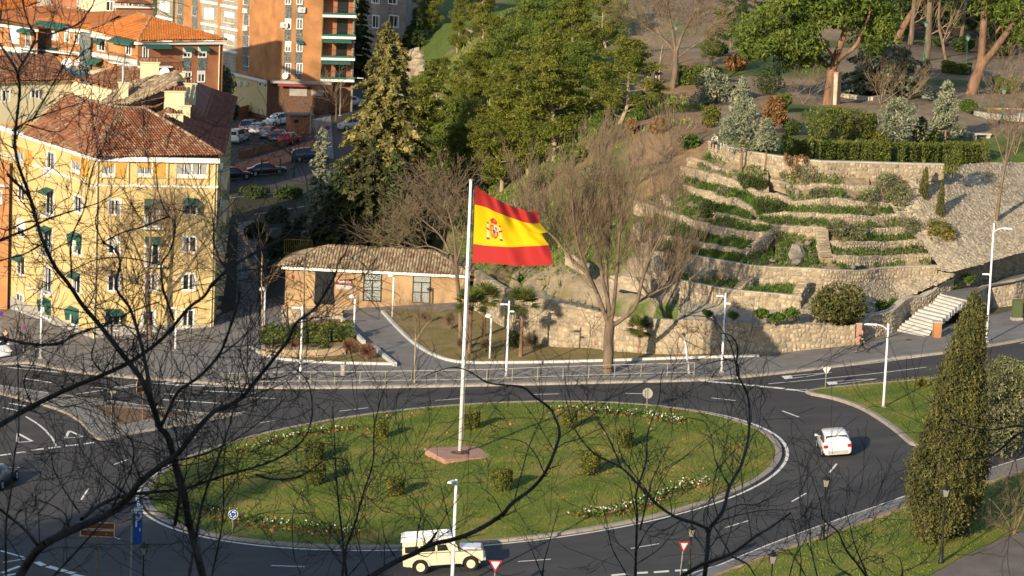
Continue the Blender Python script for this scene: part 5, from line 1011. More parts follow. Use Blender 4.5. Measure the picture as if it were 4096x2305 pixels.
r0,r1=ff.P(3.1,ze+rr,-3.2),ff.P(ff.L-3.0,ze+rr,-3.2);h0,h1=ff.P(-.45,ze+.14,-6.9),ff.P(ff.L+.45,ze+.14,-6.9)
tile_roof(rf,[e0,e1,r1,r0],'tile_old',single=300,spacing=.25,seed=41);tile_roof(rf,[h0,e0,r0],'tile_old',single=0,spacing=.25,seed=42);tile_roof(rf,[e1,h1,r1],'tile_old',single=0,spacing=.25,seed=43);tile_roof(rf,[h1,h0,r0,r1],'tile_old',single=0,spacing=.25,seed=44)
for p in((r0,r1),(e0,r0),(e1,r1)):ridge(rf,p)
def grille_window(px):
 u0,v0,u1,v1=px;x0,_=ff.hit(u0,v0);x1,_=ff.hit(u1,v0);zt_=ff.hit(u0,v0)[1];zb_=ff.hit(u0,v1)[1]
 b=MB();k=.07;xm=(x0+x1)/2;zm1,zm2=zb_+(zt_-zb_)*.38,zb_+(zt_-zb_)*.74
 for a in(x0,x1-k,xm-k/2):ff.slab(b,a,a+k,zb_,zt_ if a!=xm-k/2 else zm2,.0,.08)
 for z_ in(zb_,zt_-k,zm1,zm2):ff.slab(b,x0+k,x1-k,z_,z_+k,.0,.075)
 w=b.build('window',M['iron'],fnd,fix=True);fslab('pane',ff,x0,x1,zb_,zt_,-.03,.015,M['frosted'],w)
 b=MB();n=7;W_=x1-x0;H_=zt_-zb_;s_=W_/n
 for i in range(-int(H_/s_)-1,n+1):
  for sg in(1,-1):
   xa=x0+i*s_ if sg==1 else x1-i*s_
   t0,t1=0.0,H_
   pts=[(xa+sg*t,zb_+t)for t in np.linspace(0,H_,24)];pts=[p for p in pts if x0<=p[0]<=x1]
   if len(pts)>1:b.bar(ff.P(pts[0][0],pts[0][1],.05),ff.P(pts[-1][0],pts[-1][1],.05),.014)
 b.build('lattice',M['iron'],w)
for px in((915,688,961,757),(1039,693,1084,762)):grille_window(px)
x0,zt_=ff.hit(794,683);x1,_=ff.hit(841,683);zb_=ff.hit(815,766)[1]
dr=fslab('door',ff,x0,x1,zb_,zt_,-.02,.03,M['dark'],fnd);b=MB()
for i in range(9):xx=x0+(x1-x0)*i/8;b.bar(ff.P(xx,zb_,.05),ff.P(xx,zt_,.05),.04)
b.build('door_bars',M['iron'],dr)
x0,z1_=ff.hit(846,703);x1,_=ff.hit(887,703);z0_=ff.hit(866,717)[1];zg=ff.hit(866,728)[1]
pq=fslab('plaque',ff,x0,x1,z0_,z1_,.0,.05,M['plaque'],fnd);fslab('plaque_panel',ff,x0,x1,zg,z0_-.005,.0,.048,M['plaque_grey'],fnd)
def text(body,size,P,parent,m,f,name='lettering',width=None,align='CENTER'):
 c=bpy.data.curves.new('lettering_shape','FONT');c.body=body;c.size=size;c.align_x=align;c.align_y='CENTER';c.extrude=.004;c.materials.append(M[m])
 if width:c.offset=width
 tmp=bpy.data.objects.new('tmp',c);COL.objects.link(tmp);me=bpy.data.meshes.new_from_object(tmp.evaluated_get(bpy.context.evaluated_depsgraph_get()));bpy.data.objects.remove(tmp)
 o=bpy.data.objects.new(name,me);COL.objects.link(o);o.parent=parent
 X=f.t if f.t.cross(Vector((0,0,1))).dot(f.n)>0 else-f.t
 W=Matrix((X,Vector((0,0,1)),X.cross(Vector((0,0,1))))).transposed().to_4x4();W.translation=P;o.matrix_basis=W;return o
text('Fundación',.27,ff.P((x0+x1)/2,z0_+(z1_-z0_)*.64,.058),pq,'sign_white',ff,width=.006);text('Caja Castilla La Mancha',.10,ff.P((x0+x1)/2,z0_+(z1_-z0_)*.22,.058),pq,'sign_white',ff)
x0,z_=ff.hit(737,697);fslab('small_red_sign',ff,x0-.12,x0+.12,z_-.14,z_+.14,0,.04,M['plaque'],fnd)
rebase(fnd)
hut=thing('brick_hut','small brick hut with flat grey roof by the car park','hut',tuple(PL(745,385)))
hut.location=PL(752,336);MB().box((0,0,1.1),(2.9,2.2,2.6),.35).build('hut_wall',M['brick_deep'],hut);MB().box((0,0,2.5),(3.4,2.7,.2),.35).build('hut_roof',M['slate'],hut);MB().box((-.3,-1.27,1.7),(.6,.06,.4),.35).build('vent',M['dark'],hut)
for lab,pts,hh in(('orange brick parapet wall of the ramp beside the stucco annex',[(600,300),(655,285),(706,254)],1.6),('curved orange brick wall edging the valley car park',[(706,254),(745,268),(775,285),(788,300)],1.3),('low brick wall below the red parked car',[(600,400),(622,396),(690,376),(770,352)],.9)):
 w=thing('brick_wall',lab,'wall',tuple(PL(*pts[0])),group=None);P=[PL(*p)-Vector(w.location)for p in pts]
 for i in range(len(P)-1):
  MB().hexa([P[i]+Vector((0,0,-.5)),P[i+1]+Vector((0,0,-.5)),P[i+1]+Vector((0,.3,-.5)),P[i]+Vector((0,.3,-.5)),P[i]+Vector((0,0,hh)),P[i+1]+Vector((0,0,hh)),P[i+1]+Vector((0,.3,hh)),P[i]+Vector((0,.3,hh))]).build('wall_panel',M['brick_deep'],w,fix=True)
pw=thing('planter_wall','curved stone planter wall below the foundation door','wall',tuple(PL(740,810)))
P=smooth_line([PL(713,815),PL(735,817),PL(775,812),PL(815,806),PL(862,806)],16);items=[];o_=Vector(pw.location)
b=MB()
for i in range(len(P)-1):
 a,c=Vector(P[i])-o_,Vector(P[i+1])-o_;hh=1.25-.045*i;h2=1.25-.045*(i+1);up=Vector((0,0,1))
 b.hexa([a,c,c+Vector((0,.4,0)),a+Vector((0,.4,0)),a+up*hh,c+up*h2,c+Vector((0,.4,h2)),a+Vector((0,.4,hh))])
 for j in range(5):
  for k in range(2):q=a.lerp(c,(k+.5)/2);items.append(((q.x,q.y-.02,.12+j*.23*hh/1.25),random.uniform(-.2,.2),0,(.33,.14,.24)))
b.build('wall_core',M['mortar'],pw);put_stones(pw,items)
cp=MB();cp.tube([Vector(q)-o_+Vector((0,.2,1.3-.045*i))for i,q in enumerate(P)],.22,6);cp.build('coping',M['brick_pale'],pw)
# ---------------------------------------------------------------- vehicles
PN=Vector((-GX,-GY,1)).normalized()
def on_plane(o,P,rz,nrm=PN):
 x=Vector((math.cos(rz),math.sin(rz),0));x=(x-nrm*x.dot(nrm)).normalized();y=nrm.cross(x)
 m=Matrix((x,y,nrm)).transposed().to_4x4();m.translation=P;o.matrix_world=m
STY=dict(hatch=([(-2.03,.70,.62,.66,.64),(-1.99,.84,.80,.86,.76),(-1.84,.88,.94,1.12,.74),(-1.5,.90,.96,1.42,.68),(-.6,.90,.94,1.50,.68),(.15,.90,.92,1.47,.67),(.55,.90,.90,1.22,.70),(.95,.88,.88,.92,.70),(1.55,.85,.78,.80,.68),(1.95,.76,.62,.64,.60),(2.05,.62,.5,.52,.5)],(-1.22,1.28),.32,(2,6)),suv=([(-2.25,.72,.72,.76,.62),(-2.2,.86,.95,1.05,.74),(-2.05,.90,1.02,1.35,.66),(-1.7,.92,1.02,1.58,.62),(-.7,.92,1.0,1.66,.63),(.2,.92,.98,1.62,.62),(.65,.92,.98,1.35,.66),(1.05,.91,.98,1.03,.76),(1.75,.89,.9,.93,.74),(2.15,.80,.72,.75,.66),(2.25,.66,.55,.58,.55)],(-1.36,1.40),.37,(2,6)),sedan=([(-2.3,.68,.66,.70,.6),(-2.22,.84,.84,.92,.72),(-1.65,.88,.94,1.0,.72),(-1.15,.89,.93,1.30,.58),(-.5,.90,.91,1.44,.57),(.2,.90,.89,1.42,.56),(.6,.90,.88,1.2,.6),(1.05,.89,.88,.92,.7),(1.7,.86,.8,.83,.68),(2.15,.78,.64,.67,.6),(2.28,.62,.5,.53,.5)],(-1.36,1.42),.33,(2,6)),van=([(-2.2,.80,.8,.85,.74),(-2.17,.90,1.1,1.7,.76),(-2.0,.91,1.1,1.82,.74),(-1.0,.91,1.08,1.85,.74),(.0,.91,1.06,1.83,.73),(.5,.91,1.04,1.72,.72),(.95,.91,1.02,1.35,.74),(1.25,.90,1.0,1.06,.78),(1.8,.86,.86,.9,.72),(2.1,.76,.68,.7,.64),(2.2,.62,.5,.52,.5)],(-1.35,1.38),.33,(1,6)))
def section(st,zb=.24):
 x,w,zs,zr,wr=st
 return[(x,0,zb),(x,w*.90,zb),(x,w*.98,zb+.12),(x,w,(zb+zs)*.52),(x,w*.985,zs),(x,wr,zr-.03),(x,wr*.82,zr),(x,0,zr+.015)]
def car(label,color,style,P,rz,group='parked cars',name='parked_car',nrm=PN,cat='car'):
 S,axles,wr_,(w0,w1)=STY[style];t=thing(name,label,cat,group=group)
 b=MB();rows=[]
 for st in S:
  h_=section(st);rows.append(h_+[(x,-y,z)for x,y,z in h_[-2:0:-1]])
 k=len(rows[0])
 for r_ in rows:b.v+=r_
 for i in range(len(rows)-1):
  for j in range(k):b.f.append((i*k+j,(i+1)*k+j,(i+1)*k+(j+1)%k,i*k+(j+1)%k))
 b.f.append(tuple(range(k)));b.f.append(tuple((len(rows)-1)*k+j for j in reversed(range(k))))
 b.build('body',CARP[color],t,True,fix=True)
 def pt(i,f,j0=4,j1=5,out=.012,side=1):
  a,c=Vector(section(S[i])[j0]),Vector(section(S[i])[j1]);p=a.lerp(c,f);return Vector((p.x,(p.y+out)*side,p.z))
 for side in(1,-1):
  idx=[i for i in range(w0,w1+1)]
  for a,c in zip(idx[:-1],idx[1:]):
   if S[a][3]-S[a][2]<.2 and S[c][3]-S[c][2]<.2:continue
   p=[pt(a,.10,side=side),pt(c,.10,side=side),pt(c,.88,side=side),pt(a,.88,side=side)]
   q=[u.lerp(sum(p,Vector())/4,.05)for u in p];MB().quad(*q).build('side_window',M['glass'],t)
 def glass(i,j,nm,f0=.12,f1=.92,dx=0):
  A,B=section(S[i]),section(S[j]);p=[]
  for(x0_,y0_,z0_),(x1_,y1_,z1_),s_,f in((A[4],B[5],1,f0),(A[4],B[5],-1,f0),(A[4],B[5],-1,f1),(A[4],B[5],1,f1)):
   wy=min(y0_,S[i][4]+.12)if f==f0 else y1_;p.append(Vector((x0_+(x1_-x0_)*f+dx,wy*s_*.92,S[i][3]+(S[j][3]-S[i][3])*f+.012)))
  MB().quad(*p).build(nm,M['glass'],t)
 glass(7,5,'windscreen',.06,.95,.02)
 if style=='sedan':glass(2,4,'rear_window',.1,.8,-.01)
 elif style=='van':
  MB().quad((-2.2,.6,1.15),(-2.2,-.6,1.15),(-2.185,-.6,1.62),(-2.185,.6,1.62)).build('rear_window',M['glass'],t)
 else:glass(1,3,'rear_window',.32,.86,-.035)
 xr,xf=S[0][0],S[-1][0]
 for s_ in(1,-1):
  MB().box((S[1][0]+.03,s_*(S[1][1]-.11),S[1][2]-.03),(.16,.26,.19)).build('tail_light',M['lens_red'],t)
  MB().box((S[-2][0]+.0,s_*(S[-2][1]-.10),S[-2][2]-.01),(.16,.28,.10)).build('headlight',M['lens_clear'],t)
  MB().box((S[6][0]+.18,s_*(S[6][1]+.07),S[6][2]+.07),(.12,.18,.12)).build('mirror',CARP[color],t)
  for xa in axles:
   w=MB();y0_,y1_=s_*.80,s_*(S[3][1]+.0);prof=[]
   w.tube([(xa,s_*.66,wr_),(xa,s_*(S[3][1]+.01),wr_)],wr_,16);wh=w.build('wheel',M['rubber'],t)
   MB().tube([(xa,s_*(S[3][1]+.01),wr_),(xa,s_*(S[3][1]+.025),wr_)],wr_*.62,12).build('rim',M['steel'],wh)
 b=MB()
 for s_ in(1,-1):
  for xx in(-.62,.42):b.bar((xx,s_*(S[3][1]+.004),.34),(xx,s_*(S[3][1]+.002),S[4][2]-.04),.018)
  b.bar((S[2][0],s_*(S[3][1]+.002),.30),(S[-3][0],s_*(S[3][1]+.002),.30),.05)
 b.build('door_seams',M['dark'],t);MB().box((xr-.02,0,.44),(.03,1.25,.10)).build('rear_trim',M['steel'],t)
 MB().box((xr-.015,0,.55),(.03,.5,.11)).build('number_plate',M['sign_white'],t);MB().box((xr+.04,0,.36),(.08,1.2,.10)).build('bumper',M['dark']if color!='white' else M['steel'],t)
 on_plane(t,P,rz,nrm);return t
UPN=Vector((0,0,1))
car('white hatchback driving away round the roundabout','white','hatch',PL(2098,1136,.01),math.radians(92),None,'driven_car')
VZ=.03
car('white crossover parked beside the small brick hut','white','suv',PL(699,316,VZ),math.radians(228))
car('silver hatchback second from the left in the car park','silver','hatch',PL(655,335,VZ),math.radians(74));car('dark grey car between the silver and black ones','grey','sedan',PL(680,345,VZ),math.radians(74))
car('black car parked behind the red one','black','sedan',PL(705,353,VZ),math.radians(75));car('bright red car at the right of the car park','red','hatch',PL(729,362,VZ),math.radians(72));car('navy car at the left of the car park','navy','hatch',PL(631,328,VZ),math.radians(74))
car('white van close to the yellow block wall','white','van',PL(601,358,VZ),math.radians(75),cat='van',name='parked_van');car('pale car half hidden above the ramp wall','silver','sedan',PL(594,286,VZ),math.radians(70))
car('long black saloon on the street beside the green posts','black','sedan',PL(672,440,VZ),math.radians(8));car('dark car behind the blue conifer on the street','navy','suv',PL(780,405,VZ),math.radians(10));car('black car close to the yellow block base','black','hatch',PL(590,452,VZ),math.radians(15))
car('silver estate nearest the tall cedar, low on the street','silver','suv',PL(1004,266,VZ),math.radians(95));car('white car with red lights below the cedar','white','hatch',PL(1019,330,VZ),math.radians(95));car('blue car lowest on the street by the pines','blue','hatch',PL(1020,352,VZ),math.radians(95));car('white car behind the cedar left boughs','white','sedan',PL(890,268,VZ),math.radians(20));car('silver car behind the lower cedar boughs','silver','sedan',PL(895,325,VZ),math.radians(15))
car('white car nosing in at the left picture edge','white','hatch',PL(-14,897,.02),math.radians(-60));car('dark car in shade at the lower left edge','navy','sedan',PL(-8,1222,.02),math.radians(80))
t=thing('off_roader','cream vintage off-roader with white ribbed roof driving past','off-roader');W2=.83
b=MB()
for y0_,y1_ in((-W2,W2),):
 b.prism([(-2.22,.52),(-1.98,.46),(-1.72,.46),(-1.62,.82),(-.95,.82),(-.84,.46),(1.02,.46),(1.14,.84),(1.80,.84),(1.92,.52),(2.16,.55),(2.18,1.06),(2.10,1.13),(.92,1.22),(-2.22,1.18)],y0_,y1_)
b.build('body',CARP['cream'],t,fix=True)
b=MB();b.prism([(-2.22,1.18),(.92,1.22),(.60,1.83),(-2.17,1.85)],-W2+.04,W2-.04);b.build('cabin',CARP['cream'],t,fix=True)
b=MB();b.prism([(-2.26,1.85),(.70,1.83),(.66,1.96),(.45,2.02),(-2.05,2.05),(-2.24,1.97)],-W2+.02,W2-.02);rf_=b.build('roof',CARP['white'],t,fix=True)
b=MB()
for i in range(7):y=-W2+.16+i*.225;b.box((-.85,y,2.055),(2.3,.05,.03))
b.build('roof_ribs',CARP['white'],rf_)
b=MB();b.prism([(.95,1.22),(2.08,1.13),(2.08,1.17),(.95,1.27)],-.52,.52);b.build('bonnet',CARP['white'],t,fix=True)
for s_ in(1,-1):
 y=s_*(W2-.025)
 for a,c in((-2.06,-1.32),(-1.22,-.42),(-.30,.30)):MB().hexa([(a,y,1.24),(c,y,1.24),(c,y+s_*.01,1.24),(a,y+s_*.01,1.24),(a,y,1.58),(c-(.12 if c>.2 else 0),y,1.58),(c-(.12 if c>.2 else 0),y+s_*.01,1.58),(a,y+s_*.01,1.58)]).build('side_window',M['glass'],t,fix=True)
 for xa in(-1.28,1.47):
  wh=MB().tube([(xa,s_*.58,.40),(xa,s_*.84,.40)],.40,18).build('wheel',M['rubber'],t);MB().tube([(xa,s_*.84,.40),(xa,s_*.865,.40)],.24,14).build('rim',CARP['cream'],wh)
  b=MB();n_=8;pts=[(xa+math.cos(math.pi*i/n_)*.50,s_*(W2+.03),.44+math.sin(math.pi*i/n_)*.46)for i in range(n_+1)];b.tube(pts,.05,5);b.build('wheel_arch',CARP['cream'],t)
 MB().box((2.19,s_*.55,.92),(.05,.2,.2)).build('headlight',M['lens_clear'],t);MB().box((-2.23,s_*.72,.85),(.03,.1,.2)).build('tail_light',M['lens_red'],t)
 MB().box((.85,s_*(W2+.12),1.30),(.05,.16,.16)).build('mirror',M['dark'],t)
 b=MB();b.bar((-.36,s_*(W2+.002),.5),(-.36,s_*(W2+.002),1.2),.015);b.bar((.36,s_*(W2+.002),.5),(.36,s_*(W2+.002),1.2),.015);b.bar((-2.2,s_*(W2+.003),1.17),(2.1,s_*(W2+.003),1.13),.03);b.build('door_seams',M['dark'],t)
MB().quad((.935,-.7,1.28),(.935,.7,1.28),(.665,.7,1.78),(.665,-.7,1.78)).build('windscreen',M['glass'],t)
MB().box((2.24,0,.62),(.12,1.66,.14)).build('bumper',M['steel'],t);MB().box((-2.27,0,.60),(.1,1.6,.12)).build('rear_bumper',M['dark'],t);MB().box((0,0,.42),(3.6,1.2,.14)).build('chassis',M['dark'],t)
on_plane(t,PL(1118,1432,.01),math.radians(2))
# ---------------------------------------------------------------- people
def skin_mesh(name,joints,edges,radii,m,parent,root=0,sub=1):
 me=bpy.data.meshes.new(name);me.from_pydata([tuple(j)for j in joints],edges,[]);o=link(bpy.data.objects.new(name,me),parent)
 md=o.modifiers.new('skin','SKIN');md.use_smooth_shade=True;md.branch_smoothing=.4
 for i,r in enumerate(radii):me.skin_vertices[0].data[i].radius=(r,r)if not hasattr(r,'__len__')else r
 me.skin_vertices[0].data[root].use_root=True
 ms=o.modifiers.new('sub','SUBSURF');ms.levels=sub;ms.render_levels=sub
 me.materials.append(m);return o
def figure(label,P,rz,J,top,legs,shoe='rubber',hair='hair',scale=1.0,shorts=False,look=0.0):
 """J: joint positions for a 1.75 m figure facing +x: dict of pelvis, chest, neck, head and per side hip, knee, ankle, toe, shoulder, elbow, wrist, hand"""
 t=thing('person',label,'person',tuple(P),rz,None)
 names=['pelvis','waist','chest','neck','chin','head'];sid=['hip','knee','ankle','toe','shoulder','elbow','wrist','hand']
 V=[J[n]for n in names];R=[.13,.125,.15,.055,.075,.085];E=[(0,1),(1,2),(2,3),(3,4),(4,5)]
 ix={}
 for s in('l','r'):
  for n,r in zip(sid,(.10,.065,.042,.035,.065,.045,.033,.03)):ix[n+s]=len(V);V.append(J[n+s]);R.append(r)
  E+=[(0,ix['hip'+s]),(ix['hip'+s],ix['knee'+s]),(ix['knee'+s],ix['ankle'+s]),(ix['ankle'+s],ix['toe'+s]),(2,ix['shoulder'+s]),(ix['shoulder'+s],ix['elbow'+s]),(ix['elbow'+s],ix['wrist'+s]),(ix['wrist'+s],ix['hand'+s])]
 body=skin_mesh('body',V,E,R,M['skin'],t)
 VT=[J[n]for n in names[:4]];RT=[.155,.15,.18,.075];ET=[(0,1),(1,2),(2,3)]
 for s in('l','r'):
  k=len(VT);VT+=[J['shoulder'+s],J['elbow'+s],J['wrist'+s]];RT+=[.085,.062,.048];ET+=[(2,k),(k,k+1),(k+1,k+2)]
 skin_mesh('top',VT,ET,RT,M[top],t)
 VL=[J['pelvis']];RL_=[.16];EL=[]
 for s in('l','r'):
  k=len(VL);kn=Vector(J['knee'+s]);VL+=[J['hip'+s],J['knee'+s]if not shorts else tuple(Vector(J['hip'+s]).lerp(kn,.8))];RL_+=[.115,.082 if not shorts else .10];EL+=[(0,k),(k,k+1)]
  if not shorts:VL.append(J['ankle'+s]);RL_.append(.062);EL.append((k+1,k+2))
 skin_mesh('trousers',VL,EL,RL_,M[legs],t)
 for s in('l','r'):
  a,c=Vector(J['ankle'+s]),Vector(J['toe'+s]);d=(c-a);sh=skin_mesh('shoe',[a+Vector((0,0,-.03))-d*.3,a.lerp(c,.5)+Vector((0,0,-.03)),c],[(0,1),(1,2)],[.05,.052,.042],M[shoe],t)
 hd=Vector(J['head']);up=(hd-Vector(J['chin'])).normalized();fw=Vector((math.cos(look),math.sin(look),0))
 skin_mesh('hair',[hd+up*.055-fw*.01,hd-fw*.045+up*.01,hd-fw*.06-up*.05],[(0,1),(1,2)],[.078,.085,.06],M[hair],t)
 f=MB();nose=hd+fw*.095-up*.04;f.box(tuple(nose),(.03,.022,.04),look);f.build('nose',M['skin'],body)
 for k in(1,-1):
  e=hd+fw*.083-up*.012+Vector((-fw.y,fw.x,0))*.032*k;MB().box(tuple(e),(.012,.022,.012),look).build('eye',M['dark'],body)
  e=hd-up*.03+Vector((-fw.y,fw.x,0))*.088*k;MB().box(tuple(e),(.035,.018,.055),look).build('ear',M['skin'],body)
 m_=hd+fw*.084-up*.075;MB().box(tuple(m_),(.012,.045,.01),look).build('mouth',M['sign_brown'],body)
 for s in('l','r'):
  w,hnd=Vector(J['wrist'+s]),Vector(J['hand'+s]);d=(hnd-w).normalized();sx=d.cross(Vector((1,0,0))).normalized();q=d.cross(sx)
  b=MB()
  for i,L_ in enumerate((.062,.072,.068,.052)):
   p0=hnd+q*(.024-.016*i);b.tube([tuple(p0),tuple(p0+d*L_*.55+sx*.004),tuple(p0+d*L_*.95+sx*.018)],[.009,.008,.006],5)
  p0=w.lerp(hnd,.4)+q*.03;b.tube([tuple(p0),tuple(p0+d*.03+q*.022),tuple(p0+d*.06+q*.022)],[.010,.009,.007],5);b.build('fingers',M['skin'],body)
 t.scale=(scale,)*3;return t
def base_joints():
 J=dict(pelvis=(0,0,.93),waist=(.0,0,1.10),chest=(.01,0,1.32),neck=(.0,0,1.49),chin=(.02,0,1.57),head=(.02,0,1.66))
 for s,k in(('l',1),('r',-1)):
  J.update({'hip'+s:(0,.10*k,.88),'knee'+s:(.02,.10*k,.49),'ankle'+s:(-.01,.10*k,.09),'toe'+s:(.15,.11*k,.035),'shoulder'+s:(0,.20*k,1.42),'elbow'+s:(-.02,.25*k,1.14),'wrist'+s:(.05,.25*k,.89),'hand'+s:(.06,.25*k,.82)})
 return J
J=base_joints();J.update(kneel=(.14,.10,.50),anklel=(.36,.10,.12),toel=(.52,.11,.08),kneer=(-.06,-.10,.50),ankler=(-.38,-.10,.16),toer=(-.28,-.11,.035),elbowl=(-.12,.24,1.16),wristl=(-.10,.22,.90),handl=(-.10,.21,.83),elbowr=(.06,-.25,1.14),wristr=(.22,-.22,1.30),handr=(.24,-.17,1.38))
figure('person in black jacket and dark trousers walking along the pavement',PL(2167,888,.13),math.radians(183),J,'cloth_black','cloth_trouser')
J=base_joints();dz=.93-.14
for k in list(J):J[k]=(J[k][0],J[k][1],J[k][2]-dz)
J.update(pelvis=(0,0,.14),waist=(.03,0,.30),chest=(.10,0,.52),neck=(.13,0,.68),chin=(.17,0,.74),head=(.19,0,.83),hipl=(.08,.10,.13),hipr=(.08,-.10,.13),kneel=(.48,.12,.14),kneer=(.48,-.10,.15),anklel=(.42,.12,-.30),ankler=(.56,-.10,-.27),toel=(.57,.13,-.36),toer=(.70,-.11,-.33),shoulderl=(.11,.20,.61),shoulderr=(.11,-.20,.61),elbowl=(.22,.25,.36),elbowr=(.22,-.25,.36),wristl=(.42,.16,.28),wristr=(.40,-.08,.34),handl=(.48,.12,.27),handr=(.46,-.04,.36))
seat=at(1800,362,15.43);figure('person in white shirt and dark trousers seated on the park wall',(seat.x,seat.y-.25,15.43),math.radians(238),J,'cloth_white','cloth_trouser')
bagp=at(1812,363,15.45);bag=thing('bag','red and grey bag lying on the wall beside the seated person','bag',(bagp.x+.25,bagp.y-.1,15.43),.3);MB().box((0,0,.06),(.55,.3,.12)).build('bag_body',M['cloth_white'],bag);MB().box((.35,.1,.06),(.25,.22,.1)).build('bag_flap',M['sign_red'],bag)
J=base_joints();J.update(kneel=(.16,.10,.52),anklel=(.14,.1,.10),toel=(.30,.1,.05),ankler=(-.26,-.1,.14),kneer=(-.04,-.1,.5),toer=(-.14,-.1,.05),wristl=(.18,.22,1.08),handl=(.24,.2,1.12),wristr=(.14,-.24,1.04),handr=(.2,-.22,1.08))
figure('person in blue top and dark shorts walking up the valley street',PL(820,277,.14),math.radians(-80),J,'cloth_blue','cloth_black',shorts=True)
figure('person in dark clothes standing near the left picture edge',PL(14,880,.14),math.radians(-120),base_joints(),'cloth_black','cloth_trouser')
# ---------------------------------------------------------------- flag, pole, pedestal
FPx=at(1157,1139,.72);ped=thing('pedestal','square pink stone pedestal under the flagpole','pedestal',(FPx.x,FPx.y,.3),math.radians(-66.5))
hz=.72-.3
MB().box((0,0,hz/2-.4),(3.4,3.4,hz+.72-.0)).build('pedestal_block',M['pink_stone'],ped);MB().box((0,0,hz-.035),(3.5,3.5,.07)).build('pedestal_slab',M['pink_stone'],ped)
b=MB();b.lathe((0,0,hz+.004),[(.62,0),(.60,.006)],14);b.build('rust_stain',M['rust'],ped);MB().box((.05,.05,hz+.06),(.5,.5,.12),.3).build('pole_foot',M['rust'],ped)
ztop=z_over(FPx,1190,455);fp=thing('flagpole','tall white flagpole standing on the pink pedestal','flagpole',(FPx.x,FPx.y,.72))
b=MB();b.tube([(0,0,0),(0,0,(ztop-.72)*.5),(0,0,ztop-.72)],[.135,.115,.085],14);b.build('pole',M['white_metal'],fp,True)
MB().lathe((0,0,ztop-.72),[(.085,0),(.15,.02),(.15,.06),(.03,.10)],12).build('finial',M['steel'],fp)
zc_=z_over(FPx,1182,672);MB().lathe((0,0,zc_-.72),[(.13,-.05),(.17,-.04),(.17,.04),(.13,.05)],12).build('halyard_ring',M['steel'],fp);b=MB();b.tube([(.16,-.05,zc_-.72),(.22,-.08,ztop-1.2)],.012,4);b.tube([(.16,-.05,zc_-.72),(.16,-.1,.9)],.012,4);b.build('halyard',M['galv'],fp)
TOPC=smooth_line([(1196,468),(1216,483),(1240,496),(1266,510),(1290,520),(1312,527),(1330,533),(1345,531),(1355,536)],41)
RYT=smooth_line([(1194,515),(1222,522),(1250,535),(1288,549),(1320,560),(1340,563),(1357,562)],41)
YRB=smooth_line([(1191,614),(1220,618),(1250,620),(1288,622),(1320,620),(1350,619),(1381,617)],41)
BOTC=smooth_line([(1188,662),(1220,662),(1250,664),(1288,668),(1320,669),(1350,668),(1392,666)],41)
MIDR=[(0,0),(.25,-6),(.5,2),(.8,0),(1,0)]
def flag_uv(s,t):
 f=lambda C:np.array([np.interp(s*40,range(41),[p[k]for p in C])for k in(0,1)])
 if t<.25:a,c,k=f(TOPC),f(RYT),t/.25
 elif t<.75:
  a,c,k=f(RYT),f(YRB),(t-.25)/.5
  bul=np.array([10*math.sin(math.pi*k)*s**5*(1 if k<.45 else-.55),0])
  return a*(1-k)+c*k+bul
 else:a,c,k=f(YRB),f(BOTC),(t-.75)/.25
 return a*(1-k)+c*k
def flag_pt(s,t,off=0.0):
 u,v=flag_uv(s,t)
 w=.32*s*math.sin(2*math.pi*(2.1*s+.55*t*(1-t)-.30*t))+.20*s*(1-t)*math.sin(2*math.pi*(4.6*s-1.7*t)+.6)+.07*math.sin(19*s+9*t)*s+.16*s*s*math.sin(7*t*(.4+s))+.05*s*math.sin(31*s*(1-.5*t)+3*t)
 return aty(u,v,FPx.y-.15+w-off+s*2.4*(.85-1.7*t))
flag=thing('flag','large red and yellow striped flag with coat of arms, blowing right','flag',tuple(flag_pt(0,.5)));fo=Vector(flag.location)
def flag_band(name,t0,t1,m,nt):
 V=[];F=[];ns=80
 for i in range(ns+1):
  for j in range(nt+1):V.append(tuple(flag_pt(i/ns,t0+(t1-t0)*j/nt)-fo))
 for i in range(ns):
  for j in range(nt):q=i*(nt+1)+j;F.append((q,q+1,q+nt+2,q+nt+1))
 np_build(name,V,F,M[m],flag,True)
flag_band('stripe',0,.25,'flag_red',14);flag_band('stripe',.25,.75,'flag_yellow',26);flag_band('stripe',.75,1,'flag_red',14)
crest=bpy.data.objects.new('coat_of_arms',None);link(crest,flag)
def cpoly(name,pts,m,off):
 """pts in crest units: x -1..1 across, y -1..1 down; the crest sits on the yellow stripe a third of the way along"""
 b=MB();b.poly([flag_pt(.285+x*.118,.515+y*.155,off)-fo for x,y in pts]);return b.build(name,M[m],crest)
sh=[(-.48,-.35),(0,-.38),(0,.15),(-.48,.15)]
cpoly('quarter',sh,'crest_red',.02);cpoly('quarter',[(0,-.38),(.48,-.35),(.48,.15),(0,.15)],'crest_white',.02);cpoly('quarter',[(-.48,.15),(0,.15),(0,.85),(-.28,.75),(-.46,.5)],'crest_gold',.02);cpoly('quarter',[(0,.15),(.48,.15),(.46,.5),(.28,.75),(0,.85)],'crest_red',.02)
for k in range(3):cpoly('pale',[(-.42+.15*k,.16),(-.36+.15*k,.16),(-.34+.13*k,.66+.06*k),(-.40+.13*k,.62+.06*k)],'crest_red',.03)
cpoly('inescutcheon',[(-.13,.02),(.13,.02),(.13,.25),(0,.36),(-.13,.25)],'crest_blue',.035);cpoly('lion',[(.12,-.28),(.36,-.26),(.38,.05),(.2,.08),(.14,-.1)],'crest_red',.03);cpoly('castle',[(-.38,.06),(-.38,-.25),(-.28,-.18),(-.22,-.28),(-.14,-.18),(-.1,-.25),(-.1,.06)],'crest_gold',.03);cpoly('chains',[(.08,.25),(.38,.25),(.3,.6),(.08,.68)],'crest_gold',.03)
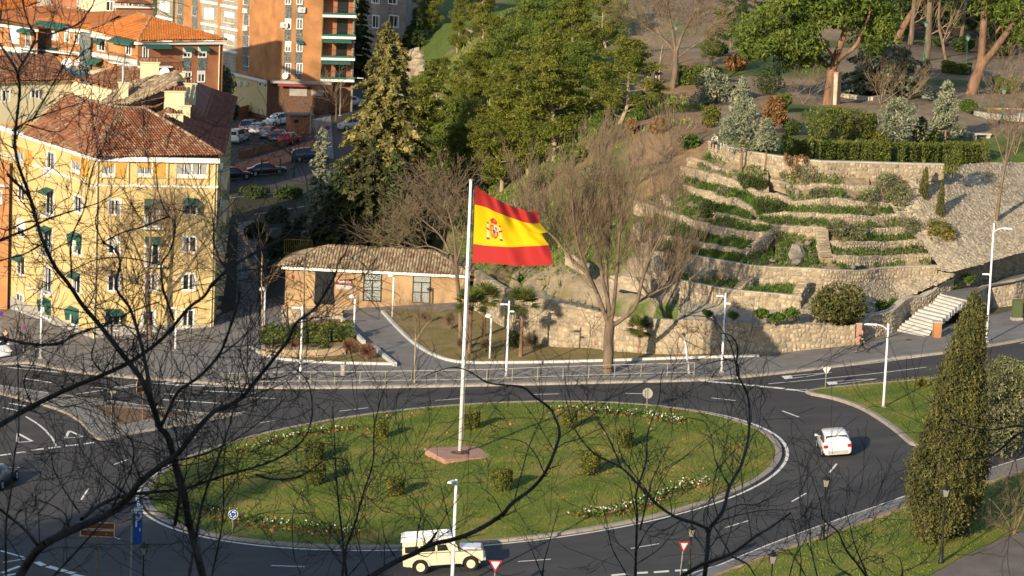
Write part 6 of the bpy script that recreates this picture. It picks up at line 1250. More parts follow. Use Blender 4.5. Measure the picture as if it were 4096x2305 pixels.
for k in(1,-1):
 cpoly('pillar',[(.68*k,-.35),(.82*k,-.35),(.84*k,.78),(.66*k,.78)],'crest_white',.02);cpoly('pillar_base',[(.58*k,.80),(.94*k,.80),(.94*k,.98),(.58*k,.98)],'crest_blue',.02);cpoly('pillar_crown',[(.62*k,-.52),(.88*k,-.52),(.84*k,-.36),(.66*k,-.36)],'crest_red',.02);cpoly('ribbon',[(.56*k,.05),(.96*k,-.08),(.96*k,.08),(.56*k,.22)],'crest_red',.03)
cpoly('crown',[(-.36,-.45),(-.46,-.78),(-.2,-.98),(0,-1.05),(.2,-.98),(.46,-.78),(.36,-.45)],'crest_red',.02);cpoly('crown_rim',[(-.38,-.42),(-.38,-.54),(.38,-.54),(.38,-.42)],'crest_gold',.03)
# ---------------------------------------------------------------- lamps, signs, railing and other street furniture
def px_height(P,u,v):return z_over(P,u,v)-P.z
def street_lamp(label,base,topv,arm=None,arm2=None,m='white_metal',r=.085,name='street_lamp',P=None,curve=False,hgt=None,group='tall street lamps'):
 """arm: (horizontal reach along x in px, drop) of the lamp head"""
 P=P or PL(*base,.14);H=hgt or px_height(P,*topv);t=thing(name,label,'street lamp',tuple(P),0,group);s=px_m(P)
 b=MB();b.tube([(0,0,0),(0,0,H*.15),(0,0,H)],[r*1.15,r,r*.75],10);b.build('pole',M[m],t,True);MB().box((0,0,.06),(.34,.34,.12)).build('base_plate',M['galv'],t)
 for i,a in enumerate((arm,arm2)):
  if not a:continue
  dx,dz,L_=a;n=7;b=MB()
  x1=dx/s;sg=1 if x1>0 else-1;z1=H+dz/s
  if curve:pts=[(x1*(1-math.cos(k/n*math.pi/2)),0,z1-.9+.9*math.sin(k/n*math.pi/2)+.0)for k in range(n+1)]
  else:pts=[(x1*k/n,0,z1-.35*(1-k/n)**2)for k in range(n+1)]
  b.tube(pts,r*.45,6);b.build('arm',M[m],t,True)
  hd=MB();hd.hexa([(x1,-.10,z1-.05),(x1+sg*L_,-.13,z1-.04),(x1+sg*L_,.13,z1-.04),(x1,.10,z1-.05),(x1,-.07,z1+.06),(x1+sg*L_*.9,-.09,z1+.05),(x1+sg*L_*.9,.09,z1+.05),(x1,.07,z1+.06)])
  hd.build('lamp_head',M['steel']if m=='galv' else M['white_metal'],t,fix=True);MB().hexa([(x1+sg*.1,-.07,z1-.07),(x1+sg*L_*.9,-.09,z1-.06),(x1+sg*L_*.9,.09,z1-.06),(x1+sg*.1,.07,z1-.07),(x1+sg*.1,-.07,z1-.051),(x1+sg*L_*.9,-.09,z1-.042),(x1+sg*L_*.9,.09,z1-.042),(x1+sg*.1,.07,z1-.051)]).build('lens',M['glass'],t,fix=True)
 return t
street_lamp('white lamp post on the lawn island left of the cypress',(2222,1026),(2229,814),(-28,-4,.85))
street_lamp('tallest white lamp post on the far pavement by the green cabinet',(2481,861),(2508,562),(22,-12,.7),(-4,-128,.5))
street_lamp('white lamp post in front of the big wall with two small heads',(1815,937),(1818,737),(-6,-8,.5),(3,-26,.3))
street_lamp('white lamp post between the palms and the railing',(1273,951),(1276,757),(-4,-9,.55),(4,-26,.3))
street_lamp('white lamp post in front of the clipped hedge',(755,957),(764,768),(-8,-7,.55))
street_lamp('white lamp post before the yellow block, half behind branches',(102,902),(107,722),(-20,-4,.6));street_lamp('slim white lamp post on the grass patch by the yellow block',(441,881),(445,772),(-3,-3,.4))
street_lamp('near white lamp post in front of the off-roader',(1137,1478),(1147,1206),(14,-2,.55),r=.10).rotation_euler=(0,0,math.radians(-115))
street_lamp('grey curved lamp post nearer the cedars',(855,292),(857,205),(40,10,.9),m='galv',curve=True);street_lamp('grey curved lamp post further up the valley street',(853,240),(855,145),(40,8,.9),m='galv',curve=True);street_lamp('grey curved lamp post beside the brick hut',(780,345),(776,268),(-20,8,.8),m='galv',curve=True)
def globe_lamp(label,base,topv,m='white_metal'):
 P=PL(*base,.2);H=px_height(P,*topv);t=thing('globe_lamp',label,'street lamp',tuple(P),0,'short lamps with white domes')
 b=MB();b.tube([(0,0,0),(0,0,H-.1)],[.085,.07],10);b.build('pole',M[m],t,True);b=MB();b.tube([(0,0,H-.12),(-.14,0,H-.10),(-.22,0,H-.18)],.035,6);b.build('arm',M[m],t)
 MB().lathe((-.22,0,H-.28),[(.06,-.02),(.27,0),(.27,.04),(.22,.17),(.12,.25),(.01,.28)],14).build('dome',M['white_metal'],t,True)
globe_lamp('white dome lamp beside the ramp edge and hedge',(890,848),(893,741));globe_lamp('white dome lamp close to the foundation wall',(987,797),(988,687));globe_lamp('white dome lamp between the palms',(1232,902),(1234,789));globe_lamp('white dome lamp in shade left of the foundation',(664,830),(661,722));globe_lamp('white dome lamp beside the valley car park',(732,287),(731,245));globe_lamp('white dome lamp up by the stone house',(1023,68),(1022,46))
def lantern(label,P,H,m='iron',group='black lantern posts',name='lantern_post'):
 t=thing(name,label,'lantern',tuple(P),0,group)
 b=MB();b.lathe((0,0,0),[(.17,0),(.17,.12),(.12,.2),(.10,.75),(.13,.8),(.09,.86),(.06,.95),(.045,H*.55),(.06,H*.56),(.04,H*.58),(.035,H-.62),(.07,H-.6)],10);b.build('pole',M[m],t,True)
 b=MB();z0_,z1_=H-.58,H-.2;
 b.hexa([(-.11,-.11,z0_),(.11,-.11,z0_),(.11,.11,z0_),(-.11,.11,z0_),(-.18,-.18,z1_),(.18,-.18,z1_),(.18,.18,z1_),(-.18,.18,z1_)]);b.build('lamp_glass',M['galv'],t)
 b=MB()
 for sx in(-1,1):
  for sy in(-1,1):b.bar((sx*.112,sy*.112,z0_),(sx*.185,sy*.185,z1_),.025)
 b.build('frame',M[m],t);b=MB();b.lathe((0,0,z1_),[(.30,0),(.27,.03),(.10,.16),(.05,.2),(.05,.26),(.01,.3)],4);b.build('lamp_cap',M[m],t)
for lab,bp,tp in(('black lantern post on the pavement edge left of the cypress',(2069,1359),(2077,1198)),('black lantern post on the near lawn beside the cypress trunk',(2367,1417),(2371,1222)),('black lantern cut by the bottom edge among branches',(1935,1560),(1937,1388)),('dark lantern behind the P sign in shade',(358,1540),(361,1368)),('grey lantern behind the right give-way sign',(1733,1455),(1735,1322))):
 P=PL(*bp,.15);lantern(lab,P,px_height(P,*tp))
for lab,bp,tp in(('green lantern post beside the stone stele',(2158,237),(2166,131)),('green lantern post between leaning trunks',(2324,156),(2333,54)),('green lantern post in front of the forked pine',(2429,187),(2434,88)),('green lantern post behind the leaning trunk',(2294,112),(2298,40)),('green lantern post at the right by the fountain',(2520,310),(2526,221)),('green lantern post by the bare tree on the hill path',(1695,168),(1699,62)),('green lantern post at the far right edge',(2570,117),(2574,66))):
 P=G(*bp);lantern(lab,P,px_height(P,*tp),'green_iron','green lantern posts in the park')
# ---- signs
def sign_post(label,P,H,kind,rz=0.0,name='road_sign',cat='road sign',lean=0.0,group=None,size=None,pole='galv'):
 """rz: direction the sign faces, 0 = towards -y (the viewer)"""
 t=thing(name,label,cat,tuple(P),rz,group);t.rotation_euler=(0,lean,rz)
 b=MB();b.tube([(0,0,-.2),(0,0,H-.02)],.035,8);b.build('post',M[pole],t)
 def plate(pts,y,m,nm,th=.02):
  k=len(pts);b=MB();b.v=[(x,y,z)for x,z in pts]+[(x,y+th,z)for x,z in pts];b.f=[tuple(range(k)),tuple(k+i for i in reversed(range(k)))]+[(i,k+i,k+(i+1)%k,(i+1)%k)for i in range(k)];return b.build(nm,M[m],t,fix=True)
 circ=lambda r,z,n=20:[(math.cos(6.283*i/n)*r,z+math.sin(6.283*i/n)*r)for i in range(n)]
 tri=lambda s,z:[(-s,z+s*.58),(s,z+s*.58),(0,z-s*1.15)]
 r=size or .3
 if kind=='yield':p=plate(tri(r,H-r*.6),-.06,'sign_red','sign_plate');plate(tri(r*.66,H-r*.6),-.066,'sign_white','sign_face',.004);plate(tri(r*1.0,H-r*.6),-.039,'steel','sign_back',.004)
 if kind=='round':
  plate(circ(r,H-r),-.06,'sign_white','sign_plate');plate(circ(r*.88,H-r),-.066,'sign_blue','sign_face',.004);plate(circ(r,H-r),-.039,'galv','sign_back',.004)
  for k in range(3):
   a0=2.094*k+.5;pts=[(math.cos(a0+.2*j)*r*.62,H-r+math.sin(a0+.2*j)*r*.62)for j in range(7)];q=[(math.cos(a0+.2*j)*r*.46,H-r+math.sin(a0+.2*j)*r*.46)for j in range(7)]
   b=MB();
   for j in range(6):b.quad((pts[j][0],-.071,pts[j][1]),(pts[j+1][0],-.071,pts[j+1][1]),(q[j+1][0],-.071,q[j+1][1]),(q[j][0],-.071,q[j][1]))
   a1=a0+1.2;b.poly([(math.cos(a1)*r*.74,-.071,H-r+math.sin(a1)*r*.74),(math.cos(a1)*r*.34,-.071,H-r+math.sin(a1)*r*.34),(math.cos(a1+.45)*r*.54,-.071,H-r+math.sin(a1+.45)*r*.54)]);b.build('arrow',M['sign_white'],t)
 if kind=='nopark':plate(circ(r,H-r),-.06,'sign_red','sign_plate');plate(circ(r*.76,H-r),-.066,'sign_blue','sign_face',.004);b=MB();z_=H-r;d=r*.56;b.bar((-d,-.072,z_+d),(d,-.072,z_-d),.008,r*.2,Vector((0,1,0)));b.build('diagonal',M['sign_red'],t)
 if kind=='arrowbrown':
  for k in(0,1):
   z1_=H-.02-k*.43;plate([(-.95,z1_-.38),(.95,z1_-.38),(.95,z1_),(-.95,z1_)],-.06,'sign_cream','sign_plate');plate([(-.90,z1_-.34),(.90,z1_-.34),(.90,z1_-.04),(-.90,z1_-.04)],-.066,'sign_brown','sign_face',.004);plate([(-.9,z1_-.34),(.9,z1_-.34),(.9,z1_-.04),(-.9,z1_-.04)],-.038,'sign_brown','sign_back',.004)
  plate([(.42,H-.70),(.56,H-.66),(.52,H-.62)],-.072,'sign_cream','arrow_mark',.004)
 if kind=='plain':plate([(-.3,H-.16),(.3,H-.16),(.3,H),(-.3,H)],.0,'galv','cross_bar')
 return t
P=PL(1627,1027,.2);sign_post('round roundabout sign seen from behind on the lawn edge',P,px_height(P,1632,977),'round',math.pi-.35,size=.36)
P=PL(585,1339,.25);sign_post('blue roundabout arrow sign at the lawn edge, left',P,px_height(P,587,1282),'round',.1,size=.29)
P=PL(452,1160,.2);sign_post('thin grey post with turned sign at the left lawn edge',P,1.5,'round',1.45,size=.28)
P=PL(1243,1492,.15);sign_post('red and white give-way triangle nearest the off-roader',P,px_height(P,1239,1409),'yield',.1,size=.36);P=PL(1711,1452,.15);sign_post('give-way triangle tilted right of centre at the bottom',P,px_height(P,1714,1363),'yield',.5,size=.33,lean=.06)
P=PL(2076,977,.18);sign_post('grey back of a give-way sign on the island tip',P,px_height(P,2078,924),'yield',math.pi-.3,size=.32)
P=PL(59,902,.15);sign_post('round no-parking sign on a post before the yellow block',P,px_height(P,59.5,818),'nopark',.1,size=.2);P=PL(822,372,.13);sign_post('small no-parking sign on the valley street',P,px_height(P,824,316),'nopark',-.1,size=.3);P=PL(2,866,.15);sign_post('no-parking sign cut by the left picture edge',P,px_height(P,2,782),'nopark',.1,size=.25)
P=PL(242,1480,.15);sign_post('brown direction sign with two cream-edged panels, lower left',P,px_height(P,246,1313),'arrowbrown',.0,name='direction_sign',pole='timber');P=PL(358,1055,.2);sign_post('brown direction sign seen edge-on on the soil bed',P,px_height(P,358,955),'arrowbrown',1.15,name='direction_sign',pole='timber',size=.5);P=PL(279,1082,.15);sign_post('pale grey post with a short cross bar on the traffic island',P,px_height(P,280,984),'plain',.3,name='post',cat='post')
P=PL(328,1500,.15);t=thing('parking_sign','tall blue parking sign with white letter P, lower left','parking sign',tuple(P),0);H=px_height(P,340,1283);b=MB();b.tube([(0,0,0),(0,0,H)],.065,8);b.build('post',M['galv'],t)
pf=Face((.05,-.02),(.45,.62));pf.n=Vector((pf.t.y,-pf.t.x,0));MB().hexa([pf.P(0,H-1.95,-.04),pf.P(.75,H-1.95,-.04),pf.P(.75,H-1.95,.04),pf.P(0,H-1.95,.04),pf.P(0,H+.12,-.04),pf.P(.75,H+.12,-.04),pf.P(.75,H+.12,.04),pf.P(0,H+.12,.04)]).build('sign_board',M['sign_blue'],t,fix=True)
fslab('sign_top',pf,.0,.75,H-.16,H+.1,.04,.05,M['sign_white'],t);text('P',1.15,pf.P(.36,H-.62,.055),t,'sign_white',pf,width=.012);text('TAXI',.2,pf.P(.38,H-1.45,.055),t,'sign_white',pf)if False else None
b=MB();b.poly([pf.P(.48,H-1.05,.052),pf.P(.62,H-1.2,.052),pf.P(.48,H-1.3,.052)]);b.build('arrow_mark',M['sign_white'],t)
P=PL(1734,941,.15);t=thing('leaning_post','white post leaning left at the end of the railing','post',tuple(P));b=MB();q=at(1722,846,P.z+2.75)-P;b.tube([(0,0,-.1),tuple(q)],.07,8);b.build('post',M['white_metal'],t);b=MB();b.tube([tuple(q),tuple(q+Vector((-.02,0,.2)))],.085,8);b.build('post_cap',M['steel'],t)
P=PL(863,946,.16);t=thing('litter_bin','round beige litter bin standing by the railing','litter bin',tuple(P));MB().lathe((0,0,0),[(.19,0),(.20,.1),(.20,.75),(.17,.78)],14).build('bin_body',M['bin'],t,True);MB().lathe((0,0,.76),[(.215,0),(.215,.05),(.19,.06)],14).build('bin_rim',M['steel'],t);MB().box((0,-.2,.5),(.12,.02,.09)).build('bin_badge',M['sign_cream'],t)
for lab,u,v in(('green metal utility cabinet on a pale base by the ramp wall',2557,806),('second green cabinet at the right picture edge',2586,796)):
 P=PL(u,v,.13);t=thing('utility_cabinet',lab,'utility cabinet',tuple(P),.25,'green utility cabinets');MB().box((0,0,.11),(.85,.5,.22)).build('cabinet_base',M['concrete'],t);MB().box((0,0,.86),(.72,.4,1.3)).build('cabinet_body',M['green_box'],t);MB().box((0,0,1.53),(.78,.46,.06)).build('cabinet_top',M['green_box'],t);MB().box((0,-.205,.86),(.62,.015,1.15)).build('cabinet_door',M['green_box'],t)
for lab,u,v,r in(('round iron manhole cover near the steps',2288,855,.34),('square drain cover by the white lamp post',1786,940,.25),('small drain cover at the kerb, right',2458,864,.22)):
 P=PL(u,v,.134);o=MB().lathe((0,0,0),[(r,0),(r,.012),(r*.8,.014)],16).build('manhole_cover',M['rust']);o.location=P;tag(o,lab,'manhole cover',None,'thing')
RAIL=TJ((-340,985),(-170,980))+TJ((65,972),(300,968),(545,966),(790,966),(1045,964),(1300,962),(1560,958),(1810,954),(2070,950),(2320,944))+TK((0,935),(255,924),(510,916),(770,907),(1030,899),(1295,893),(1560,885),(1830,880))
rail=thing('railing','low grey metal railing along the gravel verge','railing',tuple(PL(*RAIL[8],.15)));ro=Vector(rail.location);RP=[PL(u,v,.15)-ro for u,v in RAIL];up=Vector((0,0,1))
for i,p in enumerate(RP):
 MB().bar(p,p+up*.92,.06).build('railing_post',M['galv'],rail)
 if i+1<len(RP):
  q=RP[i+1];b=MB();b.bar(p+up*.90,q+up*.90,.05);b.bar(p+up*.22,q+up*.22,.035);b.build('rail',M['galv'],rail)
  b=MB();b.bar(p+up*.24,q+up*.88,.012);b.bar(p+up*.88,q+up*.24,.012);b.build('cross_brace',M['galv'],rail)
for lab,a,c in(('yellow crowd barrier in shade behind the foundation roof',(715,640),(784,640)),('yellow barrier end right of the cedar trunk',(971,640),(1016,640))):
 A,C=aty(*a,268),aty(*c,268);zt_=aty(a[0],602,268).z;zg_=A.z;t=thing('crowd_barrier',lab,'barrier',tuple(A),0,'yellow barriers');d=C-A;d.z=0;b=MB();H=zt_-zg_
 b.tube([(0,0,0),(0,0,H),tuple(d+Vector((0,0,H))),tuple(d)],.04,6);b.build('frame',M['yellow_paint'],t);b=MB()
 for i in range(1,14):q=d*i/14;b.bar((q.x,q.y,.15),(q.x,q.y,H),.022)
 b.bar((0,0,.15),tuple(d+Vector((0,0,.15))),.03);b.build('barrier_bars',M['yellow_paint'],t)
for u in(827,851):P=aty(u,632,270);t=thing('red_post','short red post behind the foundation roof, %s'%('left' if u<840 else 'right'),'post',tuple(P));MB().lathe((0,0,0),[(.07,0),(.07,.95),(.03,1.0)],8).build('post',M['red_paint'],t)
for i,u in enumerate((657,704,739)):
 P=PL(u,448-i*2,.03);t=thing('green_post',('green metal post behind the black saloon, '+('left','middle','right')[i]),'post',tuple(P));MB().lathe((0,0,0),[(.09,0),(.08,2.1),(.02,2.2)],8).build('post',M['green_iron'],t)
for i,u in enumerate((704,720,738,752)):
 P=PL(u,252,.1);t=thing('rubbish_container','black rubbish container under the canopy, number %s from the left'%('one','two','three','four')[i],'container',(P.x,P.y-.5,P.z),.1);MB().box((0,0,.6),(1.0,.9,1.1),0,1.1).build('container_body',M['dark'],t);MB().box((0,0,1.2),(1.15,1.0,.1)).build('container_lid',M['dark'],t)
rp=slab('valley_garden',[(545,860),(590,480),(700,470),(1010,430),(1020,560),(1050,640),(1000,660),(700,700),(640,860)],.035,-.2,M['garden'])
for a,c in(((560,500),(760,480)),((640,540),(820,510)),((600,585),(700,575)),((700,560),(830,548)),((812,600),(838,555)),((835,605),(850,560)),((585,640),(680,655)),((600,690),(680,700)),((780,488),(840,482)),((600,600),(612,700))):
 P=[PL(*a,.045),PL(*c,.045)];b=MB();d=(P[1]-P[0]);n=Vector((-d.y,d.x,0)).normalized()*.07;b.quad(P[0]-n,P[1]-n,P[1]+n,P[0]+n);b.build('path_marking',M['white_line'],rp)
garden_path=slab('garden_path',[(590,860),(600,560),(640,555),(650,700),(645,860)],.05,-.1,M['pavement'])
# ---- park furniture
def ground(u,v):return G(u,v)
P=ground(2098,262);t=thing('stele','square pink stone stele with a pale front and graffiti','monument',tuple(P),math.radians(-28));s=px_m(P);H=80/s
MB().box((0,0,H/2-.2),(.85,.85,H+.4)).build('stele_shaft',M['pink_stone'],t);MB().box((-.03,-.435,H/2-.1),(.8,.03,H*.97)).build('stele_front',M['coping'],t);MB().box((-.435,.0,H/2-.3),(.03,.82,H*.92)).build('stele_face',M['coping'],t);MB().box((0,0,H+.02),(.92,.92,.06)).build('stele_cap',M['stele_side'],t)
b=MB();
for k in range(5):b.box((-.455,-.25+.1*k,.5+.12*(k%2)),(.012,.05,.25+.05*(k%3)),0)
b.build('graffiti',M['crest_blue'],t)
for lab,u,v,L_,rz in(('pale stone slab bench behind the cone conifer',2408,345,2.6,.5),('stone block bench at the right by the path',2468,349,1.7,.1)):
 P=ground(u,v);t=thing('stone_bench',lab,'bench',tuple(P),rz,'stone benches');MB().box((0,0,.42),(L_,.6,.14)).build('bench_seat',M['coping'],t)
 for k in(-1,1):MB().box((k*L_*.36,0,.17),(.3,.5,.4)).build('bench_leg',M['coping'],t)
for lab,a,c in(('low stone ledge right of the stele',(2110,243),(2190,253)),('low stone ledge bending behind the bare shrubs',(2190,253),(2295,240))):
 A,C=ground(*a),ground(*c);t=thing('stone_ledge',lab,'ledge',tuple(A),0,'low stone ledges');MB().bar(Vector((0,0,.12)),C-A+Vector((0,0,.12)),.5,.45).build('ledge_body',M['coping'],t)
P=ground(2560,297);P.z+=.3;t=thing('fountain_basin','round fountain basin with a yellowish pool on the park lawn','fountain',tuple(P));R_=4.2;z_=.25
MB().lathe((0,0,0),[(R_-.5,-.3),(R_,-.3),(R_,z_),(R_-.45,z_),(R_-.5,-.3)],40).build('basin_rim',M['concrete'],t);b=MB();b.lathe((0,0,.06),[(R_-.5,-.05),(R_-.5,0)],40);b.build('water',M['water'],t);b=MB();b.lathe((0,0,.1),[(R_-.52,-.2),(R_-.52,.12),(R_-.6,.12),(R_-.6,-.2)],40);b.build('basin_band',M['yellow_paint'],t)
P=ground(2437,228);t=thing('park_bin','grey metal litter bin at the foot of the forked pine','litter bin',tuple(P));MB().lathe((0,0,.45),[(.24,0),(.26,.1),(.26,.7),(.2,.85),(.05,.95)],14).build('bin_body',M['galv'],t,True);MB().lathe((0,0,0),[(.05,0),(.05,.5)],8).build('bin_post',M['iron'],t);MB().lathe((0,0,.8),[(.265,0),(.265,.08),(.25,.08)],14).build('bin_slot',M['dark'],t)
rk=thing('rock_outcrop','rough sunlit rock outcrop at the foot of the green slope','rock',tuple(G(1040,180)));r_=random.Random(3)
for i in range(9):
 bm=bmesh.new();bmesh.ops.create_icosphere(bm,subdivisions=2,radius=.5)
 for q in bm.verts:q.co*=1+r_.uniform(-.2,.2)
 me=bpy.data.meshes.new('rock');bm.to_mesh(me);bm.free();me.materials.append(M['rubble']);P=G(1030+i%3*12,185-i//3*20)-Vector(rk.location);inst('rock',me,rk,P,(r_.random(),r_.random(),r_.random()),(r_.uniform(1.3,2.6),r_.uniform(1.3,2.2),r_.uniform(1.6,3.)))
# ---------------------------------------------------------------- vegetation
RG=np.random.default_rng(42)
def leaves(C,s,up=0.0,rng=RG,asp=.55):
 """one small triangle per centre, turned at random"""
 C=np.asarray(C,float);n=len(C);a=rng.normal(size=(n,3));a[:,2]+=up;a/=np.linalg.norm(a,axis=1)[:,None]
 b=rng.normal(size=(n,3));b-=a*(a*b).sum(1)[:,None];b/=np.linalg.norm(b,axis=1)[:,None]
 S=(np.asarray(s)*(.6+.8*rng.random(n)))[:,None]
 V=np.stack([C-a*S*.5+b*S*asp*.5,C-a*S*.5-b*S*asp*.5,C+a*S*.62],1).reshape(-1,3)
 return V,np.arange(3*n).reshape(-1,3)
def in_blob(c,r,n,rng=RG,shell=.55):
 d=rng.normal(size=(n,3));d/=np.linalg.norm(d,axis=1)[:,None];k=shell+(1-shell)*rng.random(n)**.6
 return np.asarray(c)+d*k[:,None]*np.asarray(r)
def tubes(segs,n=3):
 """segs: (p0, p1, r0, r1) rows -> prisms"""
 S=np.array([[*a,*b,r0,r1]for a,b,r0,r1 in segs],float);p,q=S[:,:3],S[:,3:6];d=q-p;L=np.linalg.norm(d,axis=1)[:,None]+1e-9;d/=L
 x=np.cross(d,np.array([0.31,.87,.38]));x/=np.linalg.norm(x,axis=1)[:,None]+1e-9;y=np.cross(d,x);m=len(S);V=np.empty((m,2*n,3))
 for k in range(n):
  a=2*math.pi*k/n;o=x*math.cos(a)+y*math.sin(a);V[:,k]=p-d*.0+o*S[:,6:7];V[:,n+k]=q+d*S[:,7:8]*.5+o*S[:,7:8]
 F=np.array([[k,(k+1)%n,n+(k+1)%n,n+k]for k in range(n)]);F=(F[None]+(np.arange(m)*2*n)[:,None,None]).reshape(-1,4)
 return V.reshape(-1,3),F
def build_segs(name,segs,m,parent,thick=.045):
 """branches: thick ones six-sided, thin ones three-sided, one mesh"""
 A=[s for s in segs if s[2]>thick];B=[s for s in segs if s[2]<=thick];VV,FF,n=[],[],0
 for L_,k in((A,7),(B,3)):
  if L_:V,F=tubes(L_,k);VV.append(V);FF.append(F+n);n+=len(V)
 return np_build(name,np.concatenate(VV),np.concatenate(FF),M[m],parent,True)
def grow(segs,rng,p,d,L,r,lev,maxlev,up=.15,gnarl=.22,spread=.75,kids=(3,5),shrink=.62,tips=None,step=5,start=.3,rmin=.006):
 p=np.array(p,float);d=np.array(d,float);d/=np.linalg.norm(d);pts=[p.copy()];r1=max(r*.55,rmin);ds=[]
 for i in range(step):
  d=d+rng.normal(size=3)*gnarl*.5;d[2]+=up*.3;d/=np.linalg.norm(d);q=p+d*L/step
  segs.append((p.copy(),q.copy(),r+(r1-r)*i/step,r+(r1-r)*(i+1)/step));p=q;pts.append(p.copy());ds.append(d.copy())
 if lev>=maxlev:
  if tips is not None:tips.append(p.copy())
  return
 k=rng.integers(kids[0],kids[1]+1)
 for j in range(k):
  t=start+(1-start)*(j+rng.random()*.8)/k;t=min(t,.999);i=int(t*step);f=t*step-i;q=pts[i]*(1-f)+pts[i+1]*f;dd=ds[i]
  o=rng.normal(size=3);o-=dd*(o@dd);o/=np.linalg.norm(o)+1e-9;sp=spread*(.6+.7*rng.random());nd=dd*math.cos(sp)+o*math.sin(sp)
  rr=(r+(r1-r)*t)*(.55+.25*rng.random());grow(segs,rng,q,nd,L*shrink*(.7+.5*rng.random()),max(rr,rmin),lev+1,maxlev,up,gnarl,spread,kids,shrink,tips,max(3,step-1),start,rmin)
 grow(segs,rng,p,ds[-1],L*shrink,r1,lev+1,maxlev,up,gnarl,spread,kids,shrink,tips,max(3,step-1),start,rmin)
def limb(segs,pts,r0,r1,n=10):
 P=np.array(smooth_line(pts,n))
 for i in range(n-1):segs.append((P[i],P[i+1],r0+(r1-r0)*i/(n-1),r0+(r1-r0)*(i+1)/(n-1)))
 return P
def tree(name,label,cat,P,group=None):return thing(name,label,cat,tuple(P),0,group)
def height_of(P,u,v):return z_over(P,u,v)-P.z
# ---- pines on the hill: three models, copied
def pine_model(seed,Hh,Rr,m='pine',clumps=84,n=310,base=.18,s=.235,trunk='bark_pale',lean=.1,cl=(.6,1.2),flat=.55,topw=.55):
 rng=np.random.default_rng(seed);segs=[];tr=[(0,0,-.5)]+[(rng.normal()*.25*k+lean*Hh*k*k/16,rng.normal()*.2*k,Hh*k/4.4)for k in range(1,5)]
 T=limb(segs,tr,Hh*.020+.04,.05,14);VV,FF,k0=[],[],0
 for i in range(clumps):
  f=base+(1-base)*(i+rng.random())/clumps;pt=T[min(int(f*13),13)];w=Rr*(math.sin(math.pi*min((f-base)/(1-base)*.86+.14,1))**.7)*(1 if f<.8 else topw+.4*rng.random())
  a=rng.random()*6.283;q=rng.random()**.55;c=pt+np.array([math.cos(a)*w*q,math.sin(a)*w*q,Hh*.05*rng.random()+.15*w*q+(Hh*.06 if f>.9 else 0)])
  mid=pt*.5+c*.5+np.array([0,0,-.12*q*w]);limb(segs,[tuple(pt-np.array([0,0,.3])),tuple(mid),tuple(c)],.05*(1-f)+.025,.012,5)
  rc=rng.uniform(*cl)
  for j in range(3):
   cc=c+rng.normal(size=3)*rc*np.array([.55,.55,.3]);C=in_blob(cc,(rc*.75,rc*.75,rc*flat*.75),n//3,rng,.3);V,F=leaves(C,s,.6,rng,.42);VV.append(V);FF.append(F+k0);k0+=len(V)
 tip=limb(segs,[(tr[2][0],tr[2][1],tr[2][2]),(tr[2][0]+1.2,tr[2][1]-.8,tr[2][2]-.1),(tr[2][0]+2.0,tr[2][1]-1.4,tr[2][2]+.5)],.035,.012,6)
 V,F=np.concatenate(VV),np.concatenate(FF);tm=build_segs('trunk',segs,trunk,None);cm=np_build('crown',V,F,M[m],None)
 return tm,cm
def use_model(model,name,label,cat,P,H,H0_,rz,group=None,wid=1.0):
 t=thing(name,label,cat,tuple(P),rz,group);k=H/H0_
 for q in model:
  c=q.copy()if q.users_collection and q.parent is not None else q
  if c is not q:COL.objects.link(c)
  c.parent=t
 t.scale=(k*wid,k*wid,k);return t
PM=[pine_model(1,11,3.2),pine_model(2,11,2.8,lean=-.15),pine_model(3,11,3.6,clumps=72,lean=.2),pine_model(4,11,3.0,'pine_green',lean=-.08)]
PINES=[((1078,500),175,'pine at the left foot of the hill beside the cedar',1.15),((1120,520),225,'pine behind the bare tree above the foundation roof',1.0),((1185,500),240,'pine left of the flag with pale lower branches',1.0),((1262,480),200,'pine right behind the flag top',1.0),((1330,440),110,'tall bushy pine right of the flag, half up the slope',1.1),((1395,400),60,'wide pine above the bare plane tree crown',1.1),((1475,330),95,'pine in the middle of the hill with dead twigs',1.0),((1556,312),75,'dark pine with bent forked trunk at the hill shoulder',1.25),((1110,330),130,'olive pine standing over the parked street cars',1.05),((1180,300),95,'slender pine halfway up the left slope',.9),((1235,262),25,'pine at the upper middle of the green slope',1.0),((1300,230),-15,'pine with broad crown near the hill top',1.1),((1385,225),-20,'pine right of the green clearing near the top',1.05),((1450,210),-30,'tall pine by the brown twig tree at top',1.0),((1215,110),-90,'thin straight pine at the top edge over the clearing',.8),((1150,135),-10,'leaning thin-trunked pine on the green clearing',.7),((1075,90),-45,'pine left of the clearing near the stone house',.9),((1330,95),-110,'pine cut by the top picture edge, centre',1.0),((1525,120),-60,'pine cut by the top edge left of the grey bare tree',1.0),((1130,430),250,'low leafy pine between the two bare trees',.9)]
rp_=random.Random(9)
for i,(bp,vt_,lab,wd)in enumerate(PINES):
 P=G(*bp);H=height_of(P,bp[0],vt_);use_model(PM[(i*3+i//4)%4],'pine_tree',lab,'pine tree',P,H,11.6,rp_.random()*6.28,'pines on the green hill',wd*(1.0 if H<14 else .85))
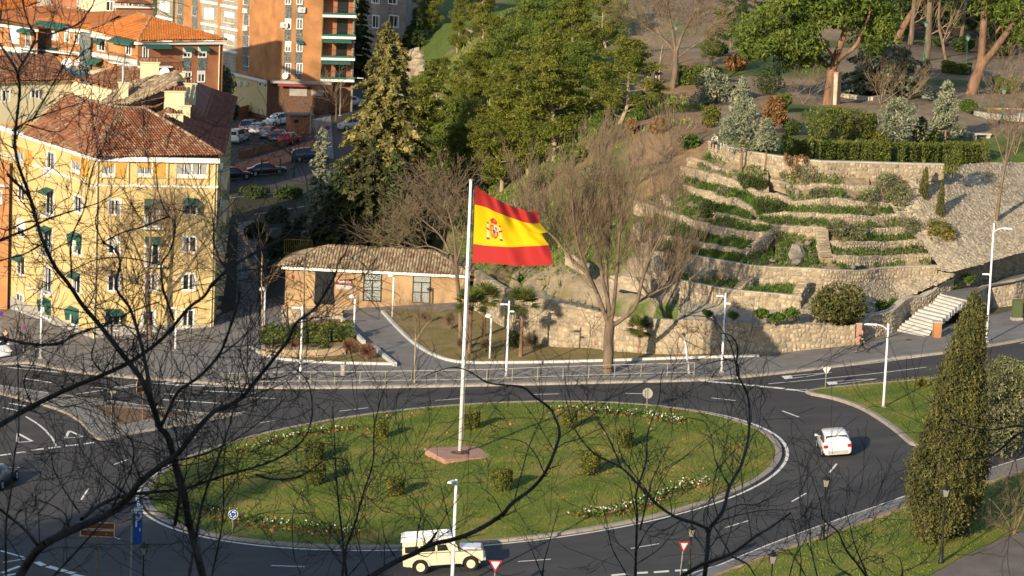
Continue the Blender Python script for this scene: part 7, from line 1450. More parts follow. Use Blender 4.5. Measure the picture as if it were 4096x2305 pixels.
# ---- big umbrella pine in the park
def umbrella(label,bp,forks,crown,cn,mseed,trunk_r=.42,m='pine_green',s=.40,n=160,depth=6.0,name='umbrella_pine',flat=.5,cr=(1.0,1.7)):
 """forks: pixel polylines of limbs at the trunk's own distance; crown: pixel blobs (u, v, ru, rv)"""
 P=G(*bp);t=tree(name,label,'pine tree',P);rng=np.random.default_rng(mseed);segs=[];o=np.array(P);sp=px_m(P)
 for pts,r0,r1 in forks:
  Q=[tuple(np.array(aty(u,v,P.y+dy))-o)for u,v,dy in pts];limb(segs,Q,r0,r1,12)
 build_segs('trunk',segs,'bark_red',t);VV,FF,k0=[],[],0
 for u,v,ru,rv in crown:
  for i in range(cn):
   a,q=rng.random()*6.283,math.sqrt(rng.random());dy=rng.uniform(-1,1)*depth*(1-.5*q)
   c=np.array(aty(u+math.cos(a)*q*ru,v+math.sin(a)*q*rv,P.y+dy))-o;r=rng.uniform(*cr)
   for j in range(2):C=in_blob(c+rng.normal(size=3)*r*.4,(r*.8,r*.8,r*flat),n//2,rng,.45);V,F=leaves(C,s,.7,rng,.42);VV.append(V);FF.append(F+k0);k0+=len(V)
 np_build('crown',np.concatenate(VV),np.concatenate(FF),M[m],t);return t
# ---- cedars in the valley: tiers of drooping boughs
def cedar(label,P,H,R_,seed,m='cedar',name='cedar',tiers=26,per=9,n=46,s=.42,lean=0.0,droop=.28,pw=.85):
 rng=np.random.default_rng(seed);t=tree(name,label,'cedar',P);segs=[];limb(segs,[(0,0,-.6),(lean*.3,0,H*.5),(lean,0,H)],H*.018+.05,.03,10);VV,FF,k0=[],[],0
 for i in range(tiers):
  f=.06+.94*(i+rng.random()*.7)/tiers;z=H*f;w=R_*(1-f)**pw*rng.uniform(.75,1.15)+.25;k=max(4,int(per*(1-f*.5)))
  for j in range(k):
   a=6.283*(j+rng.random())/k;L_=w*rng.uniform(.55,1.1);e=np.array([math.cos(a),math.sin(a),0]);x0=np.array([lean*f,0,z])
   tip=x0+e*L_+np.array([0,0,-droop*L_+rng.normal()*.1]);mid=x0+e*L_*.5+np.array([0,0,.06*L_]);limb(segs,[tuple(x0),tuple(mid),tuple(tip)],.03+.02*(1-f),.01,5)
   m_=max(8,int(n*L_/R_*2));q=rng.random(m_)**.7;sd=np.array([-e[1],e[0],0]);C=x0+e*(L_*q)[:,None]+sd*(rng.normal(size=m_)*.22*L_*(1.15-q))[:,None];C[:,2]+=.06*L_*np.sin(q*3.14)-droop*L_*q**1.6+rng.normal(size=m_)*.07
   d=e*.8+np.array([0,0,-.25]);nn=len(C);av=d+rng.normal(size=(nn,3))*.5;av/=np.linalg.norm(av,axis=1)[:,None];bv=sd+rng.normal(size=(nn,3))*.5;bv-=av*(av*bv).sum(1)[:,None];bv/=np.linalg.norm(bv,axis=1)[:,None]
   S=(s*(.6+.8*rng.random(nn)))[:,None];V=np.stack([C-av*S*.5+bv*S*.34,C-av*S*.5-bv*S*.34,C+av*S*.7],1).reshape(-1,3);VV.append(V);FF.append(np.arange(3*nn).reshape(-1,3)+k0);k0+=3*nn
 build_segs('trunk',segs,'bark',t);np_build('crown',np.concatenate(VV),np.concatenate(FF),M[m],t);return t
P=PL(935,655);cedar('taller left cedar of the pair, tip bent over',P,height_of(P,940,52),6.0,1,lean=.6,n=130,tiers=36,per=11,pw=.75);P=PL(978,650);cedar('right cedar of the pair with fuller top',P,height_of(P,968,84),6.4,2,n=130,tiers=36,per=11,pw=.75)
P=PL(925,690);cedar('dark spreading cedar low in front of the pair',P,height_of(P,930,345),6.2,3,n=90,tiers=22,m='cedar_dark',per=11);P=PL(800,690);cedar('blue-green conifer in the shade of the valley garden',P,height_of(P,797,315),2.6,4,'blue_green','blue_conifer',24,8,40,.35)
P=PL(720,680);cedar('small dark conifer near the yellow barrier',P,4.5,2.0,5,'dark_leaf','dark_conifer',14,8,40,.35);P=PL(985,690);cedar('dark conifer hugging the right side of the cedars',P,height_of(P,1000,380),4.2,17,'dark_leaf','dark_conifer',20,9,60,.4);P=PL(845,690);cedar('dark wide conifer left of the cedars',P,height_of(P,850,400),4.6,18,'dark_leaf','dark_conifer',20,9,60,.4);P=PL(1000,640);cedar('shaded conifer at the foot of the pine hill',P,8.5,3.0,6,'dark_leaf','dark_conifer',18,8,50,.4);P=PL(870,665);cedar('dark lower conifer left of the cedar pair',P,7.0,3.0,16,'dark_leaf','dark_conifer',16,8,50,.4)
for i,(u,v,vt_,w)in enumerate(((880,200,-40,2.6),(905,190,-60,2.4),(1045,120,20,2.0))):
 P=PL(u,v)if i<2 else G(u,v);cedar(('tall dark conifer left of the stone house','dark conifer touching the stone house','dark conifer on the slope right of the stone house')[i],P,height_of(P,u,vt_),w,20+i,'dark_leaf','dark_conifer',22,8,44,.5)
# ---- leafy shrubs and topiary
def shrub(name,label,cat,P,blobs,m,n=900,s=.20,group=None,core=True,up=.3,seed=0,stem=None,asp=.6,shell=.72):
 """blobs: (dx, dy, dz, rx, ry, rz)"""
 rng=np.random.default_rng(seed+100);t=tree(name,label,cat,P,group);VV,FF,k0=[],[],0;tot=sum(b[3]*b[5]for b in blobs)
 for b in blobs:
  k=max(60,int(n*b[3]*b[5]/tot));C=in_blob(b[:3],np.array(b[3:6]),k,rng,shell);C+=rng.normal(size=C.shape)*.04;V,F=leaves(C,s,up,rng,asp);VV.append(V);FF.append(F+k0);k0+=len(V)
 np_build('foliage',np.concatenate(VV),np.concatenate(FF),M[m],t)
 segs=[]
 for b in blobs:segs.append(((b[0]*.3,b[1]*.3,-.2),(b[0],b[1],b[2]),.05,.02))
 if stem:segs+=stem
 build_segs('stem',segs,'bark',t)
 return t
def px_shrub(name,label,cat,P,w,hgt,m,group=None,n=700,s=.18,seed=0,k=5,lumps=.35,**kw):
 """a rounded bush w wide and hgt high (pixels) made of a few lumps"""
 q=px_m(P);w,hgt=w/q,hgt/q;r=random.Random(seed);B=[(0,0,hgt*.45,w*.36,w*.36,hgt*.48)]
 for i in range(k):a=6.283*i/k+r.random();B.append((math.cos(a)*w*.26,math.sin(a)*w*.26,hgt*r.uniform(.25,.65),w*r.uniform(.18,.28),w*r.uniform(.18,.28),hgt*r.uniform(.22,.38)))
 return shrub(name,label,cat,P,B,m,n,s,group,seed=seed,**kw)
def on_slope(u,v):return at(u,v,slope_z(u,v)-.1)
for i,(u,v,w,hh,m,lab)in enumerate(((2230,492,80,66,'olive','largest grey-green rosemary at the top right terrace'),(2264,530,76,76,'olive','rosemary just below the largest one, wide'),(2182,520,66,50,'olive','rosemary left of the two large ones'),(2055,500,44,32,'olive','small grey rosemary below the dead shrub'),(2104,596,66,54,'olive','grey rosemary left of the pair on the right terrace'),(2152,604,52,48,'olive','grey rosemary right of the pair on the right terrace'),(2290,596,62,56,'olive','rosemary beside the yellow flowering bush'),(1937,540,98,54,'dark_leaf','broad dark green bush in the middle of the terraces'),(1780,545,52,46,'dark_leaf','round dark bush at the left of the thin wall'),(1820,496,46,30,'olive','low grey bush on the second terrace'),(1880,478,50,42,'dark_leaf','dark bush right of the pine trunk foot'),(1912,482,50,40,'dark_leaf','dark bush joined to the one by the trunk'),(2030,466,76,60,'olive','green bush behind the dead brown shrub, right'),(1980,458,44,40,'olive','green bush behind the dead brown shrub, left'),(2178,545,30,16,'olive','tiny grey bush on the ledge wall'))):
 px_shrub('rosemary' if m=='olive' else 'bush',lab,'bush',on_slope(u,v),w,hh,m,'bushes on the terraces',n=900,s=.20,seed=i,asp=.35,up=1.0)
px_shrub('juniper','large round juniper on top of the retaining wall by the stairs','bush',on_slope(2104,812)if False else at(2104,815,a_topz(2104)+.1),146,112,'cypress',None,n=4200,s=.24,seed=31,k=9)
px_shrub('flowering_bush','round bush with yellow flowers at the cypress foot','bush',on_slope(2364,612),84,66,'yellow_bush',None,n=1500,s=.17,seed=32)
P=on_slope(1999,466);rng=np.random.default_rng(5);t=tree('dead_shrub','dead rust-brown shrub on the upper terrace','shrub',P);VV,FF,k0,segs=[],[],0,[]
for j in range(9):
 z=rng.uniform(.5,2.6);c=(rng.normal()*.4*(z/1.6),rng.normal()*.3,z);segs.append(((0,0,0),c,.04,.015));V,F=leaves(in_blob(c,(.35,.35,.35),110,rng,.2),.16,0,rng);VV.append(V);FF.append(F+k0);k0+=len(V)
np_build('foliage',np.concatenate(VV),np.concatenate(FF),M['brown_leaf'],t);build_segs('stem',segs,'bark',t)
umbrella('big umbrella pine with three red-lit limbs behind the stele',(2082,262),[([(2083,270,0),(2090,215,0),(2092,175,0)],.62,.48),([(2092,178,0),(2070,155,1),(2040,125,2),(1990,95,2)],.30,.12),([(2092,178,0),(2108,130,0),(2125,80,0),(2135,20,0)],.40,.2),([(2095,178,0),(2115,145,-1),(2150,120,-2),(2168,85,-2),(2190,30,-2)],.28,.12),([(2100,150,0),(2080,120,-2),(2060,80,-2)],.16,.08)],[(1960,60,95,55),(2040,20,110,60),(2130,10,100,55),(1920,110,50,25),(2010,115,60,25),(2200,60,30,45),(2080,-30,120,40)],26,5,m='pine_green')
umbrella('forked red-barked pine leaning right at the park edge',(2446,236),[([(2440,245,0),(2455,200,0),(2468,165,0)],.62,.52),([(2466,168,0),(2472,110,0),(2476,40,0),(2480,-60,0)],.42,.3),([(2470,166,0),(2500,128,-1),(2535,80,-2),(2560,45,-2),(2600,-20,-2)],.40,.2),([(2478,120,0),(2500,90,2),(2530,50,2)],.2,.1)],[(2545,20,40,30),(2585,50,40,25),(2480,-40,60,30),(2560,-20,60,30)],12,6,m='pine_green')
umbrella('leaning pine trunk slanting up right behind the lanterns',(2252,112),[([(2250,118,0),(2272,70,0),(2300,25,0),(2335,-30,0)],.42,.3)],[(2350,-70,60,30)],8,7)
PB=[pine_model(11,12,3.4,'dark_leaf',clumps=40,trunk='bark'),pine_model(12,12,3.0,'pine_green',clumps=40,trunk='bark')]
for i,(bp,vt_,lab)in enumerate((((2215,90),-120,'dark tree behind the umbrella pine at the top'),((2360,70),-130,'dark tree between the lantern posts at the top edge'),((2440,60),-120,'dark tree behind the forked pine'),((2530,75),-80,'dark tree at the far top right'),((2270,30),-150,'shaded tree further back at the top right'),((1790,165),5,'small pine with bent trunk by the sandy path'),((1840,120),-60,'green pine beside the sandy path at the top'),((2400,20),-150,'shaded tree behind the thick pale trunks'),((1900,60),-120,'tree behind the umbrella pine left side'))):
 P=G(*bp);use_model(PB[i%2],'park_tree',lab,'tree',P,height_of(P,bp[0],vt_),12.6,i*1.3,'trees at the back of the park')
for i,(u,v,w,hh,lab)in enumerate(((2210,60,150,120,'dark laurel mass behind the umbrella pine trunk'),(2300,40,110,110,'dark laurel mass behind the thick pale trunks'),(2390,45,110,110,'dark laurel mass behind the forked pine'),(2480,50,110,90,'dark laurel mass right of the forked pine'),(2560,60,120,80,'dark laurel mass at the top right corner'),(2130,40,90,90,'dark laurel mass under the umbrella crown'),(2420,130,60,36,'dark low shrub behind the right lantern'),(2510,140,70,36,'dark low shrub by the path at right'),(2350,118,50,26,'dark low shrub between two lanterns'),(2255,104,110,120,'tall dark evergreen mass left of the leaning trunk'),(2352,66,90,100,'tall dark evergreen mass between the lanterns'),(2425,74,90,110,'tall dark evergreen mass behind the forked pine stem'),(2505,112,100,60,'dark evergreen mass right of the forked pine'),(2566,100,80,60,'dark evergreen mass at the right edge'),(1800,140,60,40,'dark low shrub by the sandy path'),(1850,178,60,44,'brownish shrub beyond the hedge by the path'))):
 px_shrub('bush',lab,'bush',G(u,v),w,hh,'brown_leaf' if 'brown' in lab else 'dark_leaf','dark shrubs at the back of the park',n=1800,s=.42,seed=400+i)
for i,(pts,r,lab)in enumerate((([(2290,112),(2296,60),(2302,-20)],.35,'thick pale bare trunk left of the path'),([(2330,152),(2336,90),(2340,-20)],.40,'thickest pale trunk beside the lantern'),([(2380,160),(2372,110),(2362,60),(2366,-20)],.18,'thin bent trunk on the shaded slope'),([(2418,100),(2424,50),(2432,-20)],.26,'pale trunk in the shaded corner'))):
 P=G(*pts[0]);t=tree('old_tree',lab,'tree',P,'bare trunks at the back of the park');segs=[];limb(segs,[tuple(np.array(aty(u,v,P.y))-np.array(P))for u,v in pts],r,r*.7,8);build_segs('trunk',segs,'bark',t)
 sg=[];rng=np.random.default_rng(i);
 for k in range(3):grow(sg,rng,np.array(aty(*pts[1],P.y))-np.array(P),(rng.normal(),rng.normal(),1.2),3,.08,0,2,kids=(2,3))
 build_segs('branches',sg,'twig',t);VV,FF,k0=[],[],0
 for k in range(26):
  u,v=pts[-1][0]+rng.normal()*45,pts[-1][1]-25-abs(rng.normal())*45;c=np.array(aty(u,v,P.y+rng.uniform(-6,8)))-np.array(P);V,F=leaves(in_blob(c,(1.5,1.5,.8),130,rng,.3),.4,.5,rng,.5);VV.append(V);FF.append(F+k0);k0+=len(V)
 np_build('crown',np.concatenate(VV),np.concatenate(FF),M['pine_green'],t)
# ---- cypresses
def cypress(label,P,H,prof,m='cypress',n=9000,s=.22,seed=0,lean=0.0,group=None,lumps=40,name='cypress_tree'):
 """prof: (fraction of height, radius, sideways shift)"""
 rng=np.random.default_rng(seed);t=tree(name,label,'cypress',P,group);pf_=np.array(prof);f=rng.random(n);R_=np.interp(f,pf_[:,0],pf_[:,1]);X=np.interp(f,pf_[:,0],pf_[:,2])
 a=rng.random(n)*6.283;k=.72+.28*rng.random(n);lump=1+.16*np.sin(a*5+f*31)*np.sin(f*47+a*2)+.10*np.sin(a*9-f*60)
 if H>6:
  nc=n//70;ci=rng.integers(0,nc,n);fc=rng.random(nc)[ci];ac=(rng.random(nc)*6.283)[ci];kc=(.72+.36*rng.random(nc))[ci];Rc=np.interp(fc,pf_[:,0],pf_[:,1]);g=rng.normal(size=(n,3))*np.array([.13,.13,.30]);w_=rng.random(n)<.72
  f=np.where(w_,fc,f);X=np.interp(f,pf_[:,0],pf_[:,2]);R_=np.where(w_,Rc,R_);a=np.where(w_,ac,a);k=np.where(w_,kc,k);g*=w_[:,None]
 else:g=0
 C=np.stack([X+np.cos(a)*R_*k*lump,np.sin(a)*R_*k*lump,f*H],1)+g;V,F=leaves(C,s,1.2,rng,.5);np_build('foliage',V,F,M[m],t)
 segs=[];limb(segs,[(0,0,-.3),(X.mean()*.5,0,H*.5),(pf_[-1,2],0,H*.95)],.16 if H>6 else .06,.03,8)
 if H>8:
  for i in range(40):z=rng.uniform(.1,.8);r_=np.interp(z,pf_[:,0],pf_[:,1]);x_=np.interp(z,pf_[:,0],pf_[:,2]);aa=rng.random()*6.28;e=np.array([math.cos(aa),math.sin(aa),.5]);b0=np.array([x_*.8,0,z*H]);segs.append((b0,b0+e*r_*rng.uniform(.8,1.2),.03,.008))
 build_segs('trunk',segs,'bark',t);return t
P=PL(2338,1362,.16);H=height_of(P,2408,757);q=1/px_m(P)
cypress('tall leaning cypress on the near lawn, tip to the right',P,H,[(0,.2,0),(.02,.6,.1),(.1,1.55,.4),(.27,1.85,.6),(.43,1.65,.95),(.6,1.3,1.15),(.76,.92,1.25),(.93,.5,1.6),(1,.05,1.65)],n=60000,s=.16,seed=3)
cypress('second stem of the tall cypress, in shade behind it',P+Vector((1.5,1.4,0)),H*.50,[(0,.3,0),(.2,.9,.1),(.6,1.3,.3),(.85,.9,.5),(1,.1,.6)],n=16000,s=.17,seed=4)
P=on_slope(2322,517);cypress('slim young cypress, left one, on the cobbled slope',P,height_of(P,2325,421),[(0,.2,0),(.15,.36,0),(.5,.32,0),(.85,.18,.05),(1,.03,.08)],n=2600,s=.14,seed=5,group='slim young cypresses');P=on_slope(2362,560);cypress('slim young cypress, right one, over the yellow bush',P,height_of(P,2366,452),[(0,.3,0),(.2,.35,0),(.6,.24,.05),(1,.03,.1)],n=2600,s=.14,seed=6,group='slim young cypresses')
# ---- pale cone conifers of the park
def cone_conifer(label,bp,vt_,Rpx,m='blue_green',seed=0,bare=.18,n=2600,s=.26,group='pale blue-green conifers',shape=.8,trunk='bark_red',P=None,irr=.3):
 P=P or G(*bp);H=height_of(P,bp[0],vt_);q=px_m(P);R_=Rpx/q;rng=np.random.default_rng(seed);t=tree('pale_conifer',label,'conifer',P,group);segs=[];limb(segs,[(0,0,-.2),(.1,0,H*.5),(0,0,H*.95)],H*.012+.06,.02,8);VV,FF,k0=[],[],0;nb=34
 for i in range(nb):
  f=bare+(1-bare)*(i+rng.random())/nb;w=R_*((1-(f-bare)/(1-bare))**shape+.08)*rng.uniform(1-irr,1+irr*.6);a=rng.random()*6.283;c=np.array([math.cos(a)*w*.62,math.sin(a)*w*.62,f*H]);segs.append(((0,0,f*H-.2),c,.03,.01));r=.22+w*.38
  V,F=leaves(in_blob(c,(r,r,r*.62),max(20,int(n/nb*(w/R_+.25))),rng,.5),s,.4,rng,.5);VV.append(V);FF.append(F+k0);k0+=len(V)
 build_segs('trunk',segs,trunk,t);np_build('crown',np.concatenate(VV),np.concatenate(FF),M[m],t);return t
cone_conifer('pale cone conifer beside the slab bench at right',(2376,362),206,46,seed=1,n=4200);cone_conifer('ragged pale conifer with open crown over the hedge',(2252,365),252,60,seed=2,shape=.35,irr=.6,bare=.3);cone_conifer('pale conifer on a long bare trunk before the park wall',(1862,440),245,56,seed=3,bare=.42,shape=.45,irr=.5,P=on_slope(1862,446));cone_conifer('thin-stemmed conifer right of the long-trunked one',(1922,448),300,26,seed=4,bare=.55,shape=.5,P=on_slope(1922,452))
cone_conifer('broad blue-grey conifer bush by the hill path',(1795,262),178,52,seed=5,bare=.08,shape=.3,irr=.5,n=3400);cone_conifer('small tan dome-shaped conifer left of the big bushes',(1946,338),246,34,'brown_leaf',seed=6,bare=.28,shape=.4);cone_conifer('grey conifer behind the tan one',(1865,300),200,34,seed=7,bare=.2)
P=G(2222,240);cedar('wide dark blue cedar behind the bare twig bush',P,height_of(P,2222,105),6.0,31,'blue_green','blue_cedar',12,10,90,.42,droop=.1,pw=.4)
P=G(562,226)if False else PL(558,236);cone_conifer('grey-green bushy tree before the stucco annex',(558,236),165,32,'olive',seed=8,bare=.1,shape=.4,P=Vector((aty(558,232,345).x,345,aty(558,240,345).z)),n=3000)
# ---- park hedges and bushes
def hedge(label,pts,w,hh,m='hedge',group=None,n=120,P0=None,s=.16,ptsw=None):
 """clipped hedge along a line; pts are pixels on the ground"""
 Q=ptsw or[G(*p)for p in pts];t=thing('hedge',label,'hedge',tuple(Q[0]),0,group);L=plen(Q);k=max(2,int(L/.5));P=resample([q-Q[0]for q in Q],k);rng=np.random.default_rng(len(label));C=[]
 cnt=int(L*n);f=rng.random(cnt)*(k-1);i=np.minimum(f.astype(int),k-2);base=P[i]+(P[i+1]-P[i])*(f-i)[:,None];d=P[i+1]-P[i];d/=np.linalg.norm(d,axis=1)[:,None];nrm=np.stack([-d[:,1],d[:,0],0*d[:,0]],1)
 side=rng.random(cnt);wob=1+.12*np.sin(f*2.1)+.06*np.sin(f*5.3);a=np.where(side<.4,rng.uniform(-1,1,cnt),np.sign(rng.uniform(-1,1,cnt))*(1-.1*rng.random(cnt)));z=np.where(side<.4,1-.08*rng.random(cnt),rng.random(cnt))
 C=base+nrm*(a*w/2*wob)[:,None];C[:,2]+=z*hh*wob;C+=rng.normal(size=C.shape)*.04;V,F=leaves(C,s,.3,rng,.7);np_build('foliage',V,F,M[m],t)
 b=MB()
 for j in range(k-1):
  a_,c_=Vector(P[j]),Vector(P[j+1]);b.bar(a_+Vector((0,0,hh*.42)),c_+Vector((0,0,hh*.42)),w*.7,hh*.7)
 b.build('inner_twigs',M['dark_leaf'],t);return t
for lab,pts,w,hh in(('clipped hedge behind the park wall, left part',[(1968,393),(2040,402),(2105,408)],1.5,1.5),('clipped hedge behind the park wall, middle block',[(2118,408),(2170,410),(2225,410)],1.7,1.6),('clipped hedge behind the park wall, long right part',[(2245,410),(2350,410),(2470,406)],1.6,1.5),('dark clipped hedge in shade by the hill path',[(1705,212),(1760,212),(1800,210)],1.6,1.6),('low dark hedge in front of the sand by the stele',[(2115,235),(2160,228),(2210,220)],1.0,.8),('dark low hedge under the lantern at the back',[(2370,180),(2440,188)],1.2,1.0),('green clipped hedge block at the right edge',[(2496,233),(2560,233)],1.4,1.3),('low hedge far back at the right',[(2480,105),(2576,105)],1.2,1.2)):
 hedge(lab,pts,w,hh,group='clipped park hedges',n=900)
for i,(u,v,w,hh,m,lab)in enumerate(((2060,352,95,92,'hedge','big bright bush left of centre in the park row'),(2110,356,80,96,'box_leaf','big bush in the middle of the park row'),(2150,356,80,90,'box_leaf','yellowish bush right in the park row'),(2185,350,50,70,'hedge','bush under the ragged pale conifer'),(2310,350,60,62,'dark_leaf','dark bush between the two pale conifers'),(2335,366,56,42,'hedge','low bush in front of the cone conifer'),(2208,366,60,40,'box_leaf','low yellow-green bush before the open conifer'),(1788,322,52,64,'box_leaf','olive round bush beside the path bend'),(1935,236,90,76,'dark_leaf','tall dark round bush by the park path'),(1960,282,60,50,'hedge','bush behind the tan conifer'),(2435,284,52,36,'weed','bright green round bush by the fountain'),(1915,385,60,40,'hedge','green bush just behind the park wall'),(1880,372,40,34,'dark_leaf','dark bush right of the seated person'),(1990,340,50,44,'dark_leaf','dark bush left in the park row'),(2330,190,26,46,'box_leaf','small upright yellow-green bush under the lantern'),(2130,380,50,26,'box_leaf','small round bush before the middle hedge'),(2060,392,40,24,'hedge','small round bush before the left hedge'),(2290,388,44,24,'hedge','small round bush by the hedge gap'),(1860,250,56,44,'hedge','bush beside the blue-grey conifer'))):
 px_shrub('bush',lab,'bush',G(u,v),w,hh,m,'bushes in the park',n=1300,s=.2,seed=50+i)
# ---- roundabout planting
for i,(u,vt_,vb_,w,lab)in enumerate(((790,1117,1163,46,'upper one of the two stacked clipped shrubs, left'),(793,1170,1224,46,'lower one of the two stacked clipped shrubs, left'),(995,1207,1254,40,'clipped shrub below left of the pedestal, dark'),(1261,1187,1241,50,'clipped shrub right of the near lamp head'),(956,1065,1108,36,'small clipped shrub at the far left of the lawn'),(1186,1040,1084,38,'clipped shrub just right of the pole'),(1433,1035,1081,34,'clipped shrub beside the far flower bed'),(1572,1087,1131,36,'clipped shrub at the right of the lawn, further one'),(1485,1142,1198,46,'largest rounded clipped shrub right of the pedestal'))):
 B=PL(u,vb_,.3);B.z=lawn_z(B.x,B.y);q=px_m(B);r_=w/2/q;hh=(vb_-vt_)/q;rng=np.random.default_rng(i);n=1500;t=tree('clipped_shrub',lab,'shrub',B,'clipped shrubs on the roundabout');rng_r=1-.1*(i==2)
 f=rng.random(n);a=rng.random(n)*6.283;top=rng.random(n)<.28;R_=r_*(.80+.22*np.sin(np.clip(f,0,1)*2.2));z=f*hh;k=np.where(top,np.sqrt(rng.random(n)),.93+.07*rng.random(n));z=np.where(top,hh*(1-.06*k*k-.04*rng.random(n)),z*.97+.02)
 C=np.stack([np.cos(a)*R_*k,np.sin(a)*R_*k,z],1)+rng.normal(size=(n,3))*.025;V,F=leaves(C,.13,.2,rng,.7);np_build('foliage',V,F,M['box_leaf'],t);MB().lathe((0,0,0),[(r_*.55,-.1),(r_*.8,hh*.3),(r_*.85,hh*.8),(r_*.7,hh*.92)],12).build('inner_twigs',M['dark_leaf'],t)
def flower_bed(label,pts,w,n,seed):
 rng=np.random.default_rng(seed);Q=[PL(u,v,.3)for u,v in smooth_line(pts,20)];t=thing('flower_bed',label,'flower bed',tuple(Q[10]),0,'flower beds on the roundabout');o=np.array(Q[10]);P=np.array([tuple(q)for q in Q]);f=rng.random(n)*18.99;i=f.astype(int);C=P[i]+(P[i+1]-P[i])*(f-i)[:,None];C[:,:2]+=rng.normal(size=(n,2))*w
 C[:,2]=[lawn_z(x,y)for x,y,_ in C];C-=o;Cg=C+rng.random((n,1))*np.array([0,0,.22]);V,F=leaves(Cg,.16,.6,rng,.8);np_build('flower_leaves',V,F,M['weed'],t)
 S=C[:,:].copy();S[:,2]+=.02;sel=rng.random(n)<.35;V,F=leaves(S[sel],.22,-.6,rng,.9);np_build('dry_leaves',V,F,M['dry_leaf'],t)
 cl=np.sin(f*2.4+seed)>-.1;sel=cl&(rng.random(n)<(.16 if seed<3 else .07));Fw=C[sel]+np.array([0,0,.2])+rng.random((sel.sum(),1))*np.array([0,0,.08]);V,F=leaves(Fw,.10,0,rng,.9);np_build('blossoms',V,F,M['flower'],t)
 b=MB();prev=None
 for j in range(20):
  d=P[min(j+1,19)]-P[max(j-1,0)];nn=np.array([-d[1],d[0],0]);nn/=np.linalg.norm(nn);a_,c_=P[j]-nn*w*1.8,P[j]+nn*w*1.8;a_[2]=lawn_z(*a_[:2])+.03;c_[2]=lawn_z(*c_[:2])+.03;a_=a_-o;c_=c_-o
  if prev:b.quad(prev[0],a_,c_,prev[1])
  prev=(a_,c_)
 b.build('bed_soil',M['soil'],t)
flower_bed('far flower bed with white blooms along the lawn top',[(1405,1029),(1480,1033),(1560,1038),(1640,1047),(1712,1062)],.35,1500,1);flower_bed('near right flower bed curving along the kerb',[(1462,1292),(1540,1285),(1620,1262),(1690,1232),(1760,1210)],.45,1700,2);flower_bed('near left shaded flower bed along the kerb',[(522,1280),(580,1298),(660,1315),(760,1326),(900,1340)],.45,1500,3);flower_bed('far left flower bed along the lawn rim',[(600,1138),(680,1112),(760,1092),(890,1076)],.35,1100,4)
def blades(name,pts,s,m,label=None):V,F=leaves(pts,s,1.6,RG,.35);return tag(np_build(name,V,F,M[m],None),kind='stuff')
n=42000;a=RG.random(n)*6.283;r=np.sqrt(RG.random(n))*(RAB-.5);X=CX+np.cos(a)*r;Y=CY+np.sin(a)*r;Z=plane_z(X,Y)+.12+.42*(1-(r/RAB)**2)+.03;blades('lawn_grass',np.stack([X,Y,Z],1),.13,'lawn_blade')
def fill(px,n,dz,s,m,name):
 Q=np.array([PL(u,v)[:2]for u,v in px]);lo,hi=Q.min(0),Q.max(0);X,Y=RG.uniform(lo[0],hi[0],n),RG.uniform(lo[1],hi[1],n);k=inside(Q,X,Y);X,Y=X[k],Y[k];return blades(name,np.stack([X,Y,plane_z(X,Y)+dz],1),s,m)
fill([(2060,979),(2219,963),(2354,950),(2576,918),(2800,880),(2800,945),(2576,1003),(2454,1045),(2320,1110),(2255,1074),(2166,1018)],16000,.2,.13,'lawn_blade','lawn_grass');fill([(1700,1500),(1932,1403),(2274,1286),(2576,1192),(2800,1118),(2800,1250),(2500,1362),(2330,1452),(2150,1570)],30000,.19,.14,'grass','lawn_grass')
fill([(1030,850),(1140,900),(1300,905),(1660,896),(1900,886),(1480,874),(1330,850),(1215,795),(970,785)],14000,.22,.10,'lawn_blade','bank_grass')
n=130;a=RG.random(n)*6.283;r=np.sqrt(RG.random(n))*(RAB-.5);X=CX+np.cos(a)*r;Y=CY+np.sin(a)*r;tag(np_build('fallen_leaves',*leaves(np.stack([X,Y,[lawn_z(x,y)+.06 for x,y in zip(X,Y)]],1),.15,0,RG,.8),M['dry_leaf']),kind='stuff')
PT,SZ=[],[]
for Vg,dens,s in WEED_PATCH:
 nn,K,_=Vg.shape;area=np.linalg.norm(Vg[-1,0]-Vg[0,0])*np.linalg.norm(Vg[nn//2,-1]-Vg[nn//2,0]);c=int(area*90*dens)+40;i=RG.integers(0,nn-1,c);f=RG.random(c);k=RG.random(c)*(K-1);k0_=np.minimum(k.astype(int),K-2);g=k-k0_
 p=Vg[i,k0_]*(1-f)[:,None]*(1-g)[:,None]+Vg[i+1,k0_]*f[:,None]*(1-g)[:,None]+Vg[i,k0_+1]*(1-f)[:,None]*g[:,None]+Vg[i+1,k0_+1]*f[:,None]*g[:,None]
 lump=vnoise(p[:,0]+50,p[:,1],1.1,21);keep=lump>(.62-.5*dens);p=p[keep];lump=lump[keep];p[:,2]+=.05+RG.random(len(p))*.42*np.clip(lump,.2,.8);PT.append(p)
blades('terrace_weeds',np.concatenate(PT),.24,'weed')
for i,(u,v,w,lab)in enumerate(((1340,744,20,'weed tuft row, first on the gravel bank'),(1370,758,26,'leafy weed tuft on the gravel bank'),(1394,737,26,'middle weed tuft on the gravel bank'),(1422,750,30,'shaded weed tuft low on the gravel bank'),(1312,708,20,'small weed tuft high on the gravel bank'),(1265,670,24,'weed tuft under the flag on the bank'))):
 px_shrub('weed_tuft',lab,'plant',at(u,v,4.6+(700-v)*.021),w,14,'weed','weed tufts on the gravel bank',n=220,s=.22,seed=90+i)
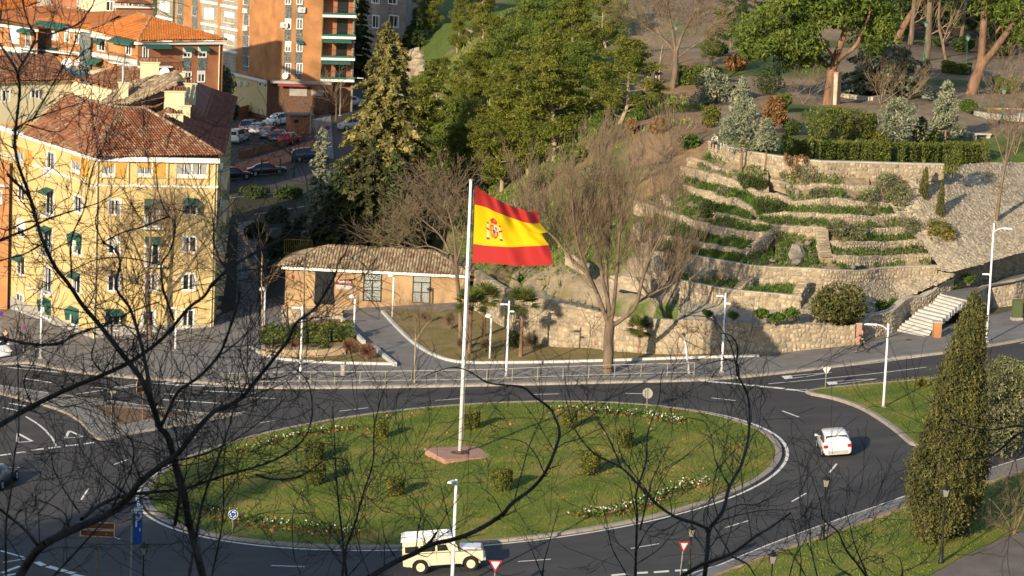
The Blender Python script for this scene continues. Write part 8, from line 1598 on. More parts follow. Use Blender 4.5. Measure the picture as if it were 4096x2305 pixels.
for i,(u,v,w,lab)in enumerate(((1780,795,26,'green weed clump on the gravel left of the lamp heads'),(1915,798,40,'green weed clump on bare gravel under the drain pipe'),(1945,808,30,'lower weed clump touching the retaining wall top'),(1990,800,44,'wide weed clump nearest the stone return wall'),(1960,805,30,'weed clump joined to the wide one, left'),(1845,800,26,'brownish weed clump on the gravel by the lamp post'),(2225,783,46,'wide weed clump left of the stair wall coping'),(2250,770,30,'weed clump tucked against the stair wall'),(2385,735,34,'weed clump at the top of the stairs'),(2400,722,22,'small weed by the rubble wall at the stair top'),(2345,760,30,'weed clump growing on the upper steps, left'),(2437,712,36,'round weed clump on the ramp by the rubble wall'),(2372,690,22,'weed in the coping corner high on the stairs'))):
 z_=a_topz(u)+.1+(a_top(u)-v)*.03 if u<2100 else None;P=at(u,v,z_)if z_ else at(u,v,slope_z(min(u,2260),v)if u<2300 else ZL-.2+(735-v)*.03);px_shrub('weed_tuft',lab,'plant',P,w,w*.6,'weed','weed clumps near the walls',n=380,s=.2,seed=110+i)
n=60000;U_=RG.uniform(1035,1780,9000);V_=RG.uniform(40,640,9000);PTS=[]
for k_ in range(70000):
 x,y=RG.uniform(-22,22),RG.uniform(232,400);z=h(x,y);b_=z-plane_z(x,y)
 if b_<.8 or z>15.2 and x>12 or(y<262 and x>8):continue
 if vnoise(np.array(x+90.),np.array(y),5,31)<.42:continue
 PTS.append((x,y,z+RG.random()*.5))
blades('hill_grass',np.array(PTS),.42,'grass')
UB=(((1585,340),44,46,'brown_leaf','rust-brown bush on the bank above the bare crown'),((1655,335),44,44,'brown_leaf','second rust-brown bush beside the sandy bank'),((1510,330),60,50,'weed','bright green ivy mound under the forked pine'),((1600,305),46,34,'weed','green mound beside the sandy bank'),((1735,372),60,36,'weed','bright green plants left of the seated person'),((1440,420),70,60,'hedge','green undergrowth below the middle pines'),((1360,480),70,70,'hedge','leafy bush right of the flag'),((1290,560),60,60,'olive','olive bush on the slope behind the flag'),((1420,560),70,50,'hedge','green bush behind the bare plane crown'),((1230,420),60,50,'weed','ivy-like bush among the pine trunks'),((1480,470),60,60,'olive','olive bush above the terraces at left'),((1170,590),60,60,'dark_leaf','dark bush behind the bare tree by the foundation'),((1060,470),50,60,'hedge','green bush at the street edge of the hill'),((1545,480),60,46,'hedge','green bush left of the uppermost terrace'),((1340,330),60,40,'weed','green plants halfway up the hill'),((1420,300),50,46,'olive','olive bush among the upper pines'),((1160,250),50,34,'weed','bright plants below the green clearing'),((1620,270),50,40,'weed','fresh green plants at the foot of the grey bare tree'))
for i,(bp,w,hh,m,lab)in enumerate(UB):px_shrub('bush',lab,'bush',G(*bp),w,hh,m,'bushes on the hill',n=700,s=.3,seed=200+i)
# ---------------------------------------------------------------- bare trees, palms, bare shrubs
def bare(label,P,limbs,m,name='bare_tree',cat='tree',group=None,kids=None,up=.25,seed=0,lev=3,L=2.2,r=.05,gnarl=.22,spread=.6,every=(.35,1.0),dens=1.0,rmin=.008,shrink=.62,mt=None,k=(2,4)):
 """limbs: pixel polylines (u, v, dy) with start and end radius; each carries finer branches"""
 t=tree(name,label,cat,P,group);o=np.array(tuple(P));segs,tw=[],[];rng=np.random.default_rng(seed)
 for pts,r0,r1,nb in limbs:
  nb=int(nb*dens);Q=limb(segs,[tuple(np.array(aty(u,v,P.y+dy))-o)for u,v,dy in pts],r0,r1,14)
  for i in range(nb):
   f=every[0]+(every[1]-every[0])*(i+rng.random())/nb;j=min(int(f*13),12);q=Q[j]+(Q[j+1]-Q[j])*(f*13-j);d=Q[j+1]-Q[j];d=d/np.linalg.norm(d);nd=d*.55+rng.normal(size=3)*.5;nd[2]=abs(nd[2])*.7+up
   grow(tw,rng,q,nd,L*rng.uniform(.6,1.15),max(r*(1-.5*f),rmin*1.5),0,lev,up,gnarl,spread,k,shrink,None,4,.25,rmin)
 build_segs('trunk',segs,m,t);build_segs('branches',tw,mt or 'twig',t);return t
P=PL(1530,938,.16)
bare('large bare plane tree in front of the retaining wall, bushy upright twigs',P,[([(1528,945,0),(1530,900,0),(1531,850,0),(1535,815,0)],.41,.36,0),([(1533,820,0),(1515,775,0),(1500,735,.3),(1478,690,.6),(1440,655,.9),(1412,620,1.1),(1395,590,1.2)],.19,.07,9),([(1534,818,0),(1530,760,0),(1515,700,.3),(1508,640,.4),(1490,570,.5),(1480,530,.5)],.17,.07,11),([(1536,818,0),(1545,760,-.5),(1550,700,-.8),(1555,640,-1),(1560,570,-1),(1570,520,-1)],.16,.07,11),([(1538,822,0),(1570,800,-.3),(1600,770,-.5),(1612,720,-.8),(1630,660,-1),(1660,600,-1.2),(1680,550,-1.4)],.17,.06,11),([(1532,800,0),(1525,700,1.5),(1530,620,2),(1540,540,2.2),(1530,480,2.2)],.18,.07,9),([(1605,760,0),(1650,735,.5),(1690,715,.8),(1720,690,1)],.10,.04,6),([(1500,735,0),(1460,640,-1),(1445,570,-1.3),(1440,510,-1.5)],.12,.05,8),([(1412,620,0),(1380,585,.4),(1345,560,.6),(1330,520,.6)],.07,.03,6)],'bark',lev=3,L=2.7,r=.035,up=.6,spread=.38,seed=3,rmin=.0075,k=(3,4),dens=2.0)
P=PL(1157,868,.2)
bare('bare tree leaning left beside the right end of the foundation',P,[([(1157,872,0),(1158,800,0),(1150,700,0),(1146,640,0)],.20,.14,3),([(1148,690,0),(1128,630,.4),(1105,590,.6),(1070,560,.8),(1040,530,1)],.12,.04,9),([(1146,640,0),(1140,580,0),(1125,520,0),(1110,470,0)],.12,.04,9),([(1149,660,0),(1165,600,-.5),(1170,540,-.8)],.09,.03,7),([(1128,640,0),(1080,620,.5),(1030,625,1),(995,610,1.2)],.07,.025,8)],'bark',lev=3,L=2.4,r=.035,up=.1,spread=.7,seed=4,rmin=.009,dens=1.6)
P=PL(1043,962,.2)
bare('young bare tree at the railing with a pale thin trunk',P,[([(1043,965,0),(1044,900,0),(1045,850,0),(1044,800,0)],.075,.03,26),([(1045,858,0),(1020,820,.2),(1000,795,.3)],.03,.012,10),([(1045,858,0),(1070,820,-.2),(1090,800,-.3)],.03,.012,10)],'bark_pale',lev=2,L=1.3,r=.02,up=.3,seed=5,rmin=.006,every=(.6,1.))
P=PL(375,848,.2)
bare('bare tree whose fine crown spreads before the yellow facade',P,[([(375,852,0),(373,800,0),(370,740,0),(372,700,0)],.26,.18,2),([(372,705,0),(352,650,.3),(330,600,.4),(300,560,.5)],.12,.04,9),([(371,705,0),(375,640,0),(380,570,0),(385,510,0)],.13,.04,11),([(372,710,0),(400,660,-.3),(430,600,-.4),(455,550,-.4)],.12,.04,10),([(372,720,0),(410,700,-.2),(450,690,-.3),(480,680,-.3)],.08,.03,7),([(370,720,0),(330,710,.2),(290,690,.3)],.07,.03,6)],'bark',lev=3,L=2.3,r=.03,up=.15,spread=.65,seed=6,rmin=.009,dens=1.4)
P=PL(662,855,.2)
bare('slim bare tree in shade left of the foundation',P,[([(662,860,0),(660,780,0),(658,700,0),(660,640,0)],.10,.04,10)],'bark_pale',lev=2,L=1.9,r=.025,seed=7,rmin=.008)
P=on_slope(2508,560);bare('bare tree with straight trunk on the cobbled slope, right',P,[([(2506,562,0),(2514,500,0),(2522,450,0),(2530,405,0),(2538,340,0)],.16,.08,5),([(2530,420,0),(2510,360,.3),(2495,310,.5),(2490,270,.6)],.07,.025,7),([(2532,410,0),(2550,350,-.3),(2566,300,-.5),(2580,250,-.6)],.08,.025,7),([(2536,350,0),(2540,290,0),(2530,240,0)],.06,.02,7)],'bark',lev=3,L=1.9,r=.03,up=.2,seed=8,rmin=.008)
P=G(1692,222);bare('grey bare tree with pale limbs at the hill path',P,[([(1690,226,0),(1698,180,0),(1700,130,0)],.34,.26,0),([(1700,135,0),(1670,100,.5),(1640,80,1),(1610,60,1.2)],.16,.05,8),([(1700,135,0),(1690,70,0),(1680,20,0),(1670,-40,0)],.18,.06,11),([(1700,135,0),(1720,80,-.5),(1745,40,-1),(1760,-10,-1.2)],.17,.05,10),([(1698,150,0),(1740,120,-.5),(1775,100,-.8)],.09,.04,6)],'bark',lev=3,L=3.0,r=.04,up=.2,seed=9,rmin=.012,dens=1.6)
P=G(1655,215);bare('multi-stemmed pale bare tree left of the grey one',P,[([(1655,218,0),(1645,170,0),(1625,130,0)],.14,.05,6),([(1658,218,0),(1660,160,0),(1668,110,0)],.12,.04,6),([(1652,218,0),(1615,180,.4),(1590,160,.6)],.10,.03,6)],'bark_pale',lev=2,L=2.2,r=.03,seed=10,rmin=.012)
P=PL(845,302,.1);bare('small brown bare tree at the grey lamp post',P,[([(845,304,0),(846,270,0),(845,235,0)],.12,.05,12)],'bark',lev=2,L=2.6,r=.035,seed=11,rmin=.014)
for i,(bp,lims,lab)in enumerate((((2215,262),[((2215,262),(2200,220),(2180,180)),((2215,262),(2225,215),(2250,170)),((2215,262),(2260,230),(2300,205)),((2218,262),(2215,215),(2205,165))],'tan bare twig bush in front of the dark blue cedar'),((2270,262),[((2270,262),(2300,235),(2330,225)),((2270,262),(2270,215),(2280,175)),((2270,262),(2240,230),(2225,200))],'second tan twig bush right of the first'),((2022,262),[((2022,262),(2005,235),(1990,215)),((2022,262),(2035,240),(2040,215))],'small tan twig bush left of the stele'),((2540,200),[((2540,200),(2520,165),(2500,150)),((2540,200),(2560,160),(2580,140)),((2540,200),(2545,150),(2540,110))],'grey bare tree at the right edge of the park'),((2555,390),[((2555,390),(2530,345),(2510,320)),((2555,390),(2570,340),(2576,300)),((2555,390),(2550,330),(2560,280))],'grey bare shrub at the right end of the hedge'))):
 P=G(*bp);bare(lab,P,[([(u,v,.3*j)for u,v in l],.05,.015,6)for j,l in enumerate(lims)],'twig','bare_shrub','shrub','bare shrubs in the park',lev=2,L=1.8,r=.02,up=.3,seed=20+i,rmin=.012,every=(.1,1))
P=PL(2550,1345,.16);bare('tan thicket of bare twigs at the bottom right corner',P,[([(2550,1345,0),(2520,1290,0),(2480,1250,0),(2440,1240,0)],.04,.01,10),([(2550,1345,0),(2555,1270,0),(2530,1210,0)],.04,.01,10),([(2552,1345,0),(2580,1270,0),(2600,1200,0)],.04,.01,10),([(2560,1345,0),(2500,1320,.4),(2480,1330,.6)],.03,.01,8)],'twig','bare_shrub','shrub',None,lev=2,L=1.3,r=.014,up=.12,seed=30,rmin=.006,every=(.1,1))
def twig_ball(label,P,w,hh,m='twig_red',seed=0,n=1500,group='bare clipped shrubs by the foundation',name='bare_shrub'):
 q=px_m(P);w,hh=w/q,hh/q;rng=np.random.default_rng(seed);t=tree(name,label,'shrub',P,group);segs=[]
 for i in range(n):
  d=rng.normal(size=3);d/=np.linalg.norm(d);d[2]=abs(d[2])*(1 if rng.random()<.8 else-.6);c=np.array([0,0,hh*.42]);a=c+d*np.array([w*.3,w*.3,hh*.32])*rng.random();e=c+d*np.array([w*.52,w*.52,hh*.56])*rng.uniform(.8,1);segs.append((a,e+rng.normal(size=3)*.06,.008,.005))
 for i in range(10):segs.append(((0,0,-.1),(rng.normal()*.15,rng.normal()*.15,hh*.5),.03,.015))
 build_segs('twigs',segs,m,t)
for i,(u,v,w,hh,lab)in enumerate(((879,890,38,40,'round reddish bare shrub left of the pair'),(924,905,46,44,'larger round reddish bare shrub at the bed tip'),(744,888,32,38,'reddish bare shrub before the lamp post'),(1131,828,26,46,'thin bare shrub under the foundation end window'),(1159,880,22,34,'small bare shrub at the leaning tree foot'),(1219,885,26,34,'bare shrub beside the dome lamp and palms'),(1335,882,38,48,'bare brown shrub against the retaining wall'),(1068,812,30,30,'faint bare shrub under the foundation right window'))):
 twig_ball(lab,PL(u,v,.2),w,hh,seed=i,m='twig_red' if i<3 else 'twig')
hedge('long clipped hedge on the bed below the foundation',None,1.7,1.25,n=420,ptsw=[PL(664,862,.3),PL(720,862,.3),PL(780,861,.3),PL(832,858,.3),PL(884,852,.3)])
for i,(u,v,w,hh,lab)in enumerate(((814,892,32,42,'green clipped bush standing before the long hedge'),(808,836,26,20,'rounded green bush above the long hedge'),(1293,874,38,46,'dark green bush at the retaining wall foot'))):px_shrub('bush',lab,'bush',PL(u,v,.25),w,hh,'dark_leaf' if i==2 else 'hedge','clipped bushes by the foundation',n=900,s=.14,seed=300+i)
bw=slab('bed_wall',[(660,868),(720,872),(800,874),(870,868),(870,874),(800,881),(720,880),(655,876)],.75,0,M['mortar'])
def palm(label,P,H,seed=0,R_=1.15):
 rng=np.random.default_rng(seed);t=tree('palm_tree',label,'palm tree',P,'fan palms by the wall');b=MB();b.tube([(0,0,-.2),(.03,0,H*.5),(0,0,H)],[.15,.12,.13],8);b.build('trunk',M['bark_red'],t)
 V0,F0=leaves(in_blob((0,0,H*.95),(.22,.22,.4),220,rng,.6),.25,-1.5,rng,.3);np_build('dead_fronds',V0,F0,M['twig'],t)
 for i in range(34):
  a=6.283*i/26*5+rng.normal()*.2;el=rng.uniform(-.35,1.25);e=np.array([math.cos(a)*math.cos(el),math.sin(a)*math.cos(el),math.sin(el)]);c=np.array([0,0,H])+e*R_*.42;sd=np.cross(e,[0,0,1.]);sd/=np.linalg.norm(sd)+1e-6;up_=np.cross(sd,e);V=[(0,0,H),tuple(c),tuple(c+np.array([.02,.02,0]))];F=[(0,1,2)]
  for j in range(15):
   th=(j-7)/7*1.45;d=e*math.cos(th)+sd*math.sin(th);L_=R_*.62*rng.uniform(.85,1.1);w=np.cross(d,up_)*.06;tip=c+d*L_-np.array([0,0,.12*L_]);k=len(V);V+=[tuple(c+d*L_*.3-w),tuple(c+d*L_*.3+w),tuple(tip),tuple(c)];F+=[(k,k+1,k+2),(k+3,k+1,k)]
  np_build('frond',V,F,M['palm'],t)
for i,(bp,vt_,lab)in enumerate((((1180,890),757,'fan palm just right of the flagpole, lower crown'),((1216,847),742,'fan palm behind, second from the pole'),((1309,897),757,'fan palm with big crown left of the plane tree'),((1608,888),818,'short fan palm in the shade of the plane tree'))):
 P=PL(*bp,.2);palm(lab,P,height_of(P,bp[0],vt_)-.35,i,1.75 if i<3 else 1.4)
def spreading(label,P,boughs,seed,m='olive',s=.22):
 rng=np.random.default_rng(seed);t=tree('spreading_conifer',label,'conifer',P);o=np.array(tuple(P));segs=[];VV,FF,k0=[],[],0
 for pts in boughs:
  Q=limb(segs,[tuple(np.array(aty(u,v,P.y+dy))-o)for u,v,dy in pts],.06,.015,12)
  for j in range(2,12):
   c=Q[j];n=90;C=c+rng.normal(size=(n,3))*np.array([.32,.4,.14]);V,F=leaves(C,s,.3,rng,.4);VV.append(V);FF.append(F+k0);k0+=len(V)
 build_segs('trunk',segs,'bark',t);np_build('crown',np.concatenate(VV),np.concatenate(FF),M[m],t)
P=PL(2566,1130,.2);spreading('spreading dark conifer cut by the right picture edge',P,[[(2566,1130,0),(2560,1060,0),(2556,1000,0),(2560,920,0)]]+[[(2560,v,0),(2520,v-12+6*(i%3),d),(u,v+14,d*1.4)]for i,(v,u,d)in enumerate(((920,2500,.5),(950,2475,-.5),(960,2462,.8),(985,2470,-.8),(1010,2490,.4),(1030,2478,-.4),(1060,2490,.6),(1085,2500,-.6),(1105,2515,.2),(1120,2520,-.5)))]+[[(2562,v,0),(2600,v-8,d),(2650,v+10,d)]for v,d in((930,.4),(960,-.6),(1000,.5),(1040,-.4),(1080,.3))],3)
px_shrub('yellow_shrub','low yellow-green shrub behind the tall cypress','shrub',PL(2442,978,.2),56,42,'yellow_bush',n=900,s=.16,seed=71);px_shrub('yellow_shrub','yellow-green tuft left of the tall cypress','shrub',PL(2316,972,.2),36,20,'yellow_bush',n=400,s=.16,seed=72)
px_shrub('creeper','creeper hanging over the cobbled slope from the hedge end','plant',at(2395,440,14.6),50,70,'hedge',n=700,s=.18,seed=73)
for i,(u,v,w,hh,lab)in enumerate(((640,600,60,40,'dark bush in the shaded valley garden, left'),(700,560,70,44,'dark bush beside the garden path marking'),(760,590,60,50,'dark bush left of the blue conifer foot'),(690,640,60,44,'dark bush above the yellow barrier'),(860,560,80,60,'dark bush between blue conifer and cedars'),(640,500,80,36,'low dark hedge-like bush below the street'),(730,500,80,36,'low dark bush below the green posts'),(1010,520,60,70,'dark bush right of the cedars'),(585,300,40,44,'dark shrub between the yellow roof and car park'))):
 px_shrub('bush',lab,'bush',PL(u,v),w,hh,'dark_leaf','dark bushes in the valley',n=900,s=.3,seed=500+i)
for i,(bp,lims,lab)in enumerate((((1500,400),[((1500,440),(1490,390),(1480,350)),((1500,440),(1510,380),(1520,340)),((1500,440),(1530,400),(1545,350))],'upright tan bare shrub above the plane crown'),((1600,470),[((1600,480),(1590,420),(1580,380)),((1600,480),(1620,430),(1630,390))],'tan bare shrub left of the terraces'),((1680,400),[((1680,410),(1670,360),(1665,320)),((1680,410),(1700,370),(1705,340))],'tan bare shrub at the terrace top left'),((1340,640),[((1340,640),(1310,590),(1300,540)),((1340,640),(1360,580),(1370,540)),((1340,640),(1330,570),(1335,520))],'grey bare shrub right of the flag'),((1450,560),[((1450,560),(1440,500),(1430,450)),((1450,560),(1470,500),(1480,460))],'bare shrub among the slope bushes'),((1690,540),[((1690,545),(1680,510),(1672,480)),((1690,545),(1705,510),(1712,490))],'small grey bare shrub on the third terrace'))):
 P=G(*bp);bare(lab,P,[([(u,v,.2*j)for u,v in l],.05,.015,9)for j,l in enumerate(lims)],'twig','bare_shrub','shrub','bare shrubs on the slope',lev=2,L=1.9,r=.02,up=.5,spread=.4,seed=60+i,rmin=.011,every=(.05,1),k=(3,4))
# ---------------------------------------------------------------- dark bare trees close to the viewpoint, on the slope below it
def near_depth(u,v,y0):return y0+5.0*(float(vnoise(np.array(u/330.+40),np.array(v/330.+40),1.0,77))-.5)+1.6*(float(vnoise(np.array(u/90.+40),np.array(v/90.+40),1.0,78))-.5)
def near_tree(label,y0,root,limbs,seed,dens=1.0,seeds=False):
 """limbs: pixel polylines with width in pixels at both ends; side twigs grow from all of them"""
 rng=np.random.default_rng(seed);X=aty(root[0],root[1],y0);P=Vector((X.x,y0,h(X.x,y0)));t=tree('bare_tree',label,'tree',P,'dark bare trees on the near slope');o=np.array(tuple(P));big,tw,pods=[],[],[];k=y0/CF/2
 for pts,w0,w1 in limbs:
  Q2=np.array(smooth_line(pts,max(8,int(plen(pts)/14))));n=len(Q2);off=rng.normal()*.5;W3=[]
  for i,(u,v)in enumerate(Q2):W3.append(np.array(aty(u,v,near_depth(u,v,y0)+off*math.sin(math.pi*i/(n-1))))-o)
  if pts[0][1]>=1440:
   big.append((np.array([0,0,-.5]),W3[0],w0*k*1.5,w0*k))
  for i in range(n-1):
   r0,r1=.8*(w0+(w1-w0)*i/(n-1))*k,.8*(w0+(w1-w0)*(i+1)/(n-1))*k;nd=1.35 if i%3==1 and r0<.02 else 1.0;big.append((W3[i],W3[i+1],r0*nd,r1))
  i=rng.integers(1,4)
  while i<n-1:
   d=W3[i+1]-W3[i];d/=np.linalg.norm(d);s_=1 if rng.random()<.5 else-1;sd=np.cross(d,[0,1,0])*s_;nd=d*rng.uniform(.4,.9)+sd*rng.uniform(.5,1.)+np.array([0,rng.normal()*.5,.25]);wi=w0+(w1-w0)*i/n;L_=rng.choice((.15,.25,.4,.7,1.0))*(y0/40)*rng.uniform(.7,1.3)
   grow(tw,rng,W3[i],nd,L_,min(wi*.34,4)*k,0,1 if L_<.3 else 2,.12,.42,.7,(1,3),.66,pods,4,.3,.0036);i+=max(1,int(rng.choice((1,1,1,2,3))/dens))
 build_segs('trunk',big,'bark_dark',t,.012);build_segs('branches',tw,'bark_dark',t,.02);return t
near_tree('large dark bare tree filling the left side of the view',38,(500,2050),[([(512,1460),(495,1387),(475,1312),(462,1237),(440,1162),(422,1099),(400,1074),(390,1037),(360,962),(332,922),(302,884),(250,817),(207,767),(175,718),(140,674),(110,612),(92,557),(77,502),(50,470),(20,440)],27,9),([(42,1460),(100,1379),(175,1337),(275,1292),(325,1249),(355,1212),(412,1167),(450,1139),(490,1087),(537,1037),(577,1020),(612,997),(644,957),(676,919),(726,854),(744,814),(784,784),(806,757),(844,690),(851,662),(869,637),(878,600),(860,565)],30,3),([(205,1307),(250,1272),(312,1247),(382,1239),(465,1229),(562,1197),(644,1175),(706,1150),(754,1116),(775,1086),(786,1037),(779,974),(761,944),(729,914)],14,3),([(644,1194),(686,1206),(744,1202),(784,1182),(819,1157),(861,1154),(880,1170),(872,1205)],8,3),([(-10,1076),(82,1022),(175,977),(262,942),(325,912),(387,870),(425,835),(475,775),(515,745),(537,712),(600,660),(704,604),(726,590),(751,550),(769,510),(774,470),(764,430),(744,392),(724,370)],19,3),([(-10,847),(65,864),(140,867),(185,844),(225,829),(262,819),(330,785),(400,760)],10,4),([(-10,610),(37,590),(75,575),(120,552),(185,530),(250,510),(287,485),(302,470)],9,3),([(260,610),(310,585),(362,570),(425,545)],5,6),([(437,805),(420,757),(410,724),(405,667),(425,637),(437,600),(440,562),(425,545),(412,522),(400,487),(395,457),(390,395)],8,3),([(405,667),(325,650),(262,650),(220,662),(125,712),(60,760)],5,3),([(400,1074),(382,1012),(370,937),(355,864),(337,804),(322,767),(292,724),(302,662),(287,625),(260,610),(240,560),(250,520)],16,4),([(405,1074),(425,1032),(450,984),(500,949),(547,899),(570,849),(600,757),(600,724),(575,687),(545,637),(537,587),(537,550),(525,505),(505,472)],12,3),([(547,899),(600,860),(650,800),(660,740),(640,690)],5,2),([(15,1460),(15,1320),(27,1240),(37,1140),(47,1087),(46,974),(42,887),(25,824)],8,3),([(130,1455),(200,1379),(267,1307),(320,1275),(420,1215)],8,4),([(475,1452),(487,1387),(510,1262),(545,1162),(572,1087),(590,1025),(620,960),(605,880),(640,800)],10,3),([(532,1455),(560,1312),(562,1200),(567,1087),(560,1010)],7,3),([(92,557),(70,480),(48,420),(37,362),(42,300),(50,225),(45,185),(57,160),(75,130),(90,107),(140,82),(195,62),(217,37),(232,15),(240,-10)],12,5),([(45,185),(32,160),(5,120),(-10,95)],8,6),([(75,130),(90,90),(72,60),(55,0)],7,4),([(57,160),(30,110),(20,50),(15,0)],5,2),([(30,330),(82,300),(155,275),(220,250),(232,207),(222,175)],6,2),([(80,307),(112,250),(140,200),(175,140),(200,75),(217,42)],6,4),([(60,312),(150,332),(200,287),(287,302)],5,2),([(180,700),(180,602),(212,525),(232,427),(265,362),(268,330)],6,4),([(62,460),(110,440),(150,400),(160,360)],4,2),([(120,552),(150,510),(180,490),(175,430)],4,2),([(110,612),(60,640),(20,650),(-10,660)],6,5),([(92,557),(60,560),(20,580),(-10,570)],6,4),([(250,817),(310,800),(350,750),(360,700)],5,2),([(302,884),(280,840),(290,780)],5,2),([(200,1290),(160,1230),(130,1160),(140,1100),(120,1030)],6,2),([(325,1249),(260,1200),(215,1150),(190,1100)],6,2),([(100,1379),(60,1330),(10,1290),(-10,1270)],12,8),([(275,1292),(330,1180),(330,1110),(280,1060)],7,3),([(355,1212),(330,1150),(290,1120),(240,1130)],6,2),([(412,1167),(520,1140),(600,1100),(680,1040),(720,1000)],7,3),([(537,1037),(640,1010),(690,960),(700,900)],6,2),([(262,942),(230,900),(240,850),(215,800)],6,3),([(82,1022),(60,960),(90,900),(75,840)],6,2),([(462,1237),(520,1200),(560,1150),(575,1110)],6,2),([(175,1337),(160,1290),(100,1260),(60,1265)],7,2),([(440,1320),(452,1240),(445,1170),(425,1110)],14,8),([(644,957),(720,945),(770,900)],5,2)],1,1.0)
near_tree('dark bare tree rising from the bottom edge left of the off-roader',43,(900,2000),[([(931,1452),(994,1414),(1044,1392),(1084,1370),(1141,1357),(1206,1332),(1264,1294),(1288,1267),(1335,1232),(1370,1192),(1395,1137),(1408,1087),(1395,1049),(1383,1027),(1343,997),(1313,974),(1231,964),(1184,937),(1144,924),(1106,932),(1069,947)],19,3),([(1060,1385),(1085,1360),(1097,1342)],12,9),([(861,1455),(864,1382),(851,1262),(844,1162),(841,1087),(838,1040)],8,3),([(872,1455),(869,1387),(891,1325),(914,1242),(939,1162),(941,1087),(954,1020),(969,975)],8,3),([(939,1162),(941,1050),(925,1010),(912,985)],4,2),([(914,1242),(935,1260),(970,1290),(990,1282)],4,2),([(876,1450),(920,1400),(950,1370),(952,1330)],5,2),([(864,1382),(830,1340),(800,1300)],4,2),([(760,1455),(740,1400),(736,1340),(738,1290),(760,1230)],4,2),([(930,1450),(905,1380),(890,1300),(905,1270)],4,2),([(1000,1412),(970,1360),(962,1320),(958,1300)],5,2),([(1141,1357),(1120,1270),(1108,1220),(1103,1200)],4,2),([(1084,1370),(1120,1300),(1150,1260),(1165,1240)],5,2),([(1264,1294),(1240,1250),(1215,1230),(1200,1200)],4,2),([(1370,1192),(1345,1140),(1310,1110),(1230,1100)],5,2),([(1395,1137),(1350,1060),(1320,1020),(1300,990)],4,2),([(1044,1392),(1080,1400),(1100,1360),(1105,1330)],4,2)],2,.5)
near_tree('dark bare tree at the bottom right of centre with a tall curved stem',47,(1700,2000),[([(1772,1455),(1780,1387),(1785,1332),(1818,1287),(1835,1225),(1865,1170),(1883,1100),(1885,1024),(1878,987),(1863,957),(1853,937),(1854,900),(1855,870),(1838,844),(1813,840)],15,4),([(1853,925),(1838,867),(1815,830),(1800,810),(1768,796),(1708,795)],5,2),([(1860,950),(1848,907),(1778,915),(1738,936)],5,2),([(1878,990),(1900,970),(1918,985),(1925,1010),(1910,1030)],4,2),([(1865,957),(1830,1000),(1810,1005)],3,2),([(1785,1332),(1750,1317),(1698,1300),(1650,1267),(1613,1227),(1563,1177),(1508,1150),(1483,1130),(1450,1087),(1430,1030),(1420,990)],11,3),([(1563,1177),(1530,1100),(1488,1035),(1450,997),(1435,977)],6,2),([(1650,1267),(1600,1200),(1560,1140),(1548,1060)],5,2),([(1598,1455),(1600,1387),(1603,1287),(1600,1242),(1625,1162),(1630,1087),(1658,1007),(1663,950),(1670,930)],8,3),([(1600,1387),(1640,1320),(1690,1300),(1700,1270)],5,2),([(1610,1335),(1640,1210),(1660,1170),(1680,1120)],6,2),([(1600,1300),(1580,1200),(1560,1140)],4,2),([(1580,1452),(1540,1380),(1530,1330),(1520,1280)],5,2),([(1600,1420),(1660,1380),(1700,1330),(1720,1290)],4,2),([(1700,1460),(1763,1422),(1838,1395),(1900,1350),(1932,1332),(1962,1310),(1989,1291)],13,5),([(1838,1395),(1800,1330),(1780,1290),(1790,1250)],5,2),([(1840,1400),(1880,1420),(1900,1450)],6,4),([(1818,1287),(1860,1270),(1900,1270),(1940,1250)],4,2),([(1835,1225),(1800,1160),(1790,1100),(1770,1060),(1720,1050)],5,2),([(1865,1170),(1830,1130),(1800,1110)],4,2),([(1365,1455),(1368,1419),(1383,1362),(1403,1287)],5,2),([(1360,1440),(1340,1390),(1320,1340)],4,2)],3,.5)
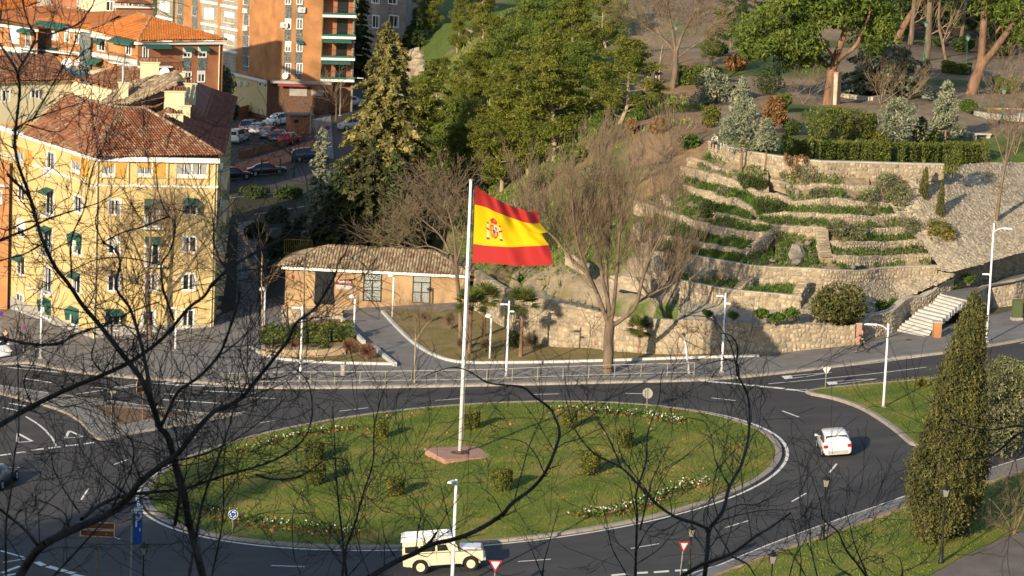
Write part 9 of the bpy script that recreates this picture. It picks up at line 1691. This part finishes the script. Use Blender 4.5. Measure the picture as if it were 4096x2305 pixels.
near_tree('dark twiggy bare tree at the bottom right corner',50,(2120,1950),[([(2182,1455),(2157,1419),(2127,1382),(2107,1337),(2072,1307),(2062,1257),(2045,1210),(2039,1187)],8,2),([(2057,1455),(2039,1374),(2037,1324),(2009,1257)],5,2),([(2012,1455),(2015,1404),(2002,1349),(1985,1300)],4,2),([(2182,1450),(2150,1370),(2135,1310),(2120,1270)],6,2),([(2127,1382),(2170,1350),(2195,1340)],4,2),([(2157,1419),(2190,1400),(2230,1410)],4,2),([(2272,1455),(2264,1407),(2232,1389)],4,2),([(2270,1440),(2319,1417),(2354,1379)],4,2),([(1985,1455),(2000,1400),(2030,1350),(2040,1300)],4,2),([(2030,1455),(1990,1390),(1950,1380)],4,2),([(2150,1455),(2100,1420),(2080,1370),(2090,1300)],5,2)],4,.7)
near_tree('dark branch reaching in from the right picture edge',44,(2900,1900),[([(2900,1450),(2760,1200),(2660,1110),(2576,1087),(2527,1122),(2489,1148),(2424,1157)],16,5),([(2660,1110),(2576,1072),(2494,1082),(2432,1072),(2389,1052)],9,3)],5,.7)
tb_=thing('town_house','long plastered town house row on the hill behind the viewpoint','house',(-95,-34,40))
for i,(x0,x1,zt_)in enumerate(((-190,-150,66.0),(-150,-117,67.0),(-117,-84,61.0),(-84,-52,60.5),(-52,-12,59.5))):
 MB().box(((x0+x1)/2+95,0,(zt_-30)/2-10),(x1-x0-.05,12,zt_-30)).build('wall',M['cream'],tb_);b=MB();b.hexa([(x0+95,-6.5,zt_-40),(x1+94.9,-6.5,zt_-40),(x1+94.9,6.5,zt_-40),(x0+95,6.5,zt_-40),(x0+95,-.3,zt_-38),(x1+94.9,-.3,zt_-38),(x1+94.9,.3,zt_-38),(x0+95,.3,zt_-38)]);b.build('roof',M['tile_old'],tb_)
for i,(x,y,H_,w,lab)in enumerate(((-74,82,23,.8,'tallest'),(-66,90,19,.7,'second'),(-82,74,24,.9,'leftmost'),(-60,98,15,.8,'lowest'),(-90,92,24,.8,'furthest'))):
 P=Vector((x,y,h(x,y)));use_model(PB[i%2],'slope_pine','pine on the near slope left of the view, the %s'%lab,'pine tree',P,H_,12.6,i*1.1,'pines on the near slope',w*.8)
